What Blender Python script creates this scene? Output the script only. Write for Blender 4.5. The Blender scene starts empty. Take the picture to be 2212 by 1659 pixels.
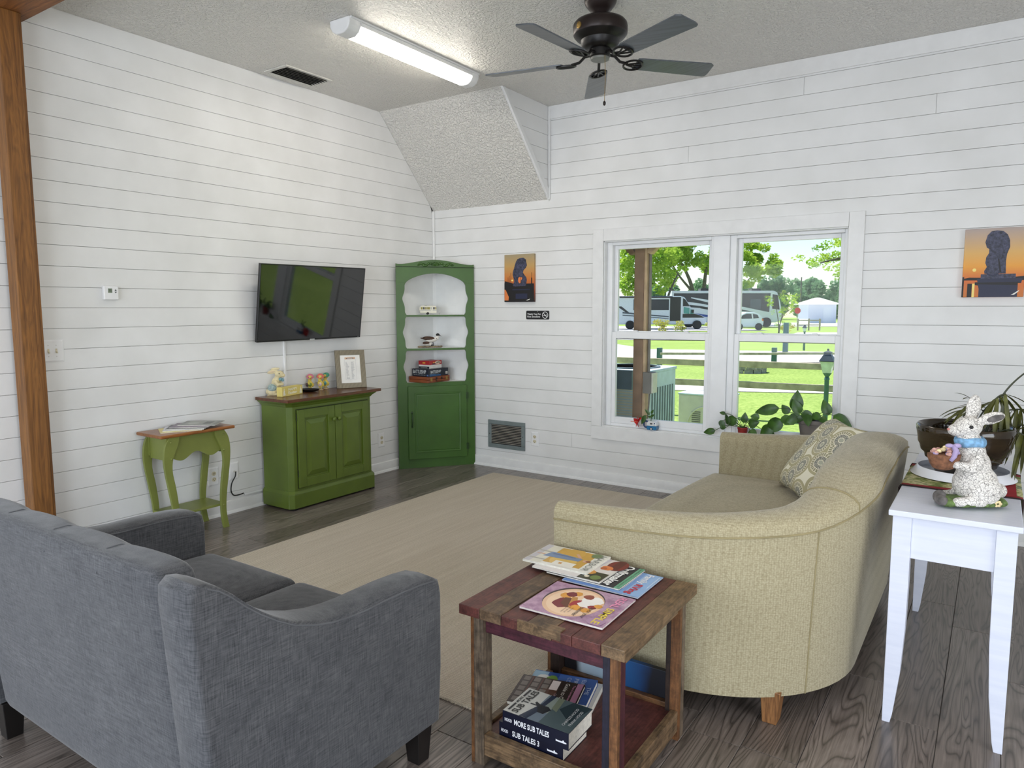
import bpy, bmesh, math, random
from mathutils import Vector, Matrix, noise as mnoise

# ------------------------------------------------------------------ camera, sky, sun, daylight, exposure
SC = bpy.context.scene
COL = SC.collection
PI = math.pi
cam_d = bpy.data.cameras.new('camera')
cam_d.sensor_fit = 'HORIZONTAL'; cam_d.sensor_width = 36.0
cam_d.lens = 1538.45 / 2212 * 36.0
cam_d.clip_start = 0.05; cam_d.clip_end = 600
cam = bpy.data.objects.new('camera', cam_d); COL.objects.link(cam)
_R = Vector((0.82791772, 0.56084659, -0.00183011)); _U = Vector((-0.05761823, 0.08830055, 0.99442604)); _F = Vector((-0.55788205, 0.82319749, -0.10542058))
cam.matrix_world = Matrix(((_R.x, _U.x, -_F.x, 4.36518), (_R.y, _U.y, -_F.y, -5.14939), (_R.z, _U.z, -_F.z, 1.41899), (0, 0, 0, 1)))
SC.camera = cam

world = bpy.data.worlds.new('sky'); SC.world = world; world.use_nodes = True
_nt = world.node_tree; _bg = _nt.nodes['Background']
_sky = _nt.nodes.new('ShaderNodeTexSky'); _sky.sky_type = 'NISHITA'; _sky.sun_disc = False
_sky.sun_elevation = math.radians(62); _sky.sun_rotation = math.radians(285); _sky.air_density = 1.0; _sky.dust_density = 0.3; _sky.ozone_density = 2.0
_nt.links.new(_sky.outputs[0], _bg.inputs[0]); _bg.inputs[1].default_value = 0.115

def light(name, kind, loc, direction, energy, color, sx=1, sy=1, angle=0.0):
    d = bpy.data.lights.new(name, kind); d.energy = energy; d.color = color
    if kind == 'AREA':
        d.shape = 'RECTANGLE'; d.size = sx; d.size_y = sy
    if kind == 'SUN': d.angle = angle
    o = bpy.data.objects.new(name, d); COL.objects.link(o); o.location = loc
    o.rotation_euler = Vector(direction).to_track_quat('-Z', 'Y').to_euler()
    return o
light('sun', 'SUN', (0, 20, 30), (0.42, -0.15, -0.90), 4.6, (1.0, 0.95, 0.86), angle=0.01)
# daylight entering through the openings behind the photographer (they are built further down)
light('daylight_back_window', 'AREA', (1.55, -7.97, 1.35), (0, 1, -0.05), 64, (0.83, 0.90, 1.0), 2.3, 1.7)
light('daylight_back_door', 'AREA', (4.55, -7.97, 1.25), (0, 1, -0.05), 64, (0.83, 0.90, 1.0), 2.2, 2.1)
light('daylight_side_window', 'AREA', (7.17, -4.2, 1.35), (-1, 0, -0.05), 38, (0.92, 0.95, 1.0), 2.2, 1.6)
SC.view_settings.view_transform = 'Standard'; SC.view_settings.look = 'None'
SC.view_settings.gamma = 1.0; SC.view_settings.use_curve_mapping = False
SC.view_settings.exposure = 0.78

# ------------------------------------------------------------------ helpers: materials
def lin(c):
    def f(x):
        x /= 255.0
        return x / 12.92 if x <= 0.04045 else ((x + 0.055) / 1.055) ** 2.4
    return (f(c[0]), f(c[1]), f(c[2]), 1.0)
MATS = {}
class NT:
    """a material's node tree with short hands"""
    def __init__(s, name):
        s.m = bpy.data.materials.new(name); s.m.use_nodes = True; s.t = s.m.node_tree
        s.b = s.t.nodes['Principled BSDF']; s.out = s.t.nodes['Material Output']; MATS[name] = s.m
    def n(s, kind, **kw):
        x = s.t.nodes.new('ShaderNode' + kind)
        for k, v in kw.items(): setattr(x, k, v)
        return x
    def l(s, a, b): s.t.links.new(a, b)
    def coord(s, scale=(1, 1, 1), rot=(0, 0, 0), rnd=False, kind='Object'):
        tc = s.n('TexCoord'); mp = s.n('Mapping'); mp.inputs['Scale'].default_value = scale; mp.inputs['Rotation'].default_value = rot
        src = tc.outputs[kind]
        if rnd:
            oi = s.n('ObjectInfo'); mul = s.n('VectorMath', operation='MULTIPLY'); cx = s.n('CombineXYZ')
            for i in range(3): s.l(oi.outputs['Random'], cx.inputs[i])
            s.l(cx.outputs[0], mul.inputs[0]); mul.inputs[1].default_value = (13.7, 31.1, 57.3)
            add = s.n('VectorMath', operation='ADD'); s.l(src, add.inputs[0]); s.l(mul.outputs[0], add.inputs[1]); src = add.outputs[0]
        s.l(src, mp.inputs['Vector']); return mp.outputs[0]
    def noise(s, vec, scale=5, detail=3, rough=0.5, dist=0.0):
        x = s.n('TexNoise'); x.inputs['Scale'].default_value = scale; x.inputs['Detail'].default_value = detail
        x.inputs['Roughness'].default_value = rough; x.inputs['Distortion'].default_value = dist; s.l(vec, x.inputs['Vector']); return x.outputs['Fac']
    def wave(s, vec, scale=5, dist=0, detail=2, dscale=1, bands='X', kind='BANDS'):
        x = s.n('TexWave'); x.wave_type = kind
        if kind == 'BANDS': x.bands_direction = bands
        x.inputs['Scale'].default_value = scale; x.inputs['Distortion'].default_value = dist; x.inputs['Detail'].default_value = detail; x.inputs['Detail Scale'].default_value = dscale
        s.l(vec, x.inputs['Vector']); return x.outputs['Fac']
    def ramp(s, fac, stops, interp='LINEAR'):
        x = s.n('ValToRGB'); x.color_ramp.interpolation = interp; e = x.color_ramp.elements
        while len(e) < len(stops): e.new(0.5)
        for el, (p, c) in zip(e, stops): el.position = p; el.color = lin(c)
        s.l(fac, x.inputs['Fac']); return x.outputs['Color']
    def mix(s, fac, a, b, mode='MIX'):
        x = s.n('Mix', data_type='RGBA', blend_type=mode)
        for v, i in ((fac, 0), (a, 6), (b, 7)):
            if hasattr(v, 'is_linked'): s.l(v, x.inputs[i])
            else: x.inputs[i].default_value = v
        return x.outputs[2]
    def math(s, op, a, b=0.0, c=None, clamp=False):
        x = s.n('Math', operation=op, use_clamp=clamp)
        for i, v in enumerate((a, b) if c is None else (a, b, c)):
            if hasattr(v, 'is_linked'): s.l(v, x.inputs[i])
            else: x.inputs[i].default_value = v
        return x.outputs[0]
    def color(s, c):
        if hasattr(c, 'is_linked'): s.l(c, s.b.inputs['Base Color'])
        else: s.b.inputs['Base Color'].default_value = lin(c)
    def bump(s, h, strength=0.3, dist=0.002):
        x = s.n('Bump'); x.inputs['Strength'].default_value = strength; x.inputs['Distance'].default_value = dist
        s.l(h, x.inputs['Height']); s.l(x.outputs[0], s.b.inputs['Normal'])
    def set(s, rough=0.5, metal=0.0, spec=0.5):
        s.b.inputs['Roughness'].default_value = rough; s.b.inputs['Metallic'].default_value = metal; s.b.inputs['Specular IOR Level'].default_value = spec
        return s.m
def plain(name, c, rough=0.5, metal=0.0, spec=0.5, var=0.06, vscale=12, bump=0.0, bscale=150, bdist=0.001):
    if name in MATS: return MATS[name]
    t = NT(name); v = t.coord()
    f = t.noise(v, vscale, 3)
    d = tuple(x * (1 - var) for x in c); u = tuple(min(255, x * (1 + var)) for x in c)
    t.color(t.ramp(f, [(0.3, d), (0.7, u)]))
    if bump: t.bump(t.noise(v, bscale, 2), bump, bdist)
    return t.set(rough, metal, spec)
def wood(name, c0, c1, axis='X', scale=1.0, rough=0.5, rnd=False, contrast=(0.3, 0.7), fine=0.35, bump=0.25, blot=0.0):
    """long grain along the axis"""
    if name in MATS: return MATS[name]
    t = NT(name); st = [22 * scale] * 3; st['XYZ'.index(axis)] = 1.6 * scale
    v = t.coord(tuple(st), rnd=rnd); a = t.noise(v, 1.0, 5, 0.6, 0.6)
    v2 = t.coord(tuple(x * 6 for x in st), rnd=rnd); b = t.noise(v2, 1.0, 3, 0.6)
    base = t.ramp(a, [(contrast[0], c0), (contrast[1], c1)])
    col = t.mix(fine, base, t.ramp(b, [(0.35, tuple(x * 0.6 for x in c0)), (0.65, tuple(min(255, x * 1.15) for x in c1))]))
    if blot: col = t.mix(1.0, col, t.ramp(t.noise(t.coord((1, 1, 1)), 26, 5, 0.7), [(0.32, tuple([255 * (1 - blot)] * 3)), (0.6, (255, 255, 255))]), 'MULTIPLY')
    t.color(col)
    t.bump(b, bump, 0.0008)
    return t.set(rough)
def emit(name, c, strength):
    if name in MATS: return MATS[name]
    t = NT(name); t.color(c); t.b.inputs['Emission Color'].default_value = lin(c); t.b.inputs['Emission Strength'].default_value = strength
    return t.set(0.4)

# ------------------------------------------------------------------ helpers: meshes
class MB:
    def __init__(s): s.v = []; s.f = []; s.m = []; s.mi = 0; s.xf = None
    def mat(s, i): s.mi = i; return s
    def add(s, vs, fs):
        n = len(s.v)
        if s.xf is not None: vs = [tuple(s.xf @ Vector(p)) for p in vs]
        s.v += [tuple(p) for p in vs]; s.f += [tuple(n + i for i in f) for f in fs]; s.m += [s.mi] * len(fs); return s
    def box(s, a, b):
        (x0, y0, z0), (x1, y1, z1) = a, b
        return s.add([(x0, y0, z0), (x1, y0, z0), (x1, y1, z0), (x0, y1, z0), (x0, y0, z1), (x1, y0, z1), (x1, y1, z1), (x0, y1, z1)],
                     [(3, 2, 1, 0), (4, 5, 6, 7), (0, 1, 5, 4), (1, 2, 6, 5), (2, 3, 7, 6), (3, 0, 4, 7)])
    def prism(s, poly, axis, a, b):
        """a polygon in the two other axes (in XYZ order) swept from a to b along the axis"""
        i = 'xyz'.index(axis)
        def pt(p, h): q = list(p); q.insert(i, h); return tuple(q)
        n = len(poly)
        return s.add([pt(p, a) for p in poly] + [pt(p, b) for p in poly],
                     [tuple(range(n))[::-1], tuple(range(n, 2 * n))] + [(k, (k + 1) % n, n + (k + 1) % n, n + k) for k in range(n)])
    def lathe(s, prof, seg=24, c=(0, 0, 0), sx=1.0, sy=1.0, cap=True):
        vs = []; fs = []
        for r, z in prof:
            for k in range(seg): a = 2 * PI * k / seg; vs.append((c[0] + r * math.cos(a) * sx, c[1] + r * math.sin(a) * sy, c[2] + z))
        for j in range(len(prof) - 1):
            for k in range(seg): fs.append((j * seg + k, j * seg + (k + 1) % seg, (j + 1) * seg + (k + 1) % seg, (j + 1) * seg + k))
        if cap:
            fs.append(tuple(range(seg))[::-1]); fs.append(tuple((len(prof) - 1) * seg + k for k in range(seg)))
        return s.add(vs, fs)
    def tube(s, path, r, seg=8, cap=True):
        P = [Vector(p) for p in path]; n = len(P); R = r if isinstance(r, (list, tuple)) else [r] * n; vs = []; fs = []
        T = [((P[min(i + 1, n - 1)] - P[max(i - 1, 0)]).normalized()) for i in range(n)]
        up = Vector((0, 0, 1)) if abs(T[0].z) < 0.9 else Vector((1, 0, 0)); N = (up - T[0] * up.dot(T[0])).normalized()
        for i in range(n):
            N = (N - T[i] * N.dot(T[i])); N = N.normalized() if N.length > 1e-6 else T[i].orthogonal().normalized()
            B = T[i].cross(N)
            for k in range(seg): a = 2 * PI * k / seg; vs.append(tuple(P[i] + (N * math.cos(a) + B * math.sin(a)) * R[i]))
        for i in range(n - 1):
            for k in range(seg): fs.append((i * seg + k, i * seg + (k + 1) % seg, (i + 1) * seg + (k + 1) % seg, (i + 1) * seg + k))
        if cap: fs.append(tuple(range(seg))[::-1]); fs.append(tuple((n - 1) * seg + k for k in range(seg)))
        return s.add(vs, fs)
    def ball(s, c, r, seg=14, rings=9, rot=None):
        r = r if isinstance(r, (list, tuple)) else (r, r, r); vs = []; fs = []; M = rot if rot is not None else Matrix.Identity(3); C = Vector(c)
        for j in range(1, rings):
            t = PI * j / rings
            for k in range(seg): a = 2 * PI * k / seg; vs.append(tuple(C + M @ Vector((r[0] * math.sin(t) * math.cos(a), r[1] * math.sin(t) * math.sin(a), r[2] * math.cos(t)))))
        vs += [tuple(C + M @ Vector((0, 0, r[2]))), tuple(C + M @ Vector((0, 0, -r[2])))]; n = len(vs)
        for j in range(rings - 2):
            for k in range(seg): fs.append((j * seg + k, (j + 1) * seg + k, (j + 1) * seg + (k + 1) % seg, j * seg + (k + 1) % seg))
        for k in range(seg): fs.append((n - 2, k, (k + 1) % seg)); fs.append((n - 1, (rings - 2) * seg + (k + 1) % seg, (rings - 2) * seg + k))
        return s.add(vs, fs)
    def grid(s, fn, nu, nv, wu=False, wv=False):
        vs = [tuple(fn(i / nu, j / nv)) for j in range(nv if wv else nv + 1) for i in range(nu if wu else nu + 1)]
        W = nu if wu else nu + 1; H = nv if wv else nv + 1
        return s.add(vs, [(j * W + i, j * W + (i + 1) % W, ((j + 1) % H) * W + (i + 1) % W, ((j + 1) % H) * W + i) for j in range(nv) for i in range(nu)])
    def loft(s, rings, cap=True, closed=True):
        n = len(rings[0]); vs = [p for r in rings for p in r]; fs = []
        for j in range(len(rings) - 1):
            for k in range(n if closed else n - 1): fs.append((j * n + k, j * n + (k + 1) % n, (j + 1) * n + (k + 1) % n, (j + 1) * n + k))
        if cap: fs.append(tuple(range(n))[::-1]); fs.append(tuple((len(rings) - 1) * n + k for k in range(n)))
        return s.add(vs, fs)
    def mesh(s, name, mats, bevel=0.0, seg=2, smooth=False, fix=True):
        me = bpy.data.meshes.new(name); me.from_pydata(s.v, [], s.f)
        for m in (mats if isinstance(mats, (list, tuple)) else [mats]): me.materials.append(MATS[m] if isinstance(m, str) else m)
        if any(s.m): me.polygons.foreach_set('material_index', s.m)
        if bevel or fix:
            bm = bmesh.new(); bm.from_mesh(me)
            if fix: bmesh.ops.recalc_face_normals(bm, faces=bm.faces)
            if bevel:
                ed = [e for e in bm.edges if len(e.link_faces) == 2 and e.calc_face_angle(0) > 0.5]
                bmesh.ops.bevel(bm, geom=ed, offset=bevel, segments=seg, profile=0.5, affect='EDGES', clamp_overlap=True)
            bm.to_mesh(me); bm.free()
        if smooth:
            me.polygons.foreach_set('use_smooth', [True] * len(me.polygons))
            if smooth != 'all': me.set_sharp_from_angle(angle=math.radians(38 if smooth is True else smooth))
        me.update(); return me
def tag(o, label=None, cat=None, group=None, kind=None):
    for k, v in (('label', label), ('category', cat), ('group', group), ('kind', kind)):
        if v: o[k] = v
    return o
def link(name, me, parent=None, loc=None):
    o = bpy.data.objects.new(name, me); COL.objects.link(o)
    if parent is not None:
        o.parent = parent
        if loc is not None: o.location = loc
        elif parent.get('_w') is None and parent.type == 'EMPTY': pass
    return o
WORLD = {}
def thing(name, label, cat, loc=(0, 0, 0), rotz=0.0, group=None, local=False):
    """an Empty at the thing's base; its parts are given in world coordinates unless local"""
    o = bpy.data.objects.new(name, None); COL.objects.link(o); o.empty_display_size = 0.05
    o.location = loc; o.rotation_euler = (0, 0, rotz)
    if not local: WORLD[o.name] = Vector(loc)
    return tag(o, label, cat, group)
def part(name, mb, mat, parent, bevel=0.0, seg=2, smooth=False, label=None, kind=None, fix=True):
    me = mb if isinstance(mb, bpy.types.Mesh) else mb.mesh(name, mat, bevel, seg, smooth, fix)
    o = link(name, me, parent)
    if parent.name in WORLD: o.location = -WORLD[parent.name]
    return tag(o, label, kind=kind)
def solo(name, mb, mat, label, cat, bevel=0.0, seg=2, smooth=False, group=None, kind=None, fix=True):
    """a thing that is one mesh; its origin is moved to the middle of its base"""
    me = mb.mesh(name, mat, bevel, seg, smooth, fix) if isinstance(mb, MB) else mb
    xs = [v.co for v in me.vertices]; lo = [min(p[i] for p in xs) for i in range(3)]; hi = [max(p[i] for p in xs) for i in range(3)]
    c = Vector(((lo[0] + hi[0]) / 2, (lo[1] + hi[1]) / 2, lo[2])); me.transform(Matrix.Translation(-c))
    o = link(name, me); o.location = c; WORLD[o.name] = c
    return tag(o, label, cat, group, kind)
def struct(name, mb, mat, bevel=0.0, seg=2, smooth=False, label=None):
    o = link(name, mb.mesh(name, mat, bevel, seg, smooth) if mb is not None else None)
    if mb is None: o.empty_display_size = 0.1
    return tag(o, label, kind='structure')
def copy_tree(o, parent=None):
    c = o.copy(); COL.objects.link(c)
    if parent is not None: c.parent = parent
    for ch in o.children: copy_tree(ch, c)
    return c
TXT = {}
def text_mesh(s, size=1.0, align='CENTER', bold=0.0, depth=0.0, shear=0.0, wide=1.0):
    """lettering as flat mesh in its own XY plane, centred on its height"""
    cu = bpy.data.curves.new('lettering', 'FONT'); cu.body = s; cu.size = size; cu.align_x = align; cu.align_y = 'CENTER'; cu.extrude = depth; cu.offset = bold; cu.shear = shear
    cu.resolution_u = 3
    ob = bpy.data.objects.new('lettering', cu); me = ob.to_mesh()
    r = MB(); r.v = [(v.co.x * wide, v.co.y, v.co.z) for v in me.vertices]; r.f = [tuple(p.vertices) for p in me.polygons]; r.m = [0] * len(r.f)
    ob.to_mesh_clear(); bpy.data.objects.remove(ob); bpy.data.curves.remove(cu); return r
def frame(o, x, y, fit=None):
    """matrix whose X axis is x, Y axis is y, at o"""
    x = Vector(x).normalized(); y = Vector(y); y = (y - x * y.dot(x)).normalized(); z = x.cross(y)
    return Matrix(((x.x, y.x, z.x, o[0]), (x.y, y.y, z.y, o[1]), (x.z, y.z, z.z, o[2]), (0, 0, 0, 1)))
def lettering(name, s, size, M, mat, parent, align='CENTER', bold=0.0, width=None, shear=0.0):
    t = text_mesh(s, size, align, bold, shear=shear)
    if width:
        w = max(p[0] for p in t.v) - min(p[0] for p in t.v); k = width / w; t.v = [(p[0] * k, p[1], p[2]) for p in t.v]
    t.v = [tuple(M @ Vector(p)) for p in t.v]
    return part(name, t, mat, parent, fix=False)
def flat(poly, M, z=0.0):
    """flat print: a polygon in the frame M"""
    b = MB(); b.add([tuple(M @ Vector((p[0], p[1], z))) for p in poly], [tuple(range(len(poly)))]); return b
def flats(polys, M, z=0.0):
    b = MB()
    for i, (mi, poly) in enumerate(polys):
        b.mat(mi); b.add([tuple(M @ Vector((p[0], p[1], z + i * 0.00006))) for p in poly], [tuple(range(len(poly)))])
    return b
def ell(cx, cy, rx, ry, n=28, a0=0.0, a1=2 * PI):
    full = abs(a1 - a0 - 2 * PI) < 1e-6
    return [(cx + rx * math.cos(a0 + (a1 - a0) * k / (n if full else n - 1)), cy + ry * math.sin(a0 + (a1 - a0) * k / (n if full else n - 1))) for k in range(n)]
def rc(x0, y0, x1, y1): return [(x0, y0), (x1, y0), (x1, y1), (x0, y1)]
def spline(pts, n=8):
    """Catmull-Rom through the points"""
    P = [Vector(p) for p in pts]; out = []
    for i in range(len(P) - 1):
        a = P[max(i - 1, 0)]; b = P[i]; c = P[i + 1]; d = P[min(i + 2, len(P) - 1)]
        for k in range(n):
            t = k / n; out.append(0.5 * ((2 * b) + (c - a) * t + (2 * a - 5 * b + 4 * c - d) * t * t + (3 * b - a - 3 * c + d) * t ** 3))
    out.append(P[-1]); return out
def remesh(o, voxel, smooth=4):
    m = o.modifiers.new('union', 'REMESH'); m.mode = 'VOXEL'; m.voxel_size = voxel; m.use_smooth_shade = True
    if smooth: k = o.modifiers.new('soften', 'SMOOTH'); k.factor = 0.5; k.iterations = smooth
    return o
# ------------------------------------------------------------------ the room
H = 3.055; D = 0.1165; RX = 7.2; RY = -8.0
def zl(i): return (26.25 - i) * D
t = NT('white_board'); v = t.coord((1, 1, 1)); t.color(t.ramp(t.noise(v, 3.0, 4), [(0.3, (225, 225, 223)), (0.7, (236, 236, 235))]))
t.bump(t.noise(t.coord((60, 60, 200)), 1.0, 3), 0.10, 0.0006); t.set(0.42)
t = NT('ceiling_texture'); v = t.coord(); a = t.noise(v, 62, 2, 0.5, 0.4); b = t.noise(v, 150, 2)
t.color((230, 227, 220)); t.bump(t.math('ADD', t.ramp(a, [(0.42, (0, 0, 0)), (0.62, (255, 255, 255))]), t.math('MULTIPLY', b, 0.4)), 1.0, 0.0065); t.set(0.42)
plain('white_trim', (232, 232, 231), 0.38, var=0.015); plain('gap_dark', (128, 126, 122), 0.9)
plain('plaster_back', (225, 224, 220), 0.8, var=0.02)
# laminate planks
t = NT('laminate'); oi = t.n('ObjectInfo')
v = t.coord((9, 0.9, 9), rnd=True); w = t.noise(v, 1.0, 2, 0.45, 0.9); ringv = t.math('FRACT', t.math('MULTIPLY', w, 9.0))
ring = t.math('PINGPONG', t.math('MULTIPLY', w, 16.0), 0.5)
fine = t.noise(t.coord((130, 4.0, 130), rnd=True), 1.0, 3, 0.6)
base = t.ramp(oi.outputs['Random'], [(0.0, (122, 111, 103)), (0.5, (137, 126, 118)), (1.0, (152, 140, 132))])
g1 = t.ramp(ring, [(0.0, (140, 138, 136)), (0.16, (225, 224, 223)), (0.5, (255, 255, 255))])
g2 = t.ramp(fine, [(0.3, (178, 176, 174)), (0.7, (255, 255, 255))])
t.color(t.mix(0.75, t.mix(0.85, base, g1, 'MULTIPLY'), g2, 'MULTIPLY')); t.bump(fine, 0.25, 0.0006); t.set(0.30, spec=0.5)
t.b.inputs['Coat Weight'].default_value = 0.15; t.b.inputs['Coat Roughness'].default_value = 0.25

fl = struct('floor', MB().box((-0.2, RY, -0.12), (RX, 0.15, -0.006)), 'gap_dark')
random.seed(4)
PW = 0.1755; PL = 1.215; plank_cache = {}
def plank(x0, y0, x1, y1):
    k = (round(x1 - x0, 4), round(y1 - y0, 4))
    if k not in plank_cache:
        b = MB(); w, l = k; e = 0.0011; h = -0.0012
        b.add([(e, e, -0.006), (w - e, e, -0.006), (w - e, l - e, -0.006), (e, l - e, -0.006), (e, e, h), (w - e, e, h), (w - e, l - e, h), (e, l - e, h), (e + .001, e + .001, 0), (w - e - .001, e + .001, 0), (w - e - .001, l - e - .001, 0), (e + .001, l - e - .001, 0)],
              [(8, 9, 10, 11), (4, 5, 9, 8), (5, 6, 10, 9), (6, 7, 11, 10), (7, 4, 8, 11), (0, 1, 5, 4), (1, 2, 6, 5), (2, 3, 7, 6), (3, 0, 4, 7)])
        plank_cache[k] = b.mesh('plank', 'laminate')
    o = link('plank', plank_cache[k], fl); o.location = (x0, y0, 0)
known = {20: -2.93, 21: -2.923, 22: -2.223, 23: -2.473, 24: -1.515}
npl = 0
for k in range(-1, 41):
    x0 = 0.069 + k * PW; x1 = x0 + PW
    x0 = max(x0, 0.0); x1 = min(x1, RX)
    off = known.get(k, -random.random() * PL)
    ys = [off + j * PL for j in range(-9, 9)]; lo = -5.6 if x1 < 5.4 else RY
    if x0 > 5.4: continue
    cuts = [lo] + [y for y in ys if lo + 0.12 < y < -0.08] + [0.0]
    for a, b in zip(cuts, cuts[1:]): plank(x0, a, x1, b); npl += 1
b = MB(); b.box((0, RY, -0.006), (5.5, -5.6, 0)); b.box((5.5, RY, -0.006), (RX, 0, 0)); part('plain_planking', b, 'laminate', fl)

# walls: shiplap boards, each a board of its own in front of a dark gap
wl = struct('wall_left', MB().box((-0.16, RY, -0.1), (-0.014, 0.0, H + 0.1)), 'gap_dark')
SL0 = (-0.675, H); SL1 = (0.0, 2.313)      # where the sloped soffit meets the left wall (y, z)
def slope_y(z): return SL0[0] + (SL0[1] - z) / (SL0[1] - SL1[1]) * (SL1[0] - SL0[0])
def board_poly(y0, y1a, y1b, z0, z1, mat='white_board'):
    return MB().prism([(y0, z0), (y1a, z0), (y1b, z1), (y0, z1)], 'x', -0.013, 0.0)
random.seed(11)
G = 0.0009
for i in range(0, 26):
    z1 = min(zl(i), H) - (G if i else 0); z0 = zl(i + 1) + G if i < 25 else 0.0
    ya = min(0.0, slope_y(z0)) if z0 > SL1[1] else 0.0; yb = min(0.0, slope_y(z1)) if z1 > SL1[1] else 0.0
    joint = -3.62 - random.random() * 1.5
    for y0, y1a, y1b in ((joint + .0006, ya, yb), (RY, joint - .0006, joint - .0006)):
        part('board', board_poly(y0, y1a, y1b, z0, z1), 'white_board', wl, bevel=0.0012, seg=1)
OX0, OX1, OZ0, OZ1 = 1.755, 3.54, 0.467, 1.95       # window opening
b = MB()
for a0, a1 in (((-0.16, 0.014, -0.1), (OX0, 0.16, H + 0.1)), ((OX1, 0.014, -0.1), (RX, 0.16, H + 0.1)), ((OX0, 0.014, -0.1), (OX1, 0.16, OZ0)), ((OX0, 0.014, OZ1), (OX1, 0.16, H + 0.1))): b.box(a0, a1)
wb = struct('wall_window', b, 'gap_dark')
joints = {1: [3.22], 3: [3.989], 4: [2.435], 23: [1.479], 2: [4.9], 6: [5.0], 8: [4.75], 12: [4.6], 15: [5.2], 18: [4.65]}
SX = 1.245
for i in range(0, 26):
    z1 = min(zl(i), H) - (G if i else 0); z0 = zl(i + 1) + G if i < 25 else 0.0
    xs0 = SX if z1 > SL1[1] + 0.06 else 0.0
    segs = []
    if z1 <= OZ0 or z0 >= OZ1: segs = [(xs0, RX, z0, z1)]
    else:
        segs = [(xs0, OX0, z0, z1), (OX1, RX, z0, z1)]
        if z0 < OZ0: segs.append((OX0, OX1, z0, OZ0))
        if z1 > OZ1: segs.append((OX0, OX1, OZ1, z1))
    for a, c, q0, q1 in segs:
        cuts = [a] + [j for j in joints.get(i, []) if a < j < c] + [c]
        for s0, s1 in zip(cuts, cuts[1:]):
            part('board', MB().box((s0 + (.0006 if s0 > a else 0), 0, q0), (s1 - (.0006 if s1 < c else 0), 0.013, q1)), 'white_board', wb, bevel=0.0012, seg=1)
part('top_trim', MB().box((SX, -0.012, zl(1) + 0.012), (RX, -0.0002, H)), 'white_trim', wb, bevel=0.002)
# sloped soffit wedge in the corner
so = struct('ceiling_soffit', MB().prism([(SL0[0], H), (0.0, SL1[1]), (0.0, H)], 'x', 0.0, SX - 0.013), 'ceiling_texture')
for i in range(0, 8):
    z1 = min(zl(i), H) - (G if i else 0); z0 = max(zl(i + 1) + G, SL1[1])
    if z1 <= z0: continue
    part('board', MB().prism([(slope_y(z0), z0), (0, z0), (0, z1), (slope_y(z1), z1)], 'x', SX - 0.0129, SX), 'white_board', so, bevel=0.0012, seg=1)
n = Vector((0, SL1[1] - H, -(0 - SL0[0]))).normalized()
d = Vector((0, 0 - SL0[0], SL1[1] - H)); L = d.length; d.normalize(); perp = Vector((0, d.z, -d.y))
P0 = Vector((0, SL0[0], H)); b = MB(); w = 0.045
poly = [P0 + perp * 0.008, P0 + d * (L + 0.03) + perp * 0.008, P0 + d * (L + 0.03) - perp * w, P0 - perp * w]
b.prism([(p.y, min(p.z, H)) for p in poly], 'x', SX - 0.002, SX + 0.014); struct('trim_1', b, 'white_trim', bevel=0.003)
b = MB(); b.box((SX, -0.02, SL1[1]), (SX + 0.02, 0, H)); struct('trim_2', b, 'white_trim', bevel=0.006, seg=3)
b = MB(); b.box((0, -0.022, 0.02), (0.022, 0, SL1[1])); struct('trim_3', b, 'white_trim', bevel=0.008, seg=3)
# ceiling with room for nothing but its own texture
struct('ceiling', MB().box((-0.16, RY - .1, H), (RX + .1, 0.16, H + 0.1)), 'ceiling_texture')
# baseboards with shoe moulding
for nm, f in (('baseboard_left', lambda p: ('y', [(x, z) for x, z in p], RY, 0.0)), ('baseboard_window', lambda p: ('x', [(-x, z) for x, z in p], 0.0, RX))):
    ax, pl, a0, a1 = f([(0, 0), (0.028, 0), (0.027, 0.009), (0.021, 0.018), (0.0145, 0.021), (0.0145, 0.078), (0.011, 0.086), (0, 0.09)])
    struct(nm, MB().prism(pl, ax, a0, a1), 'white_trim', smooth=30)
# walls behind the camera, with the openings the daylight comes through
b = MB()
for a0, a1 in (((-.16, RY - .15, -.1), (0.35, RY, H)), ((2.75, RY - .15, -.1), (3.4, RY, H)), ((5.7, RY - .15, -.1), (RX, RY, H)), ((.35, RY - .15, -.1), (2.75, RY, .45)), ((.35, RY - .15, 2.25), (2.75, RY, H)), ((3.4, RY - .15, 2.35), (5.7, RY, H))): b.box(a0, a1)
struct('wall_back', b, 'plaster_back')
b = MB()
for a0, a1 in (((RX, RY, -.1), (RX + .15, -5.4, H)), ((RX, -3.0, -.1), (RX + .15, .16, H)), ((RX, -5.4, -.1), (RX + .15, -3.0, .5)), ((RX, -5.4, 2.2), (RX + .15, -3.0, H))): b.box(a0, a1)
struct('wall_right', b, 'plaster_back')

# ------------------------------------------------------------------ the window
t = NT('window_glass'); tr = t.n('BsdfTransparent'); gl = t.n('BsdfGlossy'); gl.inputs['Roughness'].default_value = 0.01; tr.inputs[0].default_value = (0.97, 0.985, 0.98, 1)
fr = t.n('Fresnel'); fr.inputs[0].default_value = 1.18; mx = t.n('MixShader'); t.l(fr.outputs[0], mx.inputs[0]); t.l(tr.outputs[0], mx.inputs[1]); t.l(gl.outputs[0], mx.inputs[2]); t.l(mx.outputs[0], t.out.inputs[0])
plain('vinyl', (236, 237, 238), 0.32, var=0.01); plain('gasket', (70, 72, 74), 0.6)
b = MB(); CX0, CX1, CZ0, CZ1 = 1.668, 3.63, 0.362, 2.04
b.box((CX0, -0.018, OZ0), (OX0 + .004, 0.0, CZ1)); b.box((OX1 - .004, -0.018, OZ0), (CX1, 0.0, CZ1)); b.box((OX0 + .004, -0.018, OZ1 - .004), (OX1 - .004, 0.0, CZ1))
b.box((CX0, -0.02, CZ0), (CX1, 0.0, OZ0)); 
win = struct('window_1', None, None)
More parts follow.
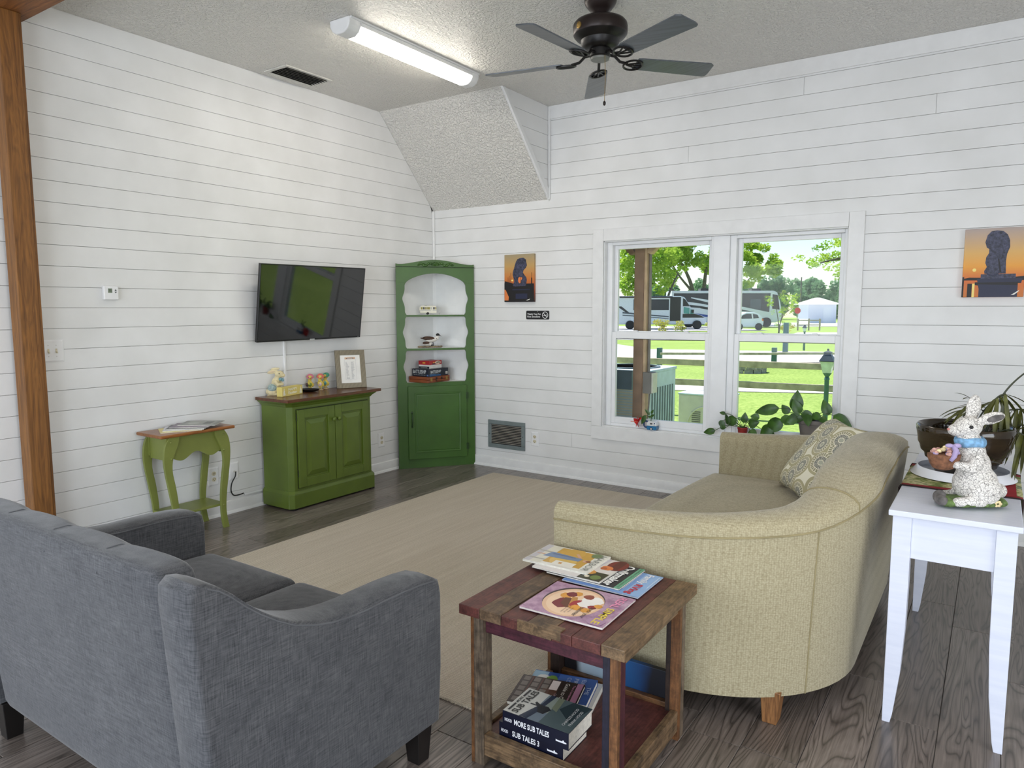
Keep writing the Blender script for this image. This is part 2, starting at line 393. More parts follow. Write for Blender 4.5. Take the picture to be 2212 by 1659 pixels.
for nm, a0, a1 in (('side_casing', (CX0, -0.018, OZ0 + .001), (OX0 + .004, 0, CZ1)), ('side_casing', (OX1 - .004, -0.018, OZ0 + .001), (CX1, 0, CZ1)), ('head_casing', (OX0 + .005, -0.0185, OZ1 - .004), (OX1 - .005, 0, CZ1)), ('apron', (CX0, -0.02, CZ0), (CX1, 0, OZ0)),
                   ('jamb', (OX0 - .001, .001, OZ0), (OX0 + .012, .15, OZ1)), ('jamb', (OX1 - .012, .001, OZ0), (OX1 + .001, .15, OZ1)), ('jamb', (OX0, .001, OZ1 - .012), (OX1, .15, OZ1 + .001)), ('window_sill', (OX0, -.001, OZ0 - .02), (OX1, .15, OZ0 + .006)),
                   ('mullion', (2.632, .03, OZ0 + .006), (2.748, .13, OZ1 - .012))):
    part(nm, MB().box(a0, a1), 'vinyl' if nm in ('mullion',) else 'white_trim', win, bevel=0.0025)
# frames of the two double-hung units, each sash with its pane
for ux0, ux1 in ((OX0 + .012, 2.632), (2.748, OX1 - .012)):
    b = MB(); b.box((ux0, .045, OZ0 + .006), (ux0 + .045, .125, OZ1 - .012)); b.box((ux1 - .022, .045, OZ0 + .006), (ux1, .125, OZ1 - .012)); b.box((ux0 + .045, .045, OZ1 - .035), (ux1 - .022, .125, OZ1 - .012)); b.box((ux0 + .045, .045, OZ0 + .006), (ux1 - .022, .125, OZ0 + .028))
    part('unit_frame', b, 'vinyl', win, bevel=0.003)
    a0, a1 = ux0 + .045, ux1 - .022
    for nm, z0, z1, y0, y1, rail in (('upper_sash', 1.20, OZ1 - .035, .088, .118, (.03, .030, .018)), ('lower_sash', OZ0 + .028, 1.232, .052, .086, (.034, .052, .052))):
        sw, tw, bw = rail; lo = bw if nm == 'lower_sash' else .04
        b = MB(); b.box((a0, y0, z0), (a0 + sw, y1, z1)); b.box((a1 - sw, y0, z0), (a1, y1, z1)); b.box((a0 + sw, y0, z0), (a1 - sw, y1, z0 + lo)); b.box((a0 + sw, y0, z1 - tw), (a1 - sw, y1, z1))
        s = part(nm, b, 'vinyl', win, bevel=0.003)
        part('pane', MB().box((a0 + sw - .004, (y0 + y1) / 2 - .003, z0 + lo - .004), (a1 - sw + .004, (y0 + y1) / 2 + .003, z1 - tw + .004)), 'window_glass', s)
        if nm == 'upper_sash':
            pass
        else:
            g = MB(); g.box((a0 + sw, y0 + .011, z1 - tw - .004), (a1 - sw, y0 + .014, z1 - tw)); part('gasket', g, 'gasket', s)
            for fx in (0.24, 0.76):
                xx = a0 + (a1 - a0) * fx; k = MB(); k.box((xx - .03, y0 + .004, z1), (xx + .03, y1 - .004, z1 + .006)); k.box((xx - .012, y0 + .006, z1 + .006), (xx + .022, y1 - .008, z1 + .014)); part('sash_lock', k, 'vinyl', s, bevel=0.002)

# ------------------------------------------------------------------ timber post and beam on the left
t = NT('rough_timber'); v = t.coord((11, 11, 0.9)); w = t.noise(v, 1.0, 4, 0.55, 1.3); r = t.math('PINGPONG', t.math('MULTIPLY', w, 10.0), 0.5)
f = t.noise(t.coord((90, 90, 3)), 1.0, 3, 0.6)
base = t.mix(0.55, t.ramp(r, [(0.0, (82, 48, 18)), (0.5, (140, 90, 38))]), t.ramp(f, [(0.3, (94, 58, 22)), (0.7, (160, 108, 50))]))
kn = t.n('TexVoronoi'); kn.inputs['Scale'].default_value = 1.0; t.l(t.coord((9, 9, 3.2)), kn.inputs['Vector'])
t.color(t.mix(t.ramp(kn.outputs['Distance'], [(0.0, (255, 255, 255)), (0.09, (90, 90, 90)), (0.14, (0, 0, 0))]), base, lin((48, 24, 10)))); t.bump(f, 0.5, 0.002); t.set(0.55)
t = NT('rough_timber_beam'); v = t.coord((0.9, 11, 11)); w = t.noise(v, 1.0, 4, 0.55, 1.3); f = t.noise(t.coord((3, 90, 90)), 1.0, 3, 0.6)
t.color(t.mix(0.5, t.ramp(t.math('PINGPONG', t.math('MULTIPLY', w, 10.0), 0.5), [(0, (90, 50, 22)), (0.5, (150, 92, 44))]), t.ramp(f, [(0.3, (100, 58, 26)), (0.7, (170, 112, 60))]))); t.bump(f, 0.5, 0.002); t.set(0.55)
pt = thing('timber_post', 'square brown timber post standing against the shiplap wall at the left edge', 'post', (0.083, -3.448, 0))
part('shaft', MB().box((.03, -3.497, 0), (.136, -3.4, 2.93)), 'rough_timber', pt, bevel=0.005)
part('edge_strip', MB().box((.03, -3.3995, 0), (.128, -3.386, 2.93)), 'rough_timber', pt, bevel=0.002)
solo('ceiling_beam', MB().box((0.0, -3.56, 2.93), (5.0, -3.33, H - .001)), 'rough_timber_beam', 'brown timber beam resting on the post, running under the ceiling', 'beam', bevel=0.006)
# ------------------------------------------------------------------ upholstery helpers
def rbox(a, b, r, n=(10, 10, 5), fn=None):
    """a box with rounded edges, its faces finely divided; fn may push each vertex"""
    a = Vector(a); b = Vector(b); bm = bmesh.new(); vs = {}
    def vert(i, j, k):
        if (i, j, k) not in vs:
            p = [0, 0, 0]
            for q, (t, m) in enumerate(((i, n[0]), (j, n[1]), (k, n[2]))):
                L = b[q] - a[q]; rr = min(r, L / 2)
                # two extra rows inside each rounding
                rows = [0, rr * 0.30, rr] ; mid = m - 4
                if t <= 2: p[q] = a[q] + rows[t]
                elif t >= m - 2: p[q] = b[q] - rows[m - t]
                else: p[q] = a[q] + rr + (L - 2 * rr) * (t - 2) / mid
            P = Vector(p); rr = [min(r, (b[q] - a[q]) / 2) for q in range(3)]
            C = Vector([min(max(P[q], a[q] + rr[q]), b[q] - rr[q]) for q in range(3)]); d = P - C
            if d.length > 1e-9: P = C + d.normalized() * min(r, max(abs(x) for x in d)) if sum(abs(x) > 1e-9 for x in d) > 1 else P
            if fn: P = Vector(fn(P))
            vs[(i, j, k)] = bm.verts.new(P)
        return vs[(i, j, k)]
    N = n
    for ax in range(3):
        o = [q for q in range(3) if q != ax]
        for side in (0, N[ax]):
            for u in range(N[o[0]]):
                for w in range(N[o[1]]):
                    q = []
                    for du, dw in ((0, 0), (1, 0), (1, 1), (0, 1)):
                        idx = [0, 0, 0]; idx[ax] = side; idx[o[0]] = u + du; idx[o[1]] = w + dw; q.append(vert(*idx))
                    bm.faces.new(q)
    bmesh.ops.recalc_face_normals(bm, faces=bm.faces)
    m = MB(); bm.verts.index_update(); m.v = [tuple(v.co) for v in bm.verts]; m.f = [tuple(v.index for v in f.verts) for f in bm.faces]; m.m = [0] * len(m.f); bm.free(); return m
def fabric(name, c, weave=420, amount=0.25, streak=(1, 1, 1), rough=0.9, blot=0.10, sheen=0.3, bumps=0.5):
    t = NT(name); v = t.coord(); vs = t.coord(streak)
    a = t.noise(vs, weave, 2, 0.6); b = t.noise(v, 4, 4, 0.6)
    dk = tuple(x * (1 - amount) for x in c); lt = tuple(min(255, x * (1 + amount)) for x in c)
    base = t.ramp(a, [(0.32, dk), (0.68, lt)])
    t.color(t.mix(1.0, base, t.ramp(b, [(0.3, tuple([255 * (1 - blot)] * 3)), (0.7, (255, 255, 255))]), 'MULTIPLY')); t.bump(a, bumps, 0.001)
    t.b.inputs['Sheen Weight'].default_value = sheen; t.b.inputs['Sheen Roughness'].default_value = 0.5
    return t.set(rough, spec=0.2)
# gray linen: vertical and horizontal threads
t = NT('gray_linen'); v1 = t.coord((1, 1, 0.06)); v2 = t.coord((0.06, 0.06, 1)); a = t.noise(v1, 340, 2, 0.6); b = t.noise(v2, 340, 2, 0.6); c = t.noise(t.coord(), 6, 4, 0.6)
th = t.math('MULTIPLY', t.math('ADD', a, b), 0.5)
t.color(t.mix(1.0, t.ramp(th, [(0.34, (62, 63, 66)), (0.66, (102, 102, 104))]), t.ramp(c, [(0.3, (228, 229, 232)), (0.7, (255, 255, 255))]), 'MULTIPLY'))
t.bump(th, 0.5, 0.001); t.b.inputs['Sheen Weight'].default_value = 0.35; t.b.inputs['Sheen Roughness'].default_value = 0.4; t.set(0.92, spec=0.15)
# beige tweed
t = NT('beige_tweed'); v = t.coord(); ck = t.n('TexVoronoi'); ck.inputs['Scale'].default_value = 150; ck.inputs['Randomness'].default_value = 0.45; t.l(v, ck.inputs['Vector'])
a = ck.outputs['Distance']; st = t.noise(t.coord((0.15, 0.15, 1)), 480, 2)
base = t.ramp(a, [(0.1, (190, 180, 150)), (0.55, (164, 153, 122)), (0.9, (132, 121, 92))])
t.color(t.mix(0.35, base, t.ramp(st, [(0.35, (144, 133, 104)), (0.65, (188, 179, 150))]))); t.bump(a, -0.5, 0.0012)
t.b.inputs['Sheen Weight'].default_value = 0.25; t.set(0.9, spec=0.2)
plain('piping_gray', (92, 93, 96), 0.9); plain('piping_beige', (150, 138, 102), 0.9); plain('black_wood', (28, 25, 24), 0.35, var=0.15); wood('foot_wood', (104, 66, 34), (160, 112, 66), 'Z', 1.4)

# ------------------------------------------------------------------ gray loveseat
gs = thing('loveseat', 'grey linen loveseat with sloped arms, seen from behind at the lower left', 'sofa', (2.29, -3.9, 0))
prof = [(-3.518, .13), (-3.505, .30), (-3.503, .545), (-3.512, .583), (-3.54, .599), (-3.6, .606), (-3.68, .610), (-3.76, .610), (-3.83, .609), (-3.885, .612), (-3.94, .619), (-4.0, .634), (-4.06, .656), (-4.115, .689), (-4.16, .722), (-4.2, .756), (-4.235, .79), (-4.262, .812), (-4.29, .826), (-4.314, .831), (-4.333, .815), (-4.335, .78), (-4.285, .13)]
for x0, x1, sgn in ((2.855, 2.985, 1), (1.60, 1.735, -1)):
    b = MB()
    # the profile swept across the arm with a soft crown on the top edge
    rings = []
    for k, (x, ins) in enumerate(((x0, .014), (x0 + .003, .006), (x0 + .012, .0), ((x0 + x1) / 2, -.003), (x1 - .012, .0), (x1 - .003, .006), (x1, .014))):
        c = Vector((0, -3.92, 0.36)); rings.append([(x, p[0] + (ins if p[0] < c.y else -ins), p[1] - (ins if p[1] > .4 else -ins * .3)) for p in prof])
    b.loft(rings); part('arm', b, 'gray_linen', gs, smooth=42)
    xs = x1 - .001 if sgn > 0 else x0 + .001
    part('arm_piping', MB().tube([(xs, p[0], p[1] - .010) for p in prof[4:-4]], 0.0026, 6), 'piping_gray', gs, smooth=True)
    part('arm_piping', MB().tube([((x0 if sgn > 0 else x1), p[0], p[1] - .010) for p in prof[4:-4]], 0.0026, 6), 'piping_gray', gs, smooth=True)
def backfn(P):
    y, z = P.y, P.z; s = (P.x - 1.737) / 1.116
    lean = -0.07 * (z - .13) / .7
    if z > .7: z += 0.003 * abs(math.sin(s * PI * 4)) ** 0.5 * (z - .7) / .13
    if P.y > -4.2 and z > .3: y += 0.010 * abs(math.sin(s * PI * 4))
    if P.y < -4.2: y -= 0.004 * math.sin(min(max(s, 0), 1) * PI) * math.sin(PI * min(1, max(0, (z - .13) / .7)))
    if z > .40: y -= 0.105 * min(1.0, (z - .40) / .36) * (P.y + 4.258) / .208
    return (P.x, y + lean, z)
part('backrest', rbox((1.737, -4.258, .118), (2.853, -4.05, .828), .045, (36, 9, 16), backfn), 'gray_linen', gs, smooth='all')
for k in range(1, 4):
    x = 1.737 + 1.116 * k / 4; part('back_seam', MB().tube([(x, -4.325, .775), (x, -4.318, .812), (x, -4.295, .8305), (x, -4.262, .8315), (x, -4.235, .822), (x, -4.215, .79)], 0.0016, 6), 'piping_gray', gs, smooth=True)
part('base', rbox((1.625, -4.24, .122), (2.965, -3.53, .30), .02, (12, 8, 6)), 'gray_linen', gs, smooth='all')
for x0, x1 in ((1.742, 2.293), (2.297, 2.85)):
    cx = (x0 + x1) / 2
    def pf(P, cx=cx):
        u = (P.x - cx) / .28; w = (P.y + 3.79) / .3
        return (P.x, P.y, P.z + (0.028 * (1 - min(1, u * u)) * (1 - min(1, w * w)) if P.z > .4 else 0))
    part('seat_cushion', rbox((x0, -4.10, .302), (x1, -3.488, .432), .035, (14, 14, 7), pf), 'gray_linen', gs, smooth='all')
for x, y in ((2.93, -3.565), (1.655, -3.565), (2.93, -4.225), (1.71, -4.225)):
    part('leg', MB().loft([[(x - .024, y - .024, 0), (x + .024, y - .024, 0), (x + .024, y + .024, 0), (x - .024, y + .024, 0)], [(x - .033, y - .033, .13), (x + .033, y - .033, .13), (x + .033, y + .033, .13), (x - .033, y + .033, .13)]]), 'black_wood', gs, bevel=.002)

# ------------------------------------------------------------------ beige curved sofa
bs = thing('curved_sofa', 'beige tweed sofa with curved back and barrel corners, behind the end table', 'sofa', (3.55, -1.88, 0))
def sofa_path(n=72):
    """(point, outward normal, share of back 0..1) from the near arm's front round to the far arm's front"""
    P = []
    for k in range(9): P.append((Vector((3.03 + .405 * k / 9, -2.89)), Vector((0, -1)), 0))
    for k in range(15): a = -PI / 2 + PI / 2 * k / 15; P.append((Vector((3.435 + .57 * math.cos(a), -2.35 + .54 * math.sin(a))), Vector((math.cos(a) * .54, math.sin(a) * .57)).normalized(), (k / 15) ** 1.5))
    for k in range(13): P.append((Vector((4.005, -2.35 + .94 * k / 12)), Vector((1, 0)), 1))
    for k in range(1, 16): a = PI / 2 * k / 15; P.append((Vector((3.435 + .57 * math.cos(a), -1.41 + .54 * math.sin(a))), Vector((math.cos(a) * .54, math.sin(a) * .57)).normalized(), (1 - k / 15) ** 1.5))
    for k in range(1, 10): P.append((Vector((3.435 - .405 * k / 9, -.87)), Vector((0, 1)), 0))
    return P
SP = sofa_path()
def rim(p, n, w):
    front = max(0.0, min(1.0, (p.x - 3.005) / .85)); h = (0.695 if p.y < -1.88 else 0.676) + (0.045 if p.y < -1.88 else .07) * front ** 1.6
    m = max(0.0, 1 - ((p.y + 1.88) / .86) ** 2) if p.x > 3.6 else 0
    s = m * m * (3 - 2 * m)
    return h + 0.115 * s * min(1.0, (p.x - 3.6) / .3 if p.x > 3.6 else 0)
def thick(p, w): return 0.088 + 0.055 * max(0, min(1, (p.x - 3.005) / .5)) + 0.085 * w
rings = []; seam = []; seam_in = []
for p, n, w in SP:
    h = rim(p, n, w); th = thick(p, w); fl = 0.012 + 0.05 * w
    def q(off, z): r = p + n * off; return (r.x, r.y, z)
    def flz(z): return fl * ((z - .1) / (h - .1)) ** 1.3
    z1 = h - .06; o1 = flz(z1)
    ring = [q(-th, .12), q(-.02, .1), q(-.002, .104)]
    ring += [q(flz(z), z) for z in (.18, .27, .36, .45, .53)] + [q(o1 - .0, z1)]
    for k in range(1, 9):
        a = PI * k / 9; ring.append(q(o1 - th / 2 + (th / 2 + .004) * math.cos(a), z1 + .058 * math.sin(a) ** .8))
    ring += [q(o1 - th, z1 - .002), q(o1 * .6 - th, .45), q(-th, .28)]
    rings.append(ring); seam.append(q(o1 + .0015, z1 - .002))
b = MB(); b.loft(rings)
part('frame_upholstery', b, 'beige_tweed', bs, smooth=50)
part('rim_seam', MB().tube(seam, .0035, 6), 'piping_beige', bs, smooth=True)
for idx in (18, len(SP) - 19):
    r = rings[idx]; part('panel_seam', MB().tube([(x + .0 , y, z) for x, y, z in [(Vector(p) + Vector((SP[idx][1].x, SP[idx][1].y, 0)) * .0008) for p in r[2:9]]], .0025, 6), 'piping_beige', bs, smooth=True)
for idx in (21, len(SP) - 22):
    r = rings[idx]; part('back_fold', MB().tube([Vector(p) + Vector((0, 0, .0015)) for p in r[8:17]], .003, 6), 'piping_beige', bs, smooth=True)
fr = [(3.04, -2.78), (3.04, -.98)]
part('front_rail', rbox((3.015, -2.80, .10), (3.12, -.96, .30), .02, (6, 20, 6)), 'beige_tweed', bs, smooth='all')
sp = [(3.0, -2.775), (2.985, -2.4), (2.975, -1.88), (2.985, -1.36), (3.0, -.985)]
def seat(P):
    w = (P.y + 1.88) / .9; u = (P.x - 3.4) / .45
    x = P.x - (0.025 * (1 - w * w) if P.x < 3.3 else 0) - (0.27 * max(0, abs(w) - .45) ** 1.0 if P.x > 3.5 else 0)
    return (x, P.y, P.z + (.018 * (1 - min(1, u * u)) * (1 - w ** 4) if P.z > .4 else 0))
part('seat_cushion', rbox((3.0, -2.782, .285), (3.80, -.98, .438), .03, (14, 28, 6), seat), 'beige_tweed', bs, smooth='all')
for x, y, z0 in ((3.80, -2.715, 0), (3.80, -1.045, 0), (3.10, -2.82, 0), (3.10, -.94, 0)):
    part('foot', MB().loft([[(x - .026, y - .03, z0), (x + .022, y - .03, z0), (x + .022, y + .03, z0), (x - .026, y + .03, z0)], [(x - .034, y - .036, .12), (x + .034, y - .036, .12), (x + .034, y + .036, .12), (x - .034, y + .036, .12)]]), 'foot_wood', bs, bevel=.003)
# patterned cushion leaning in the sofa
t = NT('pillow_print'); tc = t.n('TexCoord'); vo = t.n('TexVoronoi'); vo.inputs['Scale'].default_value = 9; vo.inputs['Randomness'].default_value = 0.8; vo.voronoi_dimensions = '2D'; t.l(tc.outputs['Object'], vo.inputs['Vector'])
d = vo.outputs['Distance']; sub = t.n('VectorMath', operation='SUBTRACT'); sc_ = t.n('VectorMath', operation='SCALE'); sc_.inputs['Scale'].default_value = 1.0; t.l(tc.outputs['Object'], sub.inputs[0]); t.l(vo.outputs['Position'], sub.inputs[1])
sx = t.n('SeparateXYZ'); t.l(sub.outputs[0], sx.inputs[0]); ang = t.math('ARCTAN2', sx.outputs[1], sx.outputs[0]); ray_ = t.math('PINGPONG', t.math('MULTIPLY', ang, 26 / (2 * PI)), 0.5)
spokes = t.ramp(ray_, [(0.0, (255, 255, 255)), (0.16, (255, 255, 255)), (0.2, (0, 0, 0))], 'CONSTANT')
ringc = t.ramp(d, [(0.0, (176, 176, 158)), (0.10, (232, 226, 204)), (0.13, (92, 96, 92)), (0.30, (232, 226, 204)), (0.33, (150, 146, 118)), (0.47, (226, 218, 192)), (0.50, (178, 170, 136)), (0.62, (232, 227, 206))], 'CONSTANT')
mask = t.math('MULTIPLY', spokes, t.ramp(d, [(0.0, (0, 0, 0)), (0.12, (255, 255, 255)), (0.5, (0, 0, 0))], 'CONSTANT'))
t.color(t.mix(t.math('MULTIPLY', mask, 0.8), ringc, lin((228, 222, 202)))); t.set(0.85, spec=0.2)
def pillow(w, h, d, n=26):
    def f(s):
        def g(u, v):
            x = 2 * u - 1; y = 2 * v - 1; k = max(0, (1 - x ** 4) * (1 - y ** 4)) ** 0.55; pin = 1 - 0.06 * (1 - abs(x * y)) * max(abs(x), abs(y)) ** 3
            return (x * w / 2 * pin, y * h / 2 * pin, s * d / 2 * k)
        return g
    b = MB(); b.grid(f(1), n, n); b.grid(f(-1), n, n); return b
pl = pillow(.42, .45, .15); me = pl.mesh('throw_pillow', 'pillow_print', smooth='all')
bm = bmesh.new(); bm.from_mesh(me); bmesh.ops.remove_doubles(bm, verts=bm.verts, dist=1e-4); bmesh.ops.recalc_face_normals(bm, faces=bm.faces); bm.to_mesh(me); bm.free()
po = link('throw_pillow', me); tag(po, 'square throw pillow printed with grey spoked circles, leaning in the beige sofa', 'pillow')
po.matrix_world = frame((3.668, -1.33, .658), (.500, -.866, 0), (.5335, .308, .788))

# ------------------------------------------------------------------ woven rug
t = NT('jute_weave'); v = t.coord()
rows = t.wave(t.coord((1, 1, 1)), 46, 1.2, 2, 6, 'X'); cr = t.wave(t.coord((1, 1, 1)), 32, 1.5, 2, 8, 'Y'); nz = t.noise(v, 110, 3, 0.6); big = t.noise(t.coord((38.0, 1.6, 1)), 1.0, 3)
hgt = t.math('MULTIPLY', t.math('ADD', rows, cr), 0.5)
t.color(t.mix(0.5, t.ramp(t.math('ADD', t.math('MULTIPLY', hgt, .6), t.math('MULTIPLY', nz, .5)), [(0.2, (132, 120, 104)), (0.8, (236, 226, 208))]), t.ramp(big, [(0.3, (198, 184, 164)), (0.7, (220, 208, 190))]))); t.bump(hgt, 0.9, 0.004); t.set(0.95, spec=0.1)
rg = thing('area_rug', 'large beige woven jute rug on the floor between the two sofas', 'rug', (2.05, -1.74, 0))
RX0, RX1, RY0, RY1 = .835, 3.06, -3.252, -.235
part('weave', MB().box((RX0, RY0, 0.0), (RX1, RY1, .009)), 'jute_weave', rg, bevel=.003)
random.seed(5); b = MB()
for e, (fx, fy) in ((0, (0, 1)), (1, (0, -1))):
    yy = RY1 if e == 0 else RY0
    for k in range(420):
        x = RX0 + (RX1 - RX0) * (k + random.random()) / 420; l = random.uniform(.004, .012); w = .002; s = 1 if e == 0 else -1
        b.add([(x - w, yy - .002 * s, .006), (x + w, yy - .002 * s, .006), (x + random.uniform(-.004, .004), yy + l * s, .003)], [(0, 1, 2)])
part('frayed_edge', b, 'jute_weave', rg, kind='stuff', fix=False)
# ------------------------------------------------------------------ end table of reclaimed planks
wood('plank_maroon', (82, 42, 38), (114, 64, 56), 'Y', 1.3, fine=.3, blot=.3); wood('plank_brown', (88, 68, 50), (132, 106, 80), 'Y', 1.3, blot=.35); wood('plank_tan', (104, 82, 58), (142, 114, 82), 'Y', 1.3, blot=.35)
wood('strip_gray', (78, 66, 54), (136, 118, 98), 'Z', 1.5, blot=.35); wood('strip_orange', (104, 64, 34), (142, 98, 60), 'Z', 1.5, blot=.35); wood('strip_maroon', (58, 20, 30), (92, 40, 50), 'Z', 1.5, blot=.35); wood('strip_navy', (18, 16, 30), (38, 34, 54), 'Z', 1.5, blot=.35); wood('strip_dark', (30, 20, 16), (58, 42, 34), 'Z', 1.5, blot=.35)
wood('rail_brown', (92, 70, 48), (150, 122, 90), 'X', 1.3, blot=.4); wood('rail_brown_y', (92, 70, 48), (150, 122, 90), 'Y', 1.3, blot=.4); wood('rail_maroon', (62, 22, 36), (96, 46, 58), 'X', 1.5, blot=.4); wood('rail_orange', (100, 66, 38), (140, 100, 64), 'X', 1.5, blot=.4)
t = NT('painted_board'); tc = t.n('TexCoord'); sp_ = t.n('SeparateXYZ'); t.l(tc.outputs['Object'], sp_.inputs[0]); m = t.math('DIVIDE', t.math('SUBTRACT', sp_.outputs[0], 3.10), 0.45)
m = t.math('ADD', m, t.math('MULTIPLY', t.math('SUBTRACT', t.noise(t.coord((8, 8, 8)), 1.0, 3), 0.5), 0.12))
t.color(t.ramp(m, [(0.0, (20, 18, 20)), (0.15, (22, 20, 24)), (0.20, (176, 190, 200)), (0.42, (160, 184, 200)), (0.52, (28, 92, 150)), (0.72, (20, 62, 110)), (0.80, (18, 20, 30))])); t.set(0.55)
et = thing('end_table', 'square end table of mixed reclaimed boards with a lower shelf', 'table', (3.325, -3.22, 0))
xs = [3.046, 3.124, 3.204, 3.292, 3.378, 3.443, 3.533, 3.604]; ms = ['plank_maroon', 'plank_brown', 'plank_maroon', 'plank_brown', 'plank_maroon', 'plank_maroon', 'plank_tan']
random.seed(8)
for (a, c), m in zip(zip(xs, xs[1:]), ms):
    dz = random.uniform(-.0012, .0012); part('top_board', MB().box((a + .0006, -3.498, .486), (c - .0006, -2.944, .518 + dz)), m, et, bevel=.002)
part('edge_patch', MB().box((3.262, -3.4985, .487), (3.345, -3.492, .5205)), 'plank_tan', et, bevel=.001); part('edge_patch', MB().box((3.345, -3.499, .492), (3.408, -3.470, .5212)), 'rail_brown', et, bevel=.001)
LW = .047
for cx, cy, st in ((3.098, -3.452, ('strip_gray', 'strip_orange')), (3.552, -3.452, ('strip_maroon', 'strip_orange', 'strip_navy')), (3.552, -2.992, ('strip_gray', 'strip_orange', 'strip_dark')), (3.098, -2.992, ('strip_dark', 'strip_orange'))):
    x0, x1, y0, y1 = cx - LW / 2, cx + LW / 2, cy - LW / 2, cy + LW / 2
    if len(st) == 2:
        pc = [((x0 + .012, y0, 0), (x1, y1, .486), st[0]), ((x0, y0, 0), (x0 + .012, y1, .486), st[1])]
    elif cx > 3.5 and cy < -3.2:
        pc = [((x0, y0, 0), (x0 + .022, y1, .486), st[2]), ((x0 + .022, y0, 0), (x1 - .0, y0 + .016, .486), st[1]), ((x0 + .022, y0 + .016, 0), (x1, y1, .486), st[0])]
    else:
        pc = [((x0, y0, 0), (x0 + .016, y1, .486), st[2]), ((x0 + .016, y0, 0), (x1, y0 + .018, .486), st[1]), ((x0 + .016, y0 + .018, 0), (x1, y1, .486), st[0])]
    leg = None
    for a, c, m in pc:
        if leg is None: leg = part('leg', MB().box(a, c), m, et, bevel=.001)
        else: part('strip', MB().box(a, c), m, leg, bevel=.001)
part('apron', MB().box((3.122, -3.462, .430), (3.528, -3.444, .486)), 'rail_maroon', et, bevel=.002)
part('apron', MB().box((3.122, -3.001, .430), (3.528, -2.983, .486)), 'rail_brown', et, bevel=.002)
for x in (3.080, 3.552): part('apron', MB().box((x - .0, -3.428, .436), (x + .016, -3.016, .486)), 'rail_brown_y', et, bevel=.002)
part('shelf_board', MB().box((3.10, -3.445, .078), (3.55, -3.0, .094)), 'plank_maroon', et, bevel=.001)
part('shelf_rail', MB().box((3.122, -3.473, .035), (3.528, -3.446, .104)), 'rail_brown', et, bevel=.002)
part('shelf_rail', MB().box((3.549, -3.428, .035), (3.574, -3.016, .104)), 'rail_brown_y', et, bevel=.002)
part('shelf_rail', MB().box((3.076, -3.428, .035), (3.099, -3.016, .104)), 'rail_brown_y', et, bevel=.002)
part('shelf_rail', MB().box((3.122, -2.998, .035), (3.528, -2.976, .110)), 'rail_orange', et, bevel=.002)
part('back_board', MB().box((3.122, -2.975, .035), (3.528, -2.955, .205)), 'painted_board', et, bevel=.002)

# ------------------------------------------------------------------ white console table behind the sofa
t = NT('white_wash'); v = t.coord((3, 3, 3)); a = t.noise(t.coord((4, 60, 60)), 1.0, 3); t.color(t.ramp(a, [(0.2, (212, 216, 231)), (0.8, (224, 227, 239))])); t.bump(a, .12, .0005); t.set(0.38)  # white paint tinted blue to carry the sky light on its front
wt = thing('console_table', 'narrow white-painted console table behind the beige sofa', 'table', (4.288, -1.955, 0))
TX0, TX1, TY0, TY1 = 4.104, 4.472, -2.525, -1.385
part('tabletop', MB().box((TX0, TY0, .730), (TX1, TY1, .750)), 'white_wash', wt, bevel=.003)
lw = .056
for x0, y0, sx, sy in ((4.116, -2.508, 1, 1), (4.460, -2.508, -1, 1), (4.116, -1.402, 1, -1), (4.460, -1.402, -1, -1)):
    def rg_(w, z): return [(x0, y0, z), (x0 + sx * w, y0, z), (x0 + sx * w, y0 + sy * w, z), (x0, y0 + sy * w, z)]
    part('leg', MB().loft([rg_(.024, 0), rg_(.030, .03), rg_(.046, .18), rg_(.054, .34), rg_(lw, .50), rg_(lw, .73)]), 'white_wash', wt, bevel=.0015)
for a, c in (((4.172, -2.500, .588), (4.404, -2.482, .73)), ((4.172, -1.428, .588), (4.404, -1.410, .73)), ((4.124, -2.452, .588), (4.142, -1.458, .73)), ((4.434, -2.452, .588), (4.452, -1.458, .73))): part('apron', MB().box(a, c), 'white_wash', wt, bevel=.001)

# ------------------------------------------------------------------ green cupboard under the television
plain('green_paint', (88, 106, 34), 0.38, var=0.05, vscale=6, bump=0.08, bscale=60); plain('green_groove', (44, 54, 16), 0.6); wood('walnut_top', (58, 30, 16), (110, 64, 38), 'Y', 1.2, rough=.25)
plain('sage_paint', (122, 130, 62), 0.4, var=0.04, vscale=6); plain('sage_dark', (96, 104, 46), 0.4, var=0.04); wood('oak_top', (112, 66, 28), (164, 104, 52), 'Y', 1.2, rough=.28); plain('emerald_paint', (62, 98, 38), 0.36, var=0.05, vscale=5, bump=0.06, bscale=50); plain('emerald_dark', (40, 66, 24), 0.5)
gc = thing('green_cupboard', 'low olive green two-door cupboard with dark wooden top under the television', 'cabinet', (.2, -1.56, 0))
GX0, GX1, GY0, GY1 = .034, .335, -1.965, -1.16
# corners of the carcass are chamfered: plan outline
def cham(i, c=.045): return [(GX0 - 0, GY0 - i), (GX1 + i - c, GY0 - i), (GX1 + i, GY0 - i + c), (GX1 + i, GY1 + i - c), (GX1 + i - c, GY1 + i), (GX0, GY1 + i)]
part('body', MB().prism(cham(0, .03), 'z', .10, .765), 'green_paint', gc, bevel=.002)
part('plinth', MB().prism(cham(.016, .03), 'z', .012, .115), 'green_paint', gc, bevel=.004)
part('plinth_moulding', MB().loft([[(x, y, .115) for x, y in cham(.016, .03)], [(x, y, .135) for x, y in cham(.002, .03)]]), 'green_paint', gc)
part('cornice', MB().loft([[(x, y, .735) for x, y in cham(.002, .03)], [(x, y, .748) for x, y in cham(.012, .03)], [(x, y, .752) for x, y in cham(.014, .03)], [(x, y, .768) for x, y in cham(.034, .03)], [(x, y, .775) for x, y in cham(.036, .03)]]), 'green_paint', gc)
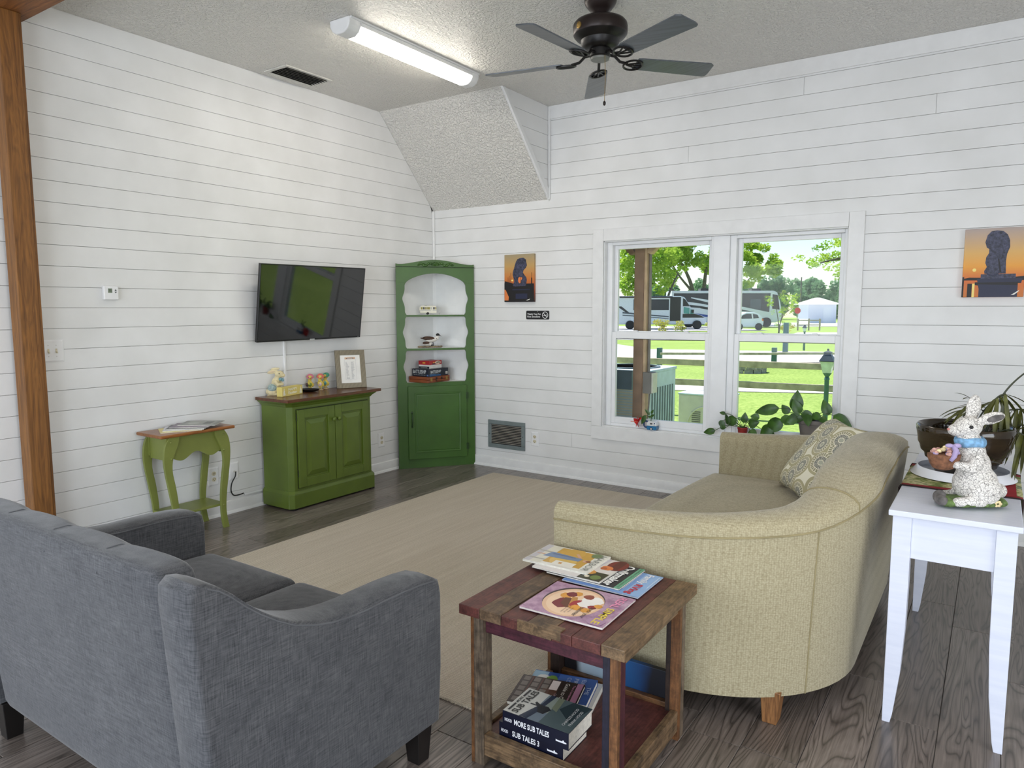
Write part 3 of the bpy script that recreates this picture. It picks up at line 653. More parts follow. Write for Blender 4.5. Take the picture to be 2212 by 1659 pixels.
part('top', MB().prism(cham(.05, .004), 'z', .775, .797), 'walnut_top', gc, bevel=.006, seg=3)
for x, y in ((.05, -1.94), (.31, -1.94), (.05, -1.185), (.31, -1.185)): part('foot', MB().box((x, y - .02, 0), (x + .03, y + .02, .012)), 'black_wood', gc)
mid = (GY0 + GY1) / 2
for y0, y1, kn, hg in ((GY0 + .062, mid - .0025, -1, 0), (mid + .0025, GY1 - .062, 1, 1)):
    z0, z1 = .155, .712; xf = GX1 + .016
    # frame-and-panel door: stiles and rails around a raised field
    b = MB(); s = .062
    b.box((GX1 + .001, y0, z0), (xf, y0 + s, z1)); b.box((GX1 + .001, y1 - s, z0), (xf, y1, z1)); b.box((GX1 + .001, y0 + s, z0), (xf, y1 - s, z0 + s)); b.box((GX1 + .001, y0 + s, z1 - s), (xf, y1 - s, z1))
    dr = part('door', b, 'green_paint', gc, bevel=.0025)
    pb = MB(); a0, a1, c0, c1 = y0 + s, y1 - s, z0 + s, z1 - s; e = .012; f = .044
    def rr(i, x): return [(x, a0 + i, c0 + i), (x, a1 - i, c0 + i), (x, a1 - i, c1 - i), (x, a0 + i, c1 - i)]
    pb.loft([rr(0, GX1 + .002), rr(0, GX1 + .004), rr(e, GX1 + .004), rr(e + .004, GX1 + .007), rr(f, GX1 + .015), rr(f + .004, GX1 + .016)]); part('raised_panel', pb, 'green_paint', dr)
    ky = mid - .024 if kn < 0 else mid + .024
    kb = MB(); kb.xf = Matrix.Translation((xf, ky, .612)) @ Matrix.Rotation(PI / 2, 4, 'Y'); kb.lathe([(.006, 0), (.005, .008), (.010, .012), (.0155, .017), (.0165, .022), (.013, .028), (.006, .031), (.001, .0315)], 16); part('knob', kb, 'green_paint', dr, smooth='all')
    hy = y0 - .004 if hg == 0 else y1 + .004
    for hz in (.235, .635): part('hinge', MB().lathe([(.004, 0), (.004, .05)], 8, (GX1 + .006, hy, hz)), 'green_groove', dr, smooth=True)
part('door_gap', MB().box((GX1 - .001, GY0 + .056, .150), (GX1 + .0012, GY1 - .056, .718)), 'green_groove', gc)

# ------------------------------------------------------------------ small sage side table with cabriole legs
st = thing('side_table', 'small sage green side table with curved legs and an oak top', 'table', (.16, -2.615, 0))
SX0, SX1, SY0, SY1 = .024, .302, -2.868, -2.368
part('top', MB().box((SX0, SY0, .648), (SX1, SY1, .668)), 'oak_top', st, bevel=.006, seg=2)
# aprons with a scalloped lower edge
def scallop(y): 
    u = (y + 2.618) / .2; return .515 + .020 * math.cos(u * PI * 2.0) * (1 if abs(u) < .75 else .4) - .008 * abs(u)
ys = [-2.81 + .385 * k / 40 for k in range(41)]
for x0, x1 in ((.242, .258), (.05, .064)):
    part('apron', MB().prism([(y, scallop(y)) for y in ys] + [(ys[-1], .648), (ys[0], .648)], 'x', x0, x1), 'sage_paint', st)
for y in (-2.806, -2.446): part('side_apron', MB().box((.062, y, .50), (.245, y + .014, .648)), 'sage_paint', st, bevel=.001)
# legs: S-curved boards, cut in the y-z plane and set at the four corners
def leg_outline(sg, yc):
    out = spline([(0.012, .648, 0), (.040, .60, 0), (.052, .53, 0), (.047, .44, 0), (.030, .33, 0), (.013, .22, 0), (.006, .13, 0), (.012, .06, 0), (.024, 0, 0)], 5)
    inn = spline([(-.016, 0, 0), (-.026, .06, 0), (-.030, .13, 0), (-.028, .22, 0), (-.016, .33, 0), (.0, .43, 0), (-.004, .50, 0), (-.022, .55, 0), (-.045, .60, 0), (-.052, .648, 0)], 5)
    return [(yc + sg * p.x, p.y) for p in out] + [(yc + sg * p.x, p.y) for p in reversed(inn)][::-1] if False else [(yc + sg * p.x, p.y) for p in out] + [(yc + sg * p.x, p.y) for p in inn]
for x0, x1 in ((.258, .278), (.032, .050)):
    for sg, yc in ((-1, -2.79), (1, -2.445)):
        lg = part('leg', MB().prism(leg_outline(sg, yc), 'x', x0, x1), 'sage_paint', st, bevel=.0025)
        if x0 > .2:
            for dz, dy in ((.615, -.005), (.515, -.005), (.155, .012)):
                k = MB(); k.xf = Matrix.Translation((x1, yc + sg * -dy, dz)) @ Matrix.Rotation(PI / 2, 4, 'Y'); k.lathe([(.007, 0), (.006, .003), (.003, .005), (.0005, .0055)], 10); part('plug', k, 'sage_paint', lg, smooth='all')
part('lower_shelf', MB().box((.045, -2.80, .148), (.262, -2.435, .163)), 'sage_paint', st, bevel=.002)

# ------------------------------------------------------------------ green corner cabinet
plain('cabinet_white', (236, 237, 236), 0.45, var=0.01)
CA = Vector((.048, -.565)); CB = Vector((.478, -.02)); cu = (CB - CA).normalized(); cn = Vector((cu.y, -cu.x)); CW = (CB - CA).length
cc = thing('corner_cabinet', 'tall green corner cabinet with white open shelves and one door', 'cabinet', (CA.x, CA.y, 0), math.atan2(cu.y, cu.x), local=True)
# local axes: x along the face, y into the corner, z up
def side_curve(z0, z1, x, sg, amp):
    n = 26; out = []
    for k in range(n + 1):
        u = k / n; z = z0 + (z1 - z0) * u
        e = min(1.0, min(u, 1 - u) / .10); out.append((x - sg * (amp * .36 * math.sin(e * PI / 2) + amp * .64 * math.exp(-((u - .5) / .17) ** 2) * (1 - .0)), z))
    return out
bays = [(.768, 1.052), (1.071, 1.351), (1.366, 1.645)]
YT = 1.782
# the face board: built as columns left and right of the openings plus cross pieces
left = [(0, 0), (.088, 0), (.088, .768)]
for z0, z1 in bays: left += side_curve(z0, z1, .086, 1, .033)
left += [(.086, 1.645), (0, 1.645)]
part('face_stile', MB().prism(left, 'y', 0, .02), 'emerald_paint', cc, bevel=.001)
part('face_stile', MB().prism([(CW - x, z) for x, z in left][::-1], 'y', 0, .02), 'emerald_paint', cc, bevel=.001)
arch = [(0, 1.645), (.088, 1.645)] + [(.090 + (CW - .180) * k / 30, 1.650 + .077 * math.sin(PI * k / 30) ** .75) for k in range(31)] + [(CW - .088, 1.645), (CW, 1.645), (CW, YT), (0, YT)]
part('arched_rail', MB().prism(arch, 'y', 0.0001, .0201), 'emerald_paint', cc, bevel=.001)
part('bottom_rail', MB().box((.088, 0, 0), (CW - .088, .02, .768)), 'emerald_paint', cc, bevel=.001)
crown = [(0, YT)] + [(CW * k / 40, YT + .022 + .040 * max(0, math.cos((k / 40 - .5) * PI * 1.12)) ** 1.6 + (.004 if k in (0, 40) else 0)) for k in range(41)] + [(CW, YT)]
part('crown', MB().prism(crown, 'y', -.004, .02), 'emerald_paint', cc, bevel=.002)
part('crown_ledge', MB().box((-.003, -.006, YT - .004), (CW + .003, .0, YT + .003)), 'emerald_dark', cc, bevel=.001)
# carved ornament: scrolls left and right of a shell
for sg in (-1, 1):
    pts = [Vector((CW / 2 + sg * (.03 + .115 * u), -.006, 1.806 + .010 * math.sin(u * 9) - .008 * u)) for u in [k / 30 for k in range(31)]]
    part('carving', MB().tube(pts, [.006 + .005 * abs(math.sin(k * .6)) for k in range(31)], 7), 'emerald_paint', cc, smooth='all')
    for j in range(3):
        c = (CW / 2 + sg * (.06 + .045 * j), 1.809 - .006 * j); part('carving', MB().tube([Vector((c[0] + (.014 - .0008 * q) * math.cos(q * .6), -.006, c[1] + (.010 - .0006 * q) * math.sin(q * .6))) for q in range(15)], .0032, 6), 'emerald_paint', cc, smooth='all')
for k in range(7):
    a = PI * (k + .5) / 7; part('shell_rib', MB().tube([(CW / 2, -.004, 1.792), (CW / 2 + .034 * math.cos(a), -.010, 1.792 + .034 * math.sin(a))], [.003, .007], 7), 'emerald_paint', cc, smooth='all')
# triangular inside: two white back panels meeting in the corner, shelves with green fronts
def loc2(x, y): d = Vector((x, y)) - CA; return (d.dot(cu), -d.dot(cn))
corner = loc2(.030, -.030); eL = loc2(.030, -.50); eR = loc2(.43, -.030)
tri = [(.03, .02), (CW - .03, .02), (min(CW - .03, eR[0]), max(.03, eR[1])), corner, (max(.03, eL[0]), max(.03, eL[1]))]
def wallp(p, q, z0, z1, th=.008):
    p = Vector(p); q = Vector(q); d = (q - p).normalized(); nn = Vector((-d.y, d.x)); 
    return MB().add([(*p, z0), (*q, z0), (*(q + nn * th), z0), (*(p + nn * th), z0), (*p, z1), (*q, z1), (*(q + nn * th), z1), (*(p + nn * th), z1)], [(0, 3, 2, 1), (4, 5, 6, 7), (0, 1, 5, 4), (1, 2, 6, 5), (2, 3, 7, 6), (3, 0, 4, 7)])
part('back_panel', wallp(tri[4], corner, .05, 1.77), 'cabinet_white', cc); part('back_panel', wallp(corner, tri[2], .05, 1.77), 'cabinet_white', cc)
cc2 = Vector(corner); part('corner_strip', MB().prism([(corner[0] - .035, corner[1] - .018), (corner[0] + .020, corner[1] - .014), (corner[0], corner[1])], 'z', .76, 1.76), 'cabinet_white', cc)
for zt, th in ((.768, .016), (1.071, .018), (1.366, .016)):
    s = part('shelf', MB().prism(tri, 'z', zt - th, zt), 'cabinet_white', cc)
    part('shelf_front', MB().box((.084, -.0005, zt - th - .001), (CW - .084, .021, zt - .001)), 'emerald_paint', s, bevel=.002)
part('roof_panel', MB().prism(tri, 'z', 1.76, 1.775), 'cabinet_white', cc)
dz0, dz1, dx0, dx1 = .082, .736, .085, .617
b = MB(); b.box((dx0, -.018, dz0), (dx1, -.0005, dz1)); dr = part('door', b, 'emerald_paint', cc, bevel=.004, seg=2)
b = MB(); a0, a1, c0, c1 = .150, .558, .145, .672
def rq(i, y): return [(a0 + i, y, c0 + i), (a1 - i, y, c0 + i), (a1 - i, y, c1 - i), (a0 + i, y, c1 - i)]
b.loft([rq(-.006, -.0185), rq(-.004, -.0225), rq(.004, -.0225), rq(.010, -.0195), rq(.018, -.0215), rq(.03, -.0215)]); part('panel_moulding', b, 'emerald_paint', dr, bevel=0)
b = MB(); b.tube([(.118, -.020, .382), (.118, -.036, .398), (.118, -.040, .44), (.118, -.036, .482), (.118, -.020, .498)], [.005, .0055, .007, .0055, .005], 8); b.ball((.118, -.020, .380), (.010, .004, .014)); b.ball((.118, -.020, .500), (.010, .004, .014)); plain('handle_green', (38, 66, 30), .3); part('handle', b, 'handle_green', dr, smooth='all')
for hz in (.178, .640): part('hinge', MB().box((dx1 - .006, -.022, hz - .028), (dx1 + .014, -.0005, hz + .028)), 'handle_green', dr, bevel=.002)
# ------------------------------------------------------------------ things on the ceiling
plain('fan_bronze', (42, 32, 29), 0.35, metal=0.4, var=0.08); plain('fan_black', (18, 16, 16), 0.4); plain('fan_cap', (120, 122, 116), 0.4); plain('brass_old', (170, 140, 80), 0.35, metal=0.8)
t = NT('fan_blade'); t.color(t.ramp(t.noise(t.coord((3, 60, 3)), 1.0, 3), [(0.3, (78, 82, 86)), (0.7, (98, 104, 110))])); t.set(0.28)
FX, FY, FZ = 2.518, -1.575, 2.752
fan = thing('ceiling_fan', 'dark bronze five-blade ceiling fan hanging from a short rod', 'fan', (FX, FY, FZ - .02), local=True)
def lt(nm, prof, mat, par=None, seg=32, **k): b = MB(); b.lathe([(r, z - FZ + .02) for r, z in prof], seg); return part(nm, b, mat, par or fan, smooth=True, **k)
lt('canopy', [(.086, 3.0545), (.086, 3.045), (.080, 3.03), (.060, 3.005), (.046, 2.992), (.040, 2.975), (.030, 2.968), (.018, 2.966)], 'fan_bronze')
lt('downrod', [(.0125, 2.99), (.0125, 2.93)], 'fan_black', seg=16); lt('collar', [(.03, 2.957), (.034, 2.950), (.034, 2.94)], 'fan_black')
lt('motor_housing', [(.03, 2.952), (.10, 2.950), (.132, 2.943), (.143, 2.93), (.146, 2.915), (.146, 2.882), (.142, 2.874)], 'fan_bronze'); lt('lower_housing', [(.142, 2.874), (.128, 2.858), (.104, 2.846), (.098, 2.815), (.085, 2.803), (.058, 2.80)], 'fan_black')
lt('switch_housing', [(.056, 2.802), (.056, 2.765), (.050, 2.758)], 'fan_black'); lt('bottom_cap', [(.051, 2.758), (.049, 2.748), (.040, 2.7445), (.008, 2.744)], 'fan_cap')
b = MB(); b.xf = Matrix.Translation((0, 0, .02 - FZ)) @ Matrix.Rotation(math.radians(-112), 4, 'Z'); b.xf = b.xf @ Matrix.Translation((.146, 0, 2.898)) @ Matrix.Rotation(PI / 2, 4, 'Y'); b.lathe([(.017, -.002), (.017, .003), (.013, .004), (.012, .002), (.002, .0035)], 16); part('badge', b, 'brass_old', fan, smooth=True)
for k in range(5):
    a = math.radians(-24.08 + 72 * k); Rz = Matrix.Rotation(a, 4, 'Z'); pit = Matrix.Rotation(math.radians(-12), 4, 'X')
    b = MB(); b.xf = Rz @ Matrix.Translation((0, 0, .012)) @ pit
    w0, w1, x0, x1 = .050, .066, .205, .657
    out = [(x0, -w0), (x0 + .02, -w0 - .004), (x1 - .03, -w1), (x1 - .008, -w1 + .016), (x1, w1 - .03), (x1 - .006, w1 - .006), (x1 - .02, w1), (x0 + .02, w0 + .004), (x0, w0)]
    b.prism(out, 'z', -.0035, .0035); bl = part('blade', b, 'fan_blade', fan, bevel=.0015)
    b = MB(); b.xf = Rz
    b.tube([(.055, 0, .045), (.085, 0, .042), (.115, 0, .016), (.16, 0, .008)], .008, 7)
    b.xf = Rz @ Matrix.Translation((0, 0, .006)) @ pit
    b.tube([(.19 + .052 * math.cos(q), .047 * math.sin(q), -.003) for q in [2 * PI * i / 24 for i in range(25)]], .006, 6)
    for s in (-1, 0, 1): b.tube([(.15, 0, -.003), (.20, s * .02, -.003), (.235, s * .034, -.003)], .0045, 6)
    part('blade_iron', b, 'fan_black', bl, smooth=True)
b = MB(); p0 = Vector((.045, -.03, .025)); b.tube([p0, p0 + Vector((.004, 0, -.12)), p0 + Vector((0, 0, -.235))], .0016, 6); part('pull_chain', b, 'brass_old', fan, smooth=True)
b = MB(); b.lathe([(.002, .012), (.006, .008), (.008, 0), (.006, -.010), (.002, -.013)], 12, tuple(p0 + Vector((0, 0, -.247)))); part('pull_knob', b, 'fan_bronze', fan, smooth='all')
# LED wraparound light
emit('lens_glow', (255, 248, 236), 13.0)
lf = thing('ceiling_light', 'long white wraparound fluorescent light, lit, on the ceiling', 'light', (1.19, -1.59, 2.97))
pr = lambda g: [(1.19 - .075 - g, H - .0005), (1.19 - .075 - g, 3.018), (1.19 - .058 - g * .7, 2.988), (1.19 - .03, 2.975 - g), (1.19 + .03, 2.975 - g), (1.19 + .058 + g * .7, 2.988), (1.19 + .075 + g, 3.018), (1.19 + .075 + g, H - .0005)]
part('lens', MB().prism([(1.19 - .072, 3.022), (1.19 - .058, 2.992), (1.19 - .03, 2.975), (1.19 + .03, 2.975), (1.19 + .058, 2.992), (1.19 + .072, 3.022)], 'y', -2.105, -1.06), 'lens_glow', lf); part('housing', MB().box((1.19 - .079, -2.104, 3.021), (1.19 + .079, -1.061, H - .012)), 'white_trim', lf, bevel=.002); part('end_cap', MB().prism(pr(.004), 'y', -2.20, -2.105), 'white_trim', lf, bevel=.008, seg=3); part('end_cap', MB().prism(pr(.004), 'y', -1.06, -.985), 'white_trim', lf, bevel=.008, seg=3)
LAMP = lf
part('tray', MB().box((1.19 - .088, -2.19, H - .012), (1.19 + .088, -.99, H - .0006)), 'white_trim', lf, bevel=.002)
for (x, y), lab in (((3.75, -3.55), 'unseen copy of the long white ceiling light, added to brighten floor and tables'), ((5.6, -4.6), 'unseen copy of the long white ceiling light, added at the right end of the room')):
    c = copy_tree(lf); c.location = (x, y, 2.97); c['label'] = lab; c['group'] = 'long ceiling lights'  # unseen copies of the fixture, added for more overhead light
lf['group'] = 'long ceiling lights'
plain('vent_black', (18, 18, 18), .6); plain('vent_white', (214, 212, 204), .5); plain('vent_slat', (92, 90, 84), .5)
cv = thing('ceiling_vent', 'rectangular ceiling air vent with dark angled slats near the left wall', 'vent', (.2, -1.665, H - .01))
b = MB(); x0, x1, y0, y1 = .075, .315, -1.87, -1.465; e = .028
b.box((x0, y0, H - .008), (x1, y0 + e, H)); b.box((x0, y1 - e, H - .008), (x1, y1, H)); b.box((x0, y0 + e, H - .008), (x0 + e, y1 - e, H)); b.box((x1 - e, y0 + e, H - .008), (x1, y1 - e, H)); part('frame', b, 'vent_white', cv, bevel=.002)
part('backing', MB().box((x0 + e, y0 + e, H - .002), (x1 - e, y1 - e, H - .0002)), 'vent_black', cv)
for k in range(7):
    x = x0 + e + .012 + k * .0265; part('slat', MB().prism([(x, H - .003), (x + .002, H - .003), (x + .018, H - .017), (x + .0155, H - .017)], 'y', y0 + e, y1 - e), 'vent_slat', cv)

# ------------------------------------------------------------------ things on the left wall
plain('plastic_white', (238, 238, 238), .35, var=.01); plain('lcd', (126, 138, 118), .3); plain('dark_hole', (30, 26, 22), .6); plain('outlet_ivory', (214, 205, 176), .4); plain('screw', (190, 188, 180), .3, metal=.8); plain('ink', (36, 38, 40), .7)
t = NT('screen_black'); t.color((6, 7, 9)); t.set(0.04, spec=1.0); plain('tv_bezel', (14, 14, 15), .3); plain('silver', (190, 192, 195), .3, metal=.6)
th = thing('thermostat', 'small white thermostat with a digital display on the left wall', 'thermostat', (0, -2.965, 1.47))
part('case', MB().box((0, -3.008, 1.474), (.027, -2.922, 1.556)), 'plastic_white', th, bevel=.006, seg=3)
part('display', MB().box((.0265, -2.984, 1.515), (.0276, -2.960, 1.541)), 'lcd', th); lettering('digits', '75', .017, frame((.0278, -2.972, 1.528), (0, 1, 0), (0, 0, 1)), 'ink', th)
for z, s in ((1.532, 1), (1.518, -1)): part('button', MB().prism([(-2.946, z - .004 * s), (-2.934, z - .004 * s), (-2.940, z + .004 * s)], 'x', .0268, .0285), 'ink', th)
def plate(b, x, y0, y1, z0, z1): b.loft([[(x, y0, z0), (x, y1, z0), (x, y1, z1), (x, y0, z1)], [(x + .003, y0, z0), (x + .003, y1, z0), (x + .003, y1, z1), (x + .003, y0, z1)], [(x + .006, y0 + .008, z0 + .008), (x + .006, y1 - .008, z0 + .008), (x + .006, y1 - .008, z1 - .008), (x + .006, y0 + .008, z1 - .008)], [(x + .006, y0 + .012, z0 + .012), (x + .006, y1 - .012, z0 + .012), (x + .006, y1 - .012, z1 - .012), (x + .006, y0 + .012, z1 - .012)]]); return b
sw = thing('light_switch', 'white double toggle light switch beside the timber post', 'switch', (0, -3.28, 1.12))
part('cover_plate', plate(MB(), 0, -3.365, -3.236, 1.125, 1.249), 'plastic_white', sw)
for y in (-3.317, -3.276):
    part('slot', MB().box((.006, y - .005, 1.176), (.0066, y + .005, 1.200)), 'outlet_ivory', sw); part('toggle', MB().prism([(.006, 1.180), (.016, 1.174), (.017, 1.180), (.006, 1.193)], 'y', y - .0035, y + .0035), 'outlet_ivory', sw)
    for z in (1.157, 1.219): part('screw', MB().box((.006, y - .002, z - .002), (.0068, y + .002, z + .002)), 'screw', sw)
def outlet(label, M, name='power_outlet'):
    """local: x right, y up, z out of the wall"""
    o = thing(name, label, 'outlet', (0, 0, 0), group=None, local=True); o.matrix_world = M
    b = MB(); w, h = .039, .062
    def rr(i, z): return [(-w + i, -h + i, z), (w - i, -h + i, z), (w - i, h - i, z), (-w + i, h - i, z)]
    b.loft([rr(0, 0), rr(0, .003), rr(.008, .006), rr(.012, .006)]); part('cover_plate', b, 'plastic_white', o)
    for dy in (-.020, .020):
        c = MB(); c.add([], []); c.prism([(p[0], p[1] + dy) for p in ell(0, 0, .0165, .0145, 20)], 'z', .0055, .0075); r = part('socket', c, 'outlet_ivory', o)
        for dx in (-.006, .006): part('slot', MB().box((dx - .0014, dy - .002, .0075), (dx + .0014, dy + .007, .0079)), 'dark_hole', r)
        part('ground_hole', MB().prism(ell(0, dy - .008, .003, .003, 10), 'z', .0075, .0079), 'dark_hole', r)
    return o
LW_ = lambda y, z: frame((0, y, z), (0, 1, 0), (0, 0, 1)); BW_ = lambda x, z: frame((x, 0, z), (1, 0, 0), (0, 0, 1))
outlet('white wall outlet between the olive cupboard and the corner cabinet', LW_(-.735, .285)); outlet('white wall outlet behind the sage side table', LW_(-2.345, .282)); outlet('white wall outlet beside the grey wall grille', BW_(1.115, .294))
# coax plate and its cable
cp = thing('cable_plate', 'white cable plate on the left wall with a black cable hanging from it', 'wall plate', (0, -2.185, .2))
part('cover_plate', plate(MB(), 0, -2.225, -2.150, .232, .352), 'plastic_white', cp)
b = MB(); b.xf = Matrix.Translation((.006, -2.19, .288)) @ Matrix.Rotation(PI / 2, 4, 'Y'); b.lathe([(.006, 0), (.006, .022)], 10); part('connector', b, 'screw', cp, smooth=True)
part('cable', MB().tube(spline([(.026, -2.19, .288, )[:3], (.034, -2.20, .26), (.028, -2.225, .215), (.02, -2.228, .16), (.02, -2.21, .125), (.02, -2.17, .118), (.019, -2.13, .122)], 6), .0042, 8), 'fan_black', cp, smooth=True)
rw = solo('cable_channel', MB().box((0, -1.735, .80), (.012, -1.717, 1.25)), 'plastic_white', 'thin white cable channel on the wall below the television', 'cable channel', bevel=.003)
solo('cable_channel', MB().box((.0150, -2.12, .104), (.024, -1.97, .118)), 'plastic_white', 'short white cable channel running above the baseboard to the olive cupboard', 'cable channel', bevel=.003)
db = thing('door_bumper', 'small metal fitting sticking out of the baseboard under the sage table', 'fitting', (.015, -2.3, .05)); b = MB(); b.xf = Matrix.Translation((.0145, -2.30, .055)) @ Matrix.Rotation(PI / 2, 4, 'Y'); b.lathe([(.010, 0), (.010, .004), (.004, .006), (.004, .022), (.006, .023), (.006, .03)], 10); part('stem', b, 'screw', db, smooth=True)
# television, tilted down on its bracket
yaw, tilt, roll = -.027, .157, .007
n_ = Vector((math.cos(yaw) * math.cos(tilt), math.sin(yaw) * math.cos(tilt), -math.sin(tilt))); r_ = Vector((-math.sin(yaw), math.cos(yaw), 0)); u_ = n_.cross(r_)
TM = frame((.116, -1.524, 1.461), r_ * math.cos(roll) + u_ * math.sin(roll), u_ * math.cos(roll) - r_ * math.sin(roll))
tv = thing('television', 'black flat television tilted on the left wall above the olive cupboard', 'television', (0, 0, 0), local=True); tv.matrix_world = TM
tw, thh = .963 / 2, .556 / 2
part('back_shell', MB().loft([[(-tw * .55, -thh * .75, -.055), (tw * .55, -thh * .75, -.055), (tw * .55, thh * .35, -.055), (-tw * .55, thh * .35, -.055)], [(-tw * .7, -thh * .85, -.022), (tw * .7, -thh * .85, -.022), (tw * .7, thh * .5, -.022), (-tw * .7, thh * .5, -.022)]]), 'tv_bezel', tv, bevel=.004)
b = MB(); b.box((-tw, -thh, -.022), (tw, thh, -.002)); b.box((-tw, -thh, -.002), (tw, -thh + .012, .002)); b.box((-tw, thh - .007, -.002), (tw, thh, .002)); b.box((-tw, -thh + .012, -.002), (-tw + .007, thh - .007, .002)); b.box((tw - .007, -thh + .012, -.002), (tw, thh - .007, .002)); part('bezel', b, 'tv_bezel', tv, bevel=.0012, seg=1)
part('screen', MB().box((-tw + .006, -thh + .011, -.002), (tw - .006, thh - .006, .0004)), 'screen_black', tv)
part('logo_badge', MB().box((-.022, -thh - .004, -.002), (.022, -thh + .008, .0035)), 'silver', tv, bevel=.001); part('maker_mark', MB().box((tw - .03, -thh + .005, .002), (tw - .016, -thh + .008, .0023)), 'silver', tv)
part('wall_bracket', MB().box((-.16, -.07, -.098), (.16, .05, -.055)), 'tv_bezel', tv, bevel=.004)

# ------------------------------------------------------------------ things on the window wall
plain('grille_gray', (118, 128, 128), .45); plain('grille_slat', (186, 178, 166), .45)
wg = thing('return_grille', 'grey return-air grille low on the window wall', 'vent', (.818, 0, .175))
x0, x1, z0, z1 = .622, 1.016, .176, .425; e = .036; b = MB(); b.box((x0, -.014, z0), (x1, 0, z0 + e)); b.box((x0, -.014, z1 - e), (x1, 0, z1)); b.box((x0, -.014, z0 + e), (x0 + e, 0, z1 - e)); b.box((x1 - e, -.014, z0 + e), (x1, 0, z1 - e)); part('frame', b, 'grille_gray', wg, bevel=.003)
part('backing', MB().box((x0 + e, -.002, z0 + e), (x1 - e, -.0004, z1 - e)), 'vent_black', wg)
for k in range(12):
    z = z0 + e + .006 + k * .0143; part('slat', MB().prism([(-.011, z + .0065), (-.0100, z + .008), (-.003, z + .003), (-.003, z + .0005)], 'x', x0 + e, x1 - e), 'grille_slat', wg)
for x in (x0 + .018, x1 - .018): part('screw', MB().prism(ell(x, (z0 + z1) / 2, .004, .004, 10), 'y', -.0155, -.0138), 'dark_hole', wg)
plain('sign_black', (16, 16, 17), .35); plain('sign_white', (236, 236, 236), .5)
sg = thing('no_smoking_sign', 'small black sign with white lettering Thank You For Not Smoking', 'sign', (1.141, 0, 1.326))
b = MB(); b.prism([(1.027 + .006, 1.326), (1.255 - .006, 1.326), (1.255, 1.332), (1.255, 1.394), (1.249, 1.400), (1.033, 1.400), (1.027, 1.394), (1.027, 1.332)], 'y', -.004, -.0002); part('panel', b, 'sign_black', sg)
for s, z, x1 in (('Thank You For', 1.371, 1.176), ('Not Smoking', 1.349, 1.166)): lettering('lettering', s, .0215, frame((1.037, -.0043, z), (1, 0, 0), (0, 0, 1)), 'sign_white', sg, align='LEFT', bold=.0004, width=x1 - 1.037)
SM = frame((1.216, -.0043, 1.363), (1, 0, 0), (0, 0, 1)); b = MB()
b.add([tuple(SM @ Vector((*p, 0))) for p in ell(0, 0, .029, .029, 32)] + [tuple(SM @ Vector((*p, 0))) for p in ell(0, 0, .0245, .0245, 32)], [(k, (k + 1) % 32, 32 + (k + 1) % 32, 32 + k) for k in range(32)]); part('ring', b, 'sign_white', sg)
part('slash', flat([(-.0195, .0165), (-.0165, .0195), (.0195, -.0165), (.0165, -.0195)], SM, .0001), 'sign_white', sg); part('cigarette', flat(rc(-.016, -.006, .014, -.0015), SM, .00005), 'sign_white', sg)
part('smoke', flats([(0, [(.006, .001), (.008, .001), (.012, .008), (.010, .008)]), (0, [(.012, .001), (.014, .001), (.016, .007), (.0145, .007)])], SM, .00005), 'sign_white', sg)
part('screw', MB().prism(ell(1.141, 1.392, .003, .003, 8), 'y', -.0052, -.0038), 'screw', sg)
# canvas prints: a gradient sky with a printed silhouette
def sunset(name, lo, hi, stops):
    t = NT(name); tc = t.n('TexCoord'); s = t.n('SeparateXYZ'); t.l(tc.outputs['Object'], s.inputs[0]); t.color(t.ramp(t.math('DIVIDE', t.math('SUBTRACT', s.outputs[2], lo), hi - lo), stops)); t.set(.5)
sunset('sunset_a', 1.475, 1.879, [(0.0, (40, 20, 14)), (0.33, (184, 84, 40)), (0.5, (206, 124, 54)), (0.75, (196, 156, 92)), (1.0, (164, 150, 118))])
sunset('sunset_b', 1.481, 1.884, [(0.0, (206, 120, 50)), (0.27, (218, 112, 48)), (0.45, (238, 164, 62)), (0.65, (226, 178, 102)), (1.0, (178, 162, 156))])
t = NT('stone_print'); t.color(t.ramp(t.noise(t.coord((60, 60, 60)), 1.0, 4, .7), [(0.35, (30, 32, 48)), (0.65, (78, 80, 106))])); t.set(.5)
for nm, c in (('print_black', (16, 12, 14)), ('print_navy', (34, 38, 66)), ('print_glow', (255, 226, 130)), ('print_orange', (226, 128, 66)), ('print_dkbrown', (60, 30, 22)), ('print_white', (240, 238, 230))): plain(nm, c, .5, var=.03)
PM = ['stone_print', 'print_black', 'print_navy', 'print_glow', 'print_orange', 'print_dkbrown', 'print_white']
def canvas(label, x0, x1, z0, z1, sky, polys, d=.026):
    o = thing('canvas_print', label, 'picture', ((x0 + x1) / 2, 0, z0), group='sunset lion canvases on the window wall'); part('stretched_canvas', MB().box((x0, -d, z0), (x1, -.0004, z1)), sky, o, bevel=.003)
    M = frame((x0, -d - .0004, z0), (1, 0, 0), (0, 0, 1)); w, h = x1 - x0, z1 - z0
    part('printed_scene', flats([(m, [(p[0] * w, p[1] * h) for p in q]) for m, q in polys], M), PM, o); return o
Q = lambda pts: [((x - 222) / 638, 1 - (y - 190) / 1005) for x, y in pts]
lion1 = Q([(505, 300), (560, 270), (640, 268), (690, 310), (700, 370), (712, 430), (690, 480), (640, 530), (628, 580), (660, 630), (700, 680), (710, 740), (700, 800), (690, 862), (420, 865), (408, 840), (440, 760), (425, 690), (405, 620), (410, 560), (440, 470), (460, 390), (480, 340)])
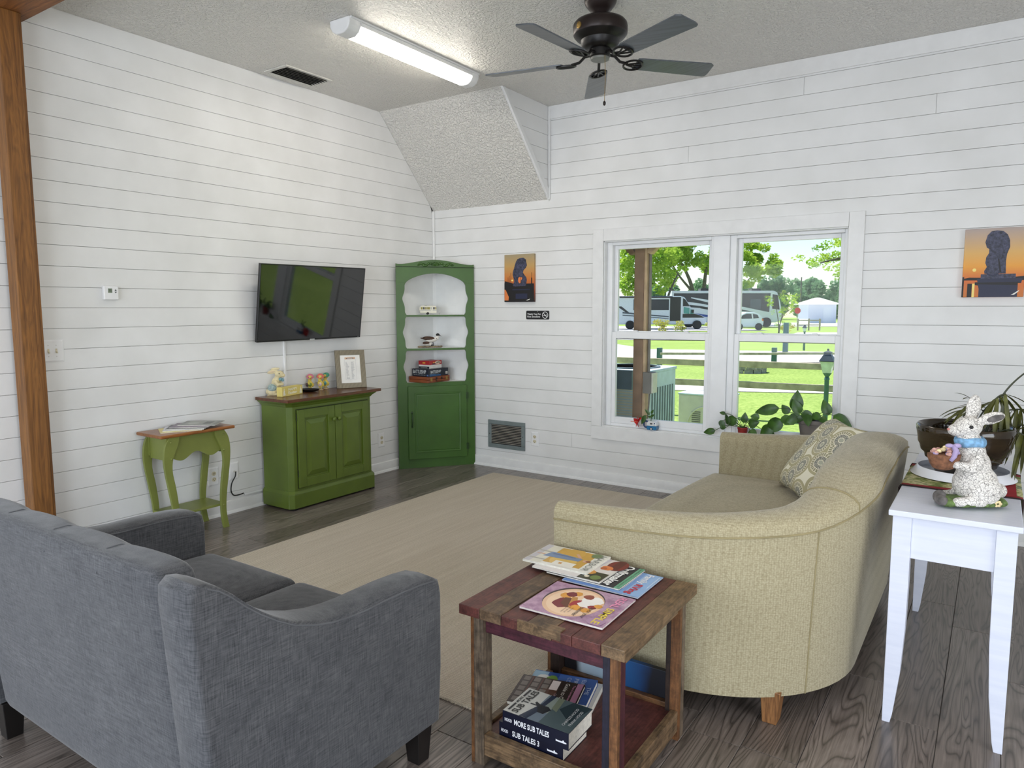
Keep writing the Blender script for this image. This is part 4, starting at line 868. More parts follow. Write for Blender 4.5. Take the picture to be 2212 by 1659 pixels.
canvas('narrow canvas of a stone lion silhouette at sunset, above the no smoking sign', .815, 1.119, 1.475, 1.879, 'sunset_a', [(3, ell(.27, .455, .03, .019)), (1, Q([(235, 750), (300, 770), (380, 790), (430, 812), (860, 810), (860, 1193), (224, 1193), (224, 800)])), (4, Q([(226, 930), (250, 935), (290, 1020), (320, 1090), (312, 1163), (226, 1163)]))] + [(5, Q([(x - 4, y), (x + 4, y), (x + 4, 800), (x - 4, 800)])) for x, y in ((365, 575), (330, 640), (305, 670), (810, 580))] + [(1, Q([(800, 690), (822, 690), (822, 812), (800, 812)])), (0, lion1), (4, Q([(527, 690), (560, 665), (610, 680), (612, 710), (585, 740), (580, 795), (545, 800), (525, 760)])), (5, Q([(566, 668), (574, 668), (574, 798), (566, 798)])), (2, Q([(400, 925), (770, 925), (770, 945), (400, 945)])), (2, Q([(470, 1020), (720, 1020), (720, 1130), (470, 1130)])), (6, Q([(690, 1165), (720, 1150), (780, 1130), (770, 1145), (725, 1165)]))])
lion2 = [(.37, .90), (.43, .955), (.52, .965), (.62, .95), (.69, .90), (.73, .82), (.74, .72), (.70, .62), (.69, .52), (.70, .34), (.36, .34), (.35, .38), (.39, .44), (.36, .50), (.37, .58), (.41, .64), (.41, .70), (.37, .72), (.34, .80)]
canvas('canvas of a stone lion with a ball before an orange sunset, at the right edge', 4.181, 4.487, 1.481, 1.884, 'sunset_b', [(3, ell(.19, .40, .032, .024)), (1, [(0, .27), (.12, .29), (.3, .285), (.7, .28), (1, .30), (1, .24), (0, .25)]), (3, rc(.17, 0, .21, .2)), (1, rc(.0, 0, .03, .3)), (1, rc(.09, 0, .165, .2)), (1, [(.21, .18), (.27, .17), (.9, .17), (.9, .22), (.21, .22)]), (2, [(.28, .0), (.90, .0), (.90, .17), (.26, .19), (.28, .12)]), (2, [(.26, .20), (.95, .20), (.97, .27), (.24, .27)]), (1, rc(.26, .20, .94, .215)), (0, rc(.30, .27, .86, .335)), (0, lion2), (2, ell(.49, .385, .115, .085)), (0, ell(.49, .395, .10, .07)), (0, [(.40, .44), (.58, .44), (.56, .54), (.42, .54)]), (1, [(.60, .36), (.63, .36), (.58, .56), (.56, .55)]), (6, [(.80, .03), (.84, .05), (.93, .10), (.92, .08), (.85, .03)])], d=.035)
# ------------------------------------------------------------------ printed matter on the end table
plain('paper', (232, 230, 224), .6, var=.02); plain('page_edge', (214, 210, 198), .8, var=.06, vscale=90)
INK = {}
def ink(c, rough=.35):
    n = 'print_%02x%02x%02x' % tuple(int(x) for x in c)
    if n not in MATS: plain(n, c, rough, var=.02)
    return n
def magazine(name, label, M, w, h, th, cover, polys, cat='magazine', spine=None):
    """M: frame at the cover's centre on the underside; x across, y up the cover, z up"""
    o = thing(name, label, cat, (0, 0, 0), local=True); o.matrix_world = M
    def sag(b): return b
    part('pages', MB().box((-w / 2 + .001, -h / 2 + .001, .0002), (w / 2 - .001, h / 2 - .001, th - .0004)), 'page_edge', o)
    part('cover', MB().box((-w / 2, -h / 2, th - .0004), (w / 2, h / 2, th)), cover, o)
    part('back_cover', MB().box((-w / 2, -h / 2, 0), (w / 2, h / 2, .0003)), cover, o)
    part('spine', MB().box((-w / 2 - .0004, -h / 2, 0), (-w / 2 + .0004, h / 2, th)) if spine is None else spine, cover, o)
    if polys:
        mats = []; ps = []
        for c, q in polys:
            m = c if isinstance(c, str) else ink(c)
            if m not in mats: mats.append(m)
            ps.append((mats.index(m), q))
        part('cover_picture', flats(ps, Matrix.Identity(4), th + .00025), mats, o, fix=False)
    return o
def words(o, s, size, x, y, th, c, width=None, rot=0.0, align='CENTER', bold=.0, shear=0.0):
    M = Matrix.Translation((x, y, th + .0017)) @ Matrix.Rotation(rot, 4, 'Z'); lettering('lettering', s, size, M, ink(c), o, align, bold, width, shear)
def blob(cx, cy, r, n=14, seed=0, k=.3):
    rd = random.Random(seed); return [(cx + r * (1 - k / 2 + k * rd.random()) * math.cos(2 * PI * i / n), cy + r * (1 - k / 2 + k * rd.random()) * math.sin(2 * PI * i / n)) for i in range(n)]
ZT = .5198
t = NT('mauve_cover'); t.color(t.ramp(t.noise(t.coord((18, 18, 18)), 1.0, 4, .7), [(0.35, (150, 108, 140)), (0.7, (214, 178, 200))])); t.set(.3)
def MG(x, y, z, a=0.0): return Matrix.Translation((x, y, z)) @ Matrix.Rotation(-PI / 2 + a, 4, 'Z')
m1 = magazine('magazine', 'pink magazine with a dessert plate on its cover, lying alone on the end table', MG(3.3595, -3.309, ZT + .0012, .02), .235, .276, .006, 'mauve_cover', [
    ((62, 42, 48), ell(-.006, -.018, .106, .094, 40)), ((236, 196, 158), ell(.004, -.014, .106, .092, 40)), ((246, 212, 178), ell(.004, -.012, .094, .082, 40)),
    ((122, 30, 40), blob(.02, -.035, .038, 14, 2)), ((226, 158, 60), blob(-.03, -.055, .022, 8, 3)), ((226, 158, 60), blob(-.055, -.03, .018, 7, 4)), ((122, 30, 40), blob(-.045, -.045, .018, 9, 5)),
    ((104, 56, 34), [(-.015, -.052), (.03, -.045), (.05, -.018), (.04, -.008), (-.02, -.035)]), ((196, 142, 66), [(-.03, -.035), (.045, -.012), (.05, .004), (.035, .012), (-.035, -.018)]),
    ((170, 34, 44), blob(.01, .01, .03, 12, 6)), ((238, 168, 62), blob(.035, .012, .020, 10, 7)), ((250, 244, 236), blob(.0, .028, .026, 14, 8)), ((250, 246, 240), blob(-.03, .036, .034, 14, 9)), ((226, 158, 60), blob(.04, .045, .016, 7, 10)), ((150, 34, 40), blob(.01, .052, .014, 8, 11)), ((226, 158, 60), blob(-.005, .066, .014, 7, 12)), ((150, 70, 50), blob(-.052, .012, .018, 9, 13)), ((178, 140, 170), blob(.09, .105, .028, 10, 14))])
words(m1, 'REAL', .034, -.062, .105, .006, (238, 150, 186), .082, bold=.0006); words(m1, 'SIMPLE', .034, .048, .105, .006, (238, 214, 70), .118, bold=.0006)
words(m1, 'Savor your', .022, .052, .058, .006, (60, 40, 40), .082); words(m1, 'summer', .022, .060, .030, .006, (60, 40, 40), .066)
for k in range(3): words(m1, ('berry tarts,', 'peach pies and', 'easy shortcakes')[k], .008, .062, .008 - k * .010, .006, (110, 70, 60))
m2 = magazine('magazine', 'sky blue magazine at the bottom of the stack on the end table', MG(3.357, -3.066, ZT + .0012), .205, .272, .004, ink((120, 158, 214)), [((150, 186, 230), rc(-.10, .08, .10, .136)), ((90, 130, 196), rc(-.10, -.13, .10, .0)), ((230, 236, 244), rc(-.09, .064, .06, .066)), ((230, 236, 244), rc(-.09, .128, .02, .130))])
words(m2, 'Family', .034, -.048, .098, .004, (246, 246, 250), .088, bold=.0008); words(m2, 'RVing', .034, .048, .098, .004, (200, 34, 60), .088, bold=.0008)
m3 = magazine('magazine', 'black magazine with big white title and green strip, second from the stack bottom', MG(3.285, -3.047, ZT + .0055, -.01), .205, .272, .005, ink((30, 32, 46)), [((108, 176, 142), rc(-.102, .116, .102, .1355)), ((214, 214, 208), rc(-.10, .054, .10, .0555)), ((120, 130, 110), rc(-.1, -.13, .1, .02))])
words(m3, 'Quiltmaker', .046, 0, .086, .005, (248, 248, 246), .196, bold=.0016); words(m3, 'Easy Modern Quilts from Leading 12', .010, 0, .126, .005, (30, 60, 60), .188)
m4 = magazine('magazine', 'magazine with food photos and a red pot, second from the stack top', MG(3.220, -3.040, ZT + .011, -.015), .212, .262, .005, ink((226, 220, 216)), [((120, 30, 30), ell(-.06, .115, .05, .035, 20)), ((92, 20, 22), rc(-.105, .10, -.02, .130)), ((226, 130, 70), blob(-.022, .092, .022, 10, 21)), ((190, 96, 50), blob(-.015, .085, .012, 8, 22)), ((52, 52, 34), rc(.03, .045, .105, .128)), ((110, 132, 70), blob(.075, .1, .02, 9, 23)), ((214, 150, 60), blob(.04, .06, .022, 9, 24)), ((236, 226, 200), blob(.08, .07, .009, 8, 25)), ((200, 196, 206), [(-.10, .05), (.03, .04), (.03, .055), (-.1, .075)])])
m5 = magazine('magazine', 'magazine with a figure in a blue dress on ochre, topmost of the stack', MG(3.157, -3.024, ZT + .0165, .02), .188, .252, .006, ink((238, 236, 228)), [((206, 162, 72), rc(-.086, -.058, .072, .085)), ((226, 190, 104), blob(.03, .0, .05, 12, 31)), ((214, 170, 80), blob(-.05, .0, .045, 12, 32)), ((196, 192, 196), [(-.09, -.124), (.09, -.124), (.09, -.10), (-.09, -.10)]), ((222, 218, 202), rc(-.09, -.10, .09, -.058)), ((176, 172, 160), rc(-.03, -.124, -.02, -.058)), ((176, 172, 160), rc(.05, -.124, .06, -.058)), ((120, 142, 176), [(-.03, -.072), (.022, -.085), (.018, -.01), (.012, .052), (-.016, .056), (-.024, -.01)]), ((96, 112, 148), [(-.02, -.06), (-.01, -.064), (-.008, .03), (-.016, .03)]), ((216, 168, 140), blob(-.002, .074, .012, 10, 33)), ((150, 96, 60), blob(-.004, .083, .010, 8, 34)), ((216, 168, 140), [(-.022, .05), (-.056, .02), (-.05, .012), (-.016, .04)]), ((216, 168, 140), [(.0, -.085), (.008, -.085), (.012, -.115), (.006, -.115)]), ((112, 134, 92), blob(-.07, .085, .022, 10, 35)), ((240, 236, 226), rc(.04, -.02, .086, .06)), ((206, 150, 80), rc(.052, .0, .066, .012))])
words(m5, 'HARBOR', .034, 0, .105, .006, (150, 154, 150), .162)
# books on the lower shelf
plain('navy_cover', (12, 16, 38), .35); plain('book_pages', (226, 220, 206), .8, var=.06, vscale=120)
def book(name, label, M, w, h, th, cover, polys, spine_words=(), page='book_pages', cat='book'):
    o = thing(name, label, cat, (0, 0, 0), local=True); o.matrix_world = M
    part('pages', MB().box((-w / 2 + .001, -h / 2 + .002, .0012), (w / 2 - .002, h / 2 - .002, th - .0012)), page, o)
    b = MB(); b.box((-w / 2, -h / 2, 0), (w / 2, h / 2, .0012)); b.box((-w / 2, -h / 2, th - .0012), (w / 2, h / 2, th)); b.box((-w / 2 - .0012, -h / 2, 0), (-w / 2, h / 2, th)); part('cover', b, cover, o)
    if polys:
        mats = []; ps = []
        for c, q in polys:
            m = c if isinstance(c, str) else ink(c)
            if m not in mats: mats.append(m)
            ps.append((mats.index(m), q))
        part('cover_picture', flats(ps, Matrix.Identity(4), th + .00025), mats, o, fix=False)
    return o
# cover frame: the spine side (-x) faces the viewer (-y in the room), cover top (+y) to the left (-x in the room)
def BK(x, y, z, a=0.0): return Matrix.Translation((x, y, z)) @ Matrix.Rotation(PI / 2 + a, 4, 'Z')
ZS = .0945
def spine(o, w, th, items):
    for s, size, pos, width, c in items:
        M = frame((-w / 2 - .0016, -pos, th / 2), (0, -1, 0), (0, 0, 1)); lettering('spine_lettering', s, size, M, ink(c), o, 'CENTER', .0006, width)
def sub_mark(o, w, th, pos):
    M = frame((-w / 2 - .0016, -pos, th / 2 - .006), (0, -1, 0), (0, 0, 1)); part('spine_emblem', flat([(-.018, -.0025), (.014, -.0025), (.019, 0), (.014, .0025), (.010, .0027), (.009, .0065), (.005, .0065), (.004, .0027), (-.014, .0022), (-.018, .004)], M), ink((236, 236, 240)), o, fix=False)
b1 = book('book', 'thick navy paperback at the bottom, under the one with a submarine cover', BK(3.272, -3.366, ZS, 0.0), .150, .228, .050, 'navy_cover', [])
spine(b1, .150, .05, [('HOOD', .014, -.094, .026, (220, 220, 224)), ('SUB TALES 3', .024, -.016, .098, (244, 244, 246))]); sub_mark(b1, .150, .05, .078)
b2 = book('book', 'thick navy paperback with a submarine on its cover, on the table shelf', BK(3.296, -3.380, ZS + .0505, .02), .152, .229, .052, 'navy_cover', [((196, 200, 200), rc(-.0755, -.114, .0755, .114)), ((214, 212, 204), rc(-.0755, .02, .0755, .114)), ((120, 134, 146), rc(-.0755, -.01, .0755, .035)), ((150, 160, 150), rc(-.02, -.02, .0755, .03)), ((86, 102, 104), rc(-.0755, -.114, .0755, -.01)), ((44, 60, 66), [(-.03, -.09), (.0755, -.114), (.0755, -.05), (.02, -.03)]), ((34, 48, 72), [(-.0755, .03), (-.03, .02), (.0755, .01), (.0755, .028), (.02, .03), (-.0755, .058)]), ((22, 26, 36), [(-.03, .0), (.0, -.012), (.012, .004), (.010, .03), (.02, .05), (.012, .052), (-.005, .034), (-.03, .02)]), ((30, 34, 44), rc(-.002, .03, .004, .062)), ((124, 132, 110), [(.0, -.03), (.0755, -.02), (.0755, .0), (.01, -.008)])])
w_ = lambda s, size, x, y, wd, c: words(b2, s, size, x, y, .052, c, wd, rot=0, bold=.0005)
words(b2, 'SUB TALES', .030, 0, .078, .052, (22, 22, 24), .138, bold=.0008); words(b2, 'MORE', .013, 0, .1005, .052, (40, 40, 44), .034, bold=.0004); part('cover_bar', flats([(0, rc(-.066, .097, -.022, .104)), (0, rc(.022, .097, .066, .104))], Matrix.Identity(4), .0536), ink((30, 30, 34)), b2, fix=False)
words(b2, 'CHARLES HOOD', .013, 0, -.080, .052, (226, 228, 226), .10); words(b2, 'FRANK HOOD', .013, 0, -.098, .052, (226, 228, 226), .086)
spine(b2, .152, .052, [('HOOD', .014, -.094, .026, (220, 220, 224)), ('MORE SUB TALES', .024, -.012, .122, (244, 244, 246))]); sub_mark(b2, .152, .052, .090)
A3 = math.radians(13)
def BK2(x, y, z, a=0.0): return Matrix.Translation((x, y, z)) @ Matrix.Rotation(-PI / 2 + a, 4, 'Z')
b3 = book('book', 'white-paged paperback under the blue cookbook on the table shelf', BK2(3.222, -3.118, ZS, A3), .15, .205, .022, ink((206, 204, 200)), [])
b4 = book('book', 'blue diet cookbook lying under the closet guide on the table shelf', BK2(3.205, -3.150, ZS + .0225, A3 + .02), .165, .225, .020, ink((38, 78, 150)), [((74, 112, 184), rc(-.08, -.02, .08, .075)), ((150, 184, 206), rc(-.08, -.112, .08, -.06)), ((232, 232, 228), blob(-.03, -.07, .028, 10, 41)), ((110, 150, 60), blob(-.045, -.04, .02, 9, 42, .6)), ((214, 92, 64), blob(-.02, -.035, .014, 8, 43))])
for k, s in enumerate(('THE', 'ELIMINATION', 'PROBLEM', 'COOKBOOK')): words(b4, s, .020, .0, .096 - k * .026, .020, (196, 206, 226), .13 if k else .05)
b5 = book('book', 'closet guide paperback with shoe shelves on its cover, on top of the blue cookbook', BK2(3.200, -3.228, ZS + .0435, A3 + .03), .178, .22, .012, ink((58, 40, 34)), [((70, 54, 48), rc(-.088, -.108, .088, .04)), ((34, 18, 16), rc(-.088, .03, .088, .108)), ((92, 52, 34), rc(-.03, -.02, .05, .03))] + [((128, 116, 108), rc(-.082 + .034 * i, -.10 + .036 * j, -.056 + .034 * i, -.078 + .036 * j)) for i in range(5) for j in range(3)] + [((104, 60, 48), rc(-.088, -.072 + .036 * j, .088, -.067 + .036 * j)) for j in range(3)] + [((236, 222, 216), rc(-.080, .0, -.02, .028)), ((178, 120, 150), rc(-.086, .086, .086, .106))])
words(b5, 'Guide to Closets', .020, .0, .054, .012, (226, 220, 210), .15); words(b5, 'The Container', .011, -.02, .078, .012, (220, 150, 180), .1); words(b5, 'Organized', .012, .03, .030, .012, (210, 180, 190), .06)

# ------------------------------------------------------------------ on the console table: runner, planter, rabbit
t = NT('runner_cloth'); tc = t.n('TexCoord'); s = t.n('SeparateXYZ'); t.l(tc.outputs['Object'], s.inputs[0]); yy = t.math('ABSOLUTE', t.math('ADD', s.outputs[1], 1.915)); n1 = t.noise(t.coord((16, 16, 16)), 1.0, 4, .6)
pic = t.ramp(n1, [(0.30, (58, 84, 40)), (0.42, (120, 130, 60)), (0.52, (204, 196, 150)), (0.62, (86, 108, 62)), (0.75, (190, 206, 214))])
edge = t.ramp(yy, [(0.0, (0, 0, 0)), (0.178, (255, 255, 255))], 'CONSTANT'); t.color(t.mix(edge, pic, lin((136, 22, 30)))); t.bump(t.noise(t.coord(), 500, 2), .4, .001); t.set(.85)
plain('runner_trim', (40, 22, 20), .8); plain('runner_red', (150, 22, 32), .8)
rn = thing('table_runner', 'red-bordered tapestry runner lying across the white console table', 'runner', (4.288, -1.915, .75))
def cloth(u, v):
    y = -2.138 + .446 * v; s = u * (.368 + .10 + .09); x = 4.104 + (s - .10); z = .7525; lip = .004
    if x < 4.1: z = .7525 - (4.1 - x); x = 4.1 - lip * 1.0
    if x > 4.476: z = .7525 - (x - 4.476); x = 4.476 + lip
    return (x, y + .003 * math.sin(u * 9), z + .0006 * math.sin(v * 20 + u * 11))
part('cloth', MB().grid(cloth, 40, 12), 'runner_cloth', rn, smooth='all', fix=False)
part('end_band', MB().grid(lambda u, v: Vector(cloth(.72 + .10 * u, .05 + .9 * v)) + Vector((0, 0, .0008)), 6, 8), 'runner_red', rn, fix=False)
part('trim_cord', MB().tube([cloth(k / 40, 0) for k in range(41)], .003, 6), 'runner_trim', rn, smooth=True); part('trim_cord', MB().tube([cloth(k / 40, 1) for k in range(41)], .003, 6), 'runner_trim', rn, smooth=True)
PX, PY = 4.288, -1.84
plain('enamel_white', (232, 234, 240), .12, var=.01)
tr = thing('saucer', 'white enamel saucer under the dark planter', 'saucer', (PX, PY, .754))
part('bowl', MB().lathe([(.02, .7548), (.175, .7548), (.182, .757), (.172, .768), (.158, .786), (.155, .787), (.164, .768), (.165, .761), (.02, .760)], 48, (PX, PY, 0)), 'enamel_white', tr, smooth=True)
t = NT('glaze_dark'); t.color(t.ramp(t.noise(t.coord((7, 7, 20)), 1.0, 4, .6, .6), [(0.3, (24, 18, 12)), (0.6, (52, 40, 24)), (0.8, (66, 70, 40))])); t.set(.08, spec=.6); plain('soil', (46, 32, 24), .95, var=.3, vscale=60, bump=.8, bscale=70, bdist=.006)
pt_ = thing('planter', 'dark brown glazed planter bowl holding a palm, behind the rabbit statue', 'planter', (PX, PY, .762))
part('pot', MB().lathe([(.07, .7625), (.095, .7625), (.100, .775), (.102, .79), (.114, .80), (.120, .815), (.134, .825), (.138, .842), (.150, .853), (.154, .872), (.161, .885), (.163, .905), (.168, .93), (.170, .952), (.165, .958), (.158, .952), (.154, .93), (.146, .90), (.14, .895)], 48, (PX, PY, 0)), 'glaze_dark', pt_, smooth=60)
part('soil', MB().lathe([(.001, .90), (.10, .905), (.148, .898)], 32, (PX, PY, 0), cap=False), 'soil', pt_, smooth=True)
plain('palm_green', (74, 76, 28), .45, var=.25, vscale=25); plain('palm_stem', (46, 50, 24), .5)
pm = thing('palm_plant', 'leafy parlour palm growing out of the dark planter', 'plant', (PX, PY, .9))
RV = Vector((.828, .561, 0)); FV = Vector((-.558, .823, 0))
def pp(x, z, d=0.0): return Vector((PX, PY, 0)) + RV * x + FV * d + Vector((0, 0, z))
random.seed(21)
def leaflet(p, d, l, w, droop):
    d = Vector(d).normalized(); side = d.cross(Vector((0, 0, 1))); side = side.normalized() if side.length > .05 else Vector((1, 0, 0)); vs = []; n = 7
    for k in range(n + 1):
        u = k / n; c = Vector(p) + d * l * u + Vector((0, 0, -droop * l * u * u)); ww = w * math.sin(PI * min(1, .12 + .88 * u)) ** .7 * (1 if u < 1 else 0) + .0004
        up = side.cross(d).normalized(); vs += [c - side * ww + up * ww * .3, c, c + side * ww + up * ww * .3]
    fs = []
    for k in range(n):
        a = 3 * k; fs += [(a, a + 1, a + 4, a + 3), (a + 1, a + 2, a + 5, a + 4)]
    return MB().add([tuple(v) for v in vs], fs)
fronds = [([pp(0.02, .90), pp(.06, 1.0), pp(.105, 1.07, -.02), pp(.13, 1.085, -.03)], [(-.75, .25, .10), (-.8, .05, .12), (-.7, -.15, .10), (-.55, -.35, .11), (-.3, -.7, .12), (.3, -.55, .10), (.45, -.5, .13), (.2, -.85, .13), (.55, -.1, .11), (-.1, -.9, .12)]),
          ([pp(.03, .90, .03), pp(.12, .99, .02), pp(.20, 1.02), pp(.27, 1.0, -.02)], [(-.8, -.1, .09), (-.6, -.45, .11), (-.5, -.6, .12), (-.35, -.75, .12), (-.2, -.85, .12), (.1, -.9, .11), (.35, -.8, .11), (.5, -.6, .10), (.6, .2, .1), (-.5, .4, .09)]),
          ([pp(.05, .90, -.03), pp(.11, .95, -.07), pp(.17, .93, -.10), pp(.22, .885, -.12)], [(-.75, -.25, .09), (-.6, -.5, .10), (-.45, -.7, .11), (-.25, -.85, .12), (0, -.95, .12), (.2, -.9, .11), (.4, -.8, .11), (.5, -.6, .1), (.7, -.3, .1), (.6, .1, .1), (.1, .5, .07)]),
          ([pp(.0, .90, .05), pp(.02, .98, .05), pp(.05, 1.03, .05), pp(.06, 1.05, .05)], [(-.9, .15, .10), (-.85, -.1, .11), (-.7, -.3, .10), (.5, -.4, .1), (-.5, .5, .08)]),
          ([pp(.06, .91, .0), pp(.18, .95, .02), pp(.27, .95), pp(.34, .91, -.02)], [(-.6, -.5, .10), (-.45, -.7, .11), (-.2, -.9, .12), (.1, -.9, .12), (-.7, .1, .09), (-.5, .5, .09), (.3, .6, .09), (.5, -.6, .1)])]
for path, ls in fronds:
    ls = [x for dx, dz, l in ls for x in ((dx, dz, l), (dx * .9 + random.uniform(-.18, .18), dz * .9 + random.uniform(-.2, .2), l * random.uniform(.8, 1.05)))]
    f = part('frond_stem', MB().tube(spline(path, 6), .003, 6), 'palm_stem', pm, smooth=True); sp_ = spline(path, 6)
    for i, (dx, dz, l) in enumerate(ls):
        q = sp_[int(len(sp_) * (.42 + .55 * i / len(ls)))]; d = RV * dx + Vector((0, 0, dz)) + FV * random.uniform(-.5, .3); part('leaflet', leaflet(q, d, l * 1.15, .0075, .35), 'palm_green', f, smooth='all', fix=False)
part('long_stem', MB().tube(spline([pp(.08, .92), pp(.115, 1.06, -.02), pp(.17, 1.15, -.04), pp(.26, 1.22, -.06), pp(.38, 1.27, -.08)], 6), [.004 - .002 * k / 24 for k in range(25)], 6), 'palm_stem', pm, smooth=True)
# the crackled rabbit statue: local x to the right of the picture, y away, z up
t = NT('crackle_white'); v = t.coord((1, 1, 1)); nz = t.n('TexNoise'); nz.inputs['Scale'].default_value = 60; t.l(v, nz.inputs['Vector']); ad = t.mix(.02, v, nz.outputs['Color'], 'ADD')
e1 = t.n('TexVoronoi'); e1.feature = 'DISTANCE_TO_EDGE'; e1.inputs['Scale'].default_value = 80; t.l(ad, e1.inputs['Vector']); e2 = t.n('TexVoronoi'); e2.feature = 'DISTANCE_TO_EDGE'; e2.inputs['Scale'].default_value = 160; t.l(ad, e2.inputs['Vector'])
cr = t.math('MULTIPLY', t.ramp(e1.outputs['Distance'], [(0.0, (84, 84, 84)), (0.06, (255, 255, 255))]), t.ramp(e2.outputs['Distance'], [(0.0, (140, 140, 140)), (0.07, (255, 255, 255))]))
t.color(t.mix(cr, lin((70, 64, 60)), lin((232, 227, 220)))); t.bump(cr, .4, .001); t.set(.8); crackle = t
plain('statue_blue', (120, 164, 200), .7, var=.15, vscale=70); plain('moss_green', (88, 108, 60), .9, var=.3, vscale=60, bump=.6, bscale=120, bdist=.003); plain('statue_gray', (96, 92, 90), .9, var=.2, vscale=50); plain('basket_brown', (122, 82, 58), .85, var=.2, vscale=80, bump=.5, bscale=180); plain('petal_pink', (206, 160, 150), .85, var=.2, vscale=120); plain('petal_cream', (222, 196, 150), .85, var=.2, vscale=120); plain('ribbon_lilac', (168, 152, 190), .8, var=.1); plain('eye_black', (14, 13, 14), .1); plain('nose_pink', (196, 130, 122), .7)
def axrot(a, b): return Vector((0, 0, 1)).rotation_difference((Vector(b) - Vector(a)).normalized()).to_matrix()
def limb(b, p, q, r0, r1, n=7):
    p, q = Vector(p), Vector(q)
    for k in range(n + 1):
        u = k / n; b.ball(p.lerp(q, u), r0 + (r1 - r0) * u, 12, 8)
rb = thing('rabbit_statue', 'large white crackle-glazed rabbit statue holding a flower basket', 'statue', (4.3135, -2.335, .75), math.atan2(.561, .828), local=True)
b = MB(); b.ball((.028, 0, .080), (.070, .062, .070)); b.ball((.020, 0, .135), (.053, .048, .065)); b.ball((.012, 0, .185), (.042, .038, .045)); b.ball((-.002, 0, .225), (.040, .036, .03))
b.ball((-.008, 0, .272), (.046, .036, .036)); b.ball((-.045, 0, .262), (.028, .024, .022)); b.ball((-.058, 0, .258), (.016, .016, .014))
for sy in (-1, 1):
    b.ball((.035, sy * .045, .062), (.055, .028, .05)); limb(b, (.02, sy * .05, .03), (-.055, sy * .045, .026), .020, .016)
    limb(b, (.005, sy * .040, .168), (-.015, sy * .050, .140), .022, .018); limb(b, (-.015, sy * .050, .140), (-.062, sy * .034, .150), .018, .013)
b.ball((.110, 0, .052), (.026, .024, .026))
b.ball((.014, .012, .334), (.026, .010, .046), rot=Matrix.Rotation(.14, 3, 'Y')); b.ball((.054, -.022, .304), (.048, .011, .021), rot=Matrix.Rotation(-.22, 3, 'Y'))
ro = remesh(part('body', b, 'crackle_white', rb), .0042, 3)
b = MB(); b.ball((.062, -.0315, .305), (.030, .004, .011), rot=Matrix.Rotation(-.22, 3, 'Y')); part('inner_ear', b, 'statue_gray', rb, smooth='all')
for sy in (-1, 1): part('eye', MB().ball((-.018, sy * .0335, .276), (.007, .004, .006)), 'eye_black', rb, smooth='all')
part('nose', MB().ball((-.073, 0, .264), (.004, .006, .004)), 'nose_pink', rb, smooth='all')
b = MB(); b.grid(lambda u, v: ((.038 + .010 * math.cos(2 * PI * v)) * math.cos(2 * PI * u) * 1.02 + .003, (.034 + .010 * math.cos(2 * PI * v)) * math.sin(2 * PI * u), .222 + .016 * math.sin(2 * PI * v) + .002 * math.sin(6 * PI * u)), 36, 10, True, True); part('scarf', b, 'statue_blue', rb, smooth='all')
b = MB(); b.lathe([(.02, .128), (.032, .134), (.042, .150), (.049, .172), (.050, .180), (.045, .182)], 24, (-.085, -.004, 0), 1.05, .85); part('basket', b, 'basket_brown', rb, smooth=True)
random.seed(9); 
for k in range(26):
    a = random.uniform(0, 2 * PI); r = .046 * math.sqrt(random.random()); x, y = -.085 + r * math.cos(a), -.004 + r * .8 * math.sin(a); part('blossom', MB().ball((x, y, .184 + .018 * (1 - r / .046) + random.uniform(-.003, .003)), (.009, .009, .007), 8, 6), random.choice(['petal_pink', 'petal_cream', 'petal_pink', 'ribbon_lilac']), rb, smooth='all')
b = MB(); b.tube([(-.075, -.032, .215), (-.070, -.044, .200), (-.078, -.048, .180), (-.088, -.046, .165)], [.008, .009, .008, .006], 8); b.ball((-.062, -.035, .214), (.014, .008, .008)); b.ball((-.086, -.032, .214), (.014, .008, .007)); part('ribbon', b, 'ribbon_lilac', rb, smooth='all')
b = MB()
for k in range(9): b.ball((-.070 + .021 * k, .006 * math.sin(k * 2), .019), (.027, .068 - .003 * abs(k - 4), .018), 12, 8)
remesh(part('grass_base', b, 'moss_green', rb), .005, 2)
b = MB(); b.ball((-.090, -.012, .024), (.018, .03, .018)); b.ball((-.078, .016, .028), (.02, .026, .024)); remesh(part('stone', b, 'statue_gray', rb), .004, 1)
for k in range(6): part('petal', MB().ball((.072 + .009 * math.cos(k * PI / 3), -.056, .022 + .007 * math.sin(k * PI / 3)), (.006, .003, .005), 8, 6), 'petal_cream', rb, smooth='all')
# ------------------------------------------------------------------ on the olive cupboard
ZC = .7975
plain('resin_cream', (214, 200, 158), .55, var=.08, vscale=30); plain('resin_blue', (150, 168, 164), .6, var=.15, vscale=70); plain('bow_blue', (110, 150, 160), .5); plain('resin_tan', (206, 186, 150), .6)
def figure(name, label, loc, rotz, cat='figurine'): return thing(name, label, cat, loc, rotz, local=True)
PIC = math.atan2(.561, .828)
fr_ = figure('rabbit_figurine', 'cream rabbit figurine with folded-back ears and blue bow on the cupboard', (.070, -1.868, ZC), PIC)
b = MB(); b.ball((.0, 0, .045), (.046, .036, .042)); b.ball((.006, 0, .085), (.032, .028, .045)); b.ball((.018, 0, .120), (.024, .022, .025)); b.ball((.034, 0, .152), (.033, .026, .027)); b.ball((.058, 0, .144), (.017, .015, .014))
limb(b, (.012, -.026, .098), (.030, -.030, .078), .014, .011); limb(b, (.030, -.030, .078), (.055, -.012, .080), .011, .009); limb(b, (.02, .026, .098), (.05, .012, .08), .013, .009)
b.ball((-.015, -.028, .028), (.034, .014, .028)); limb(b, (-.01, -.028, .008), (.05, -.024, .008), .010, .008); b.ball((-.052, 0, .024), (.017, .016, .020)); b.box((-.05, -.03, 0), (.055, .03, .006))
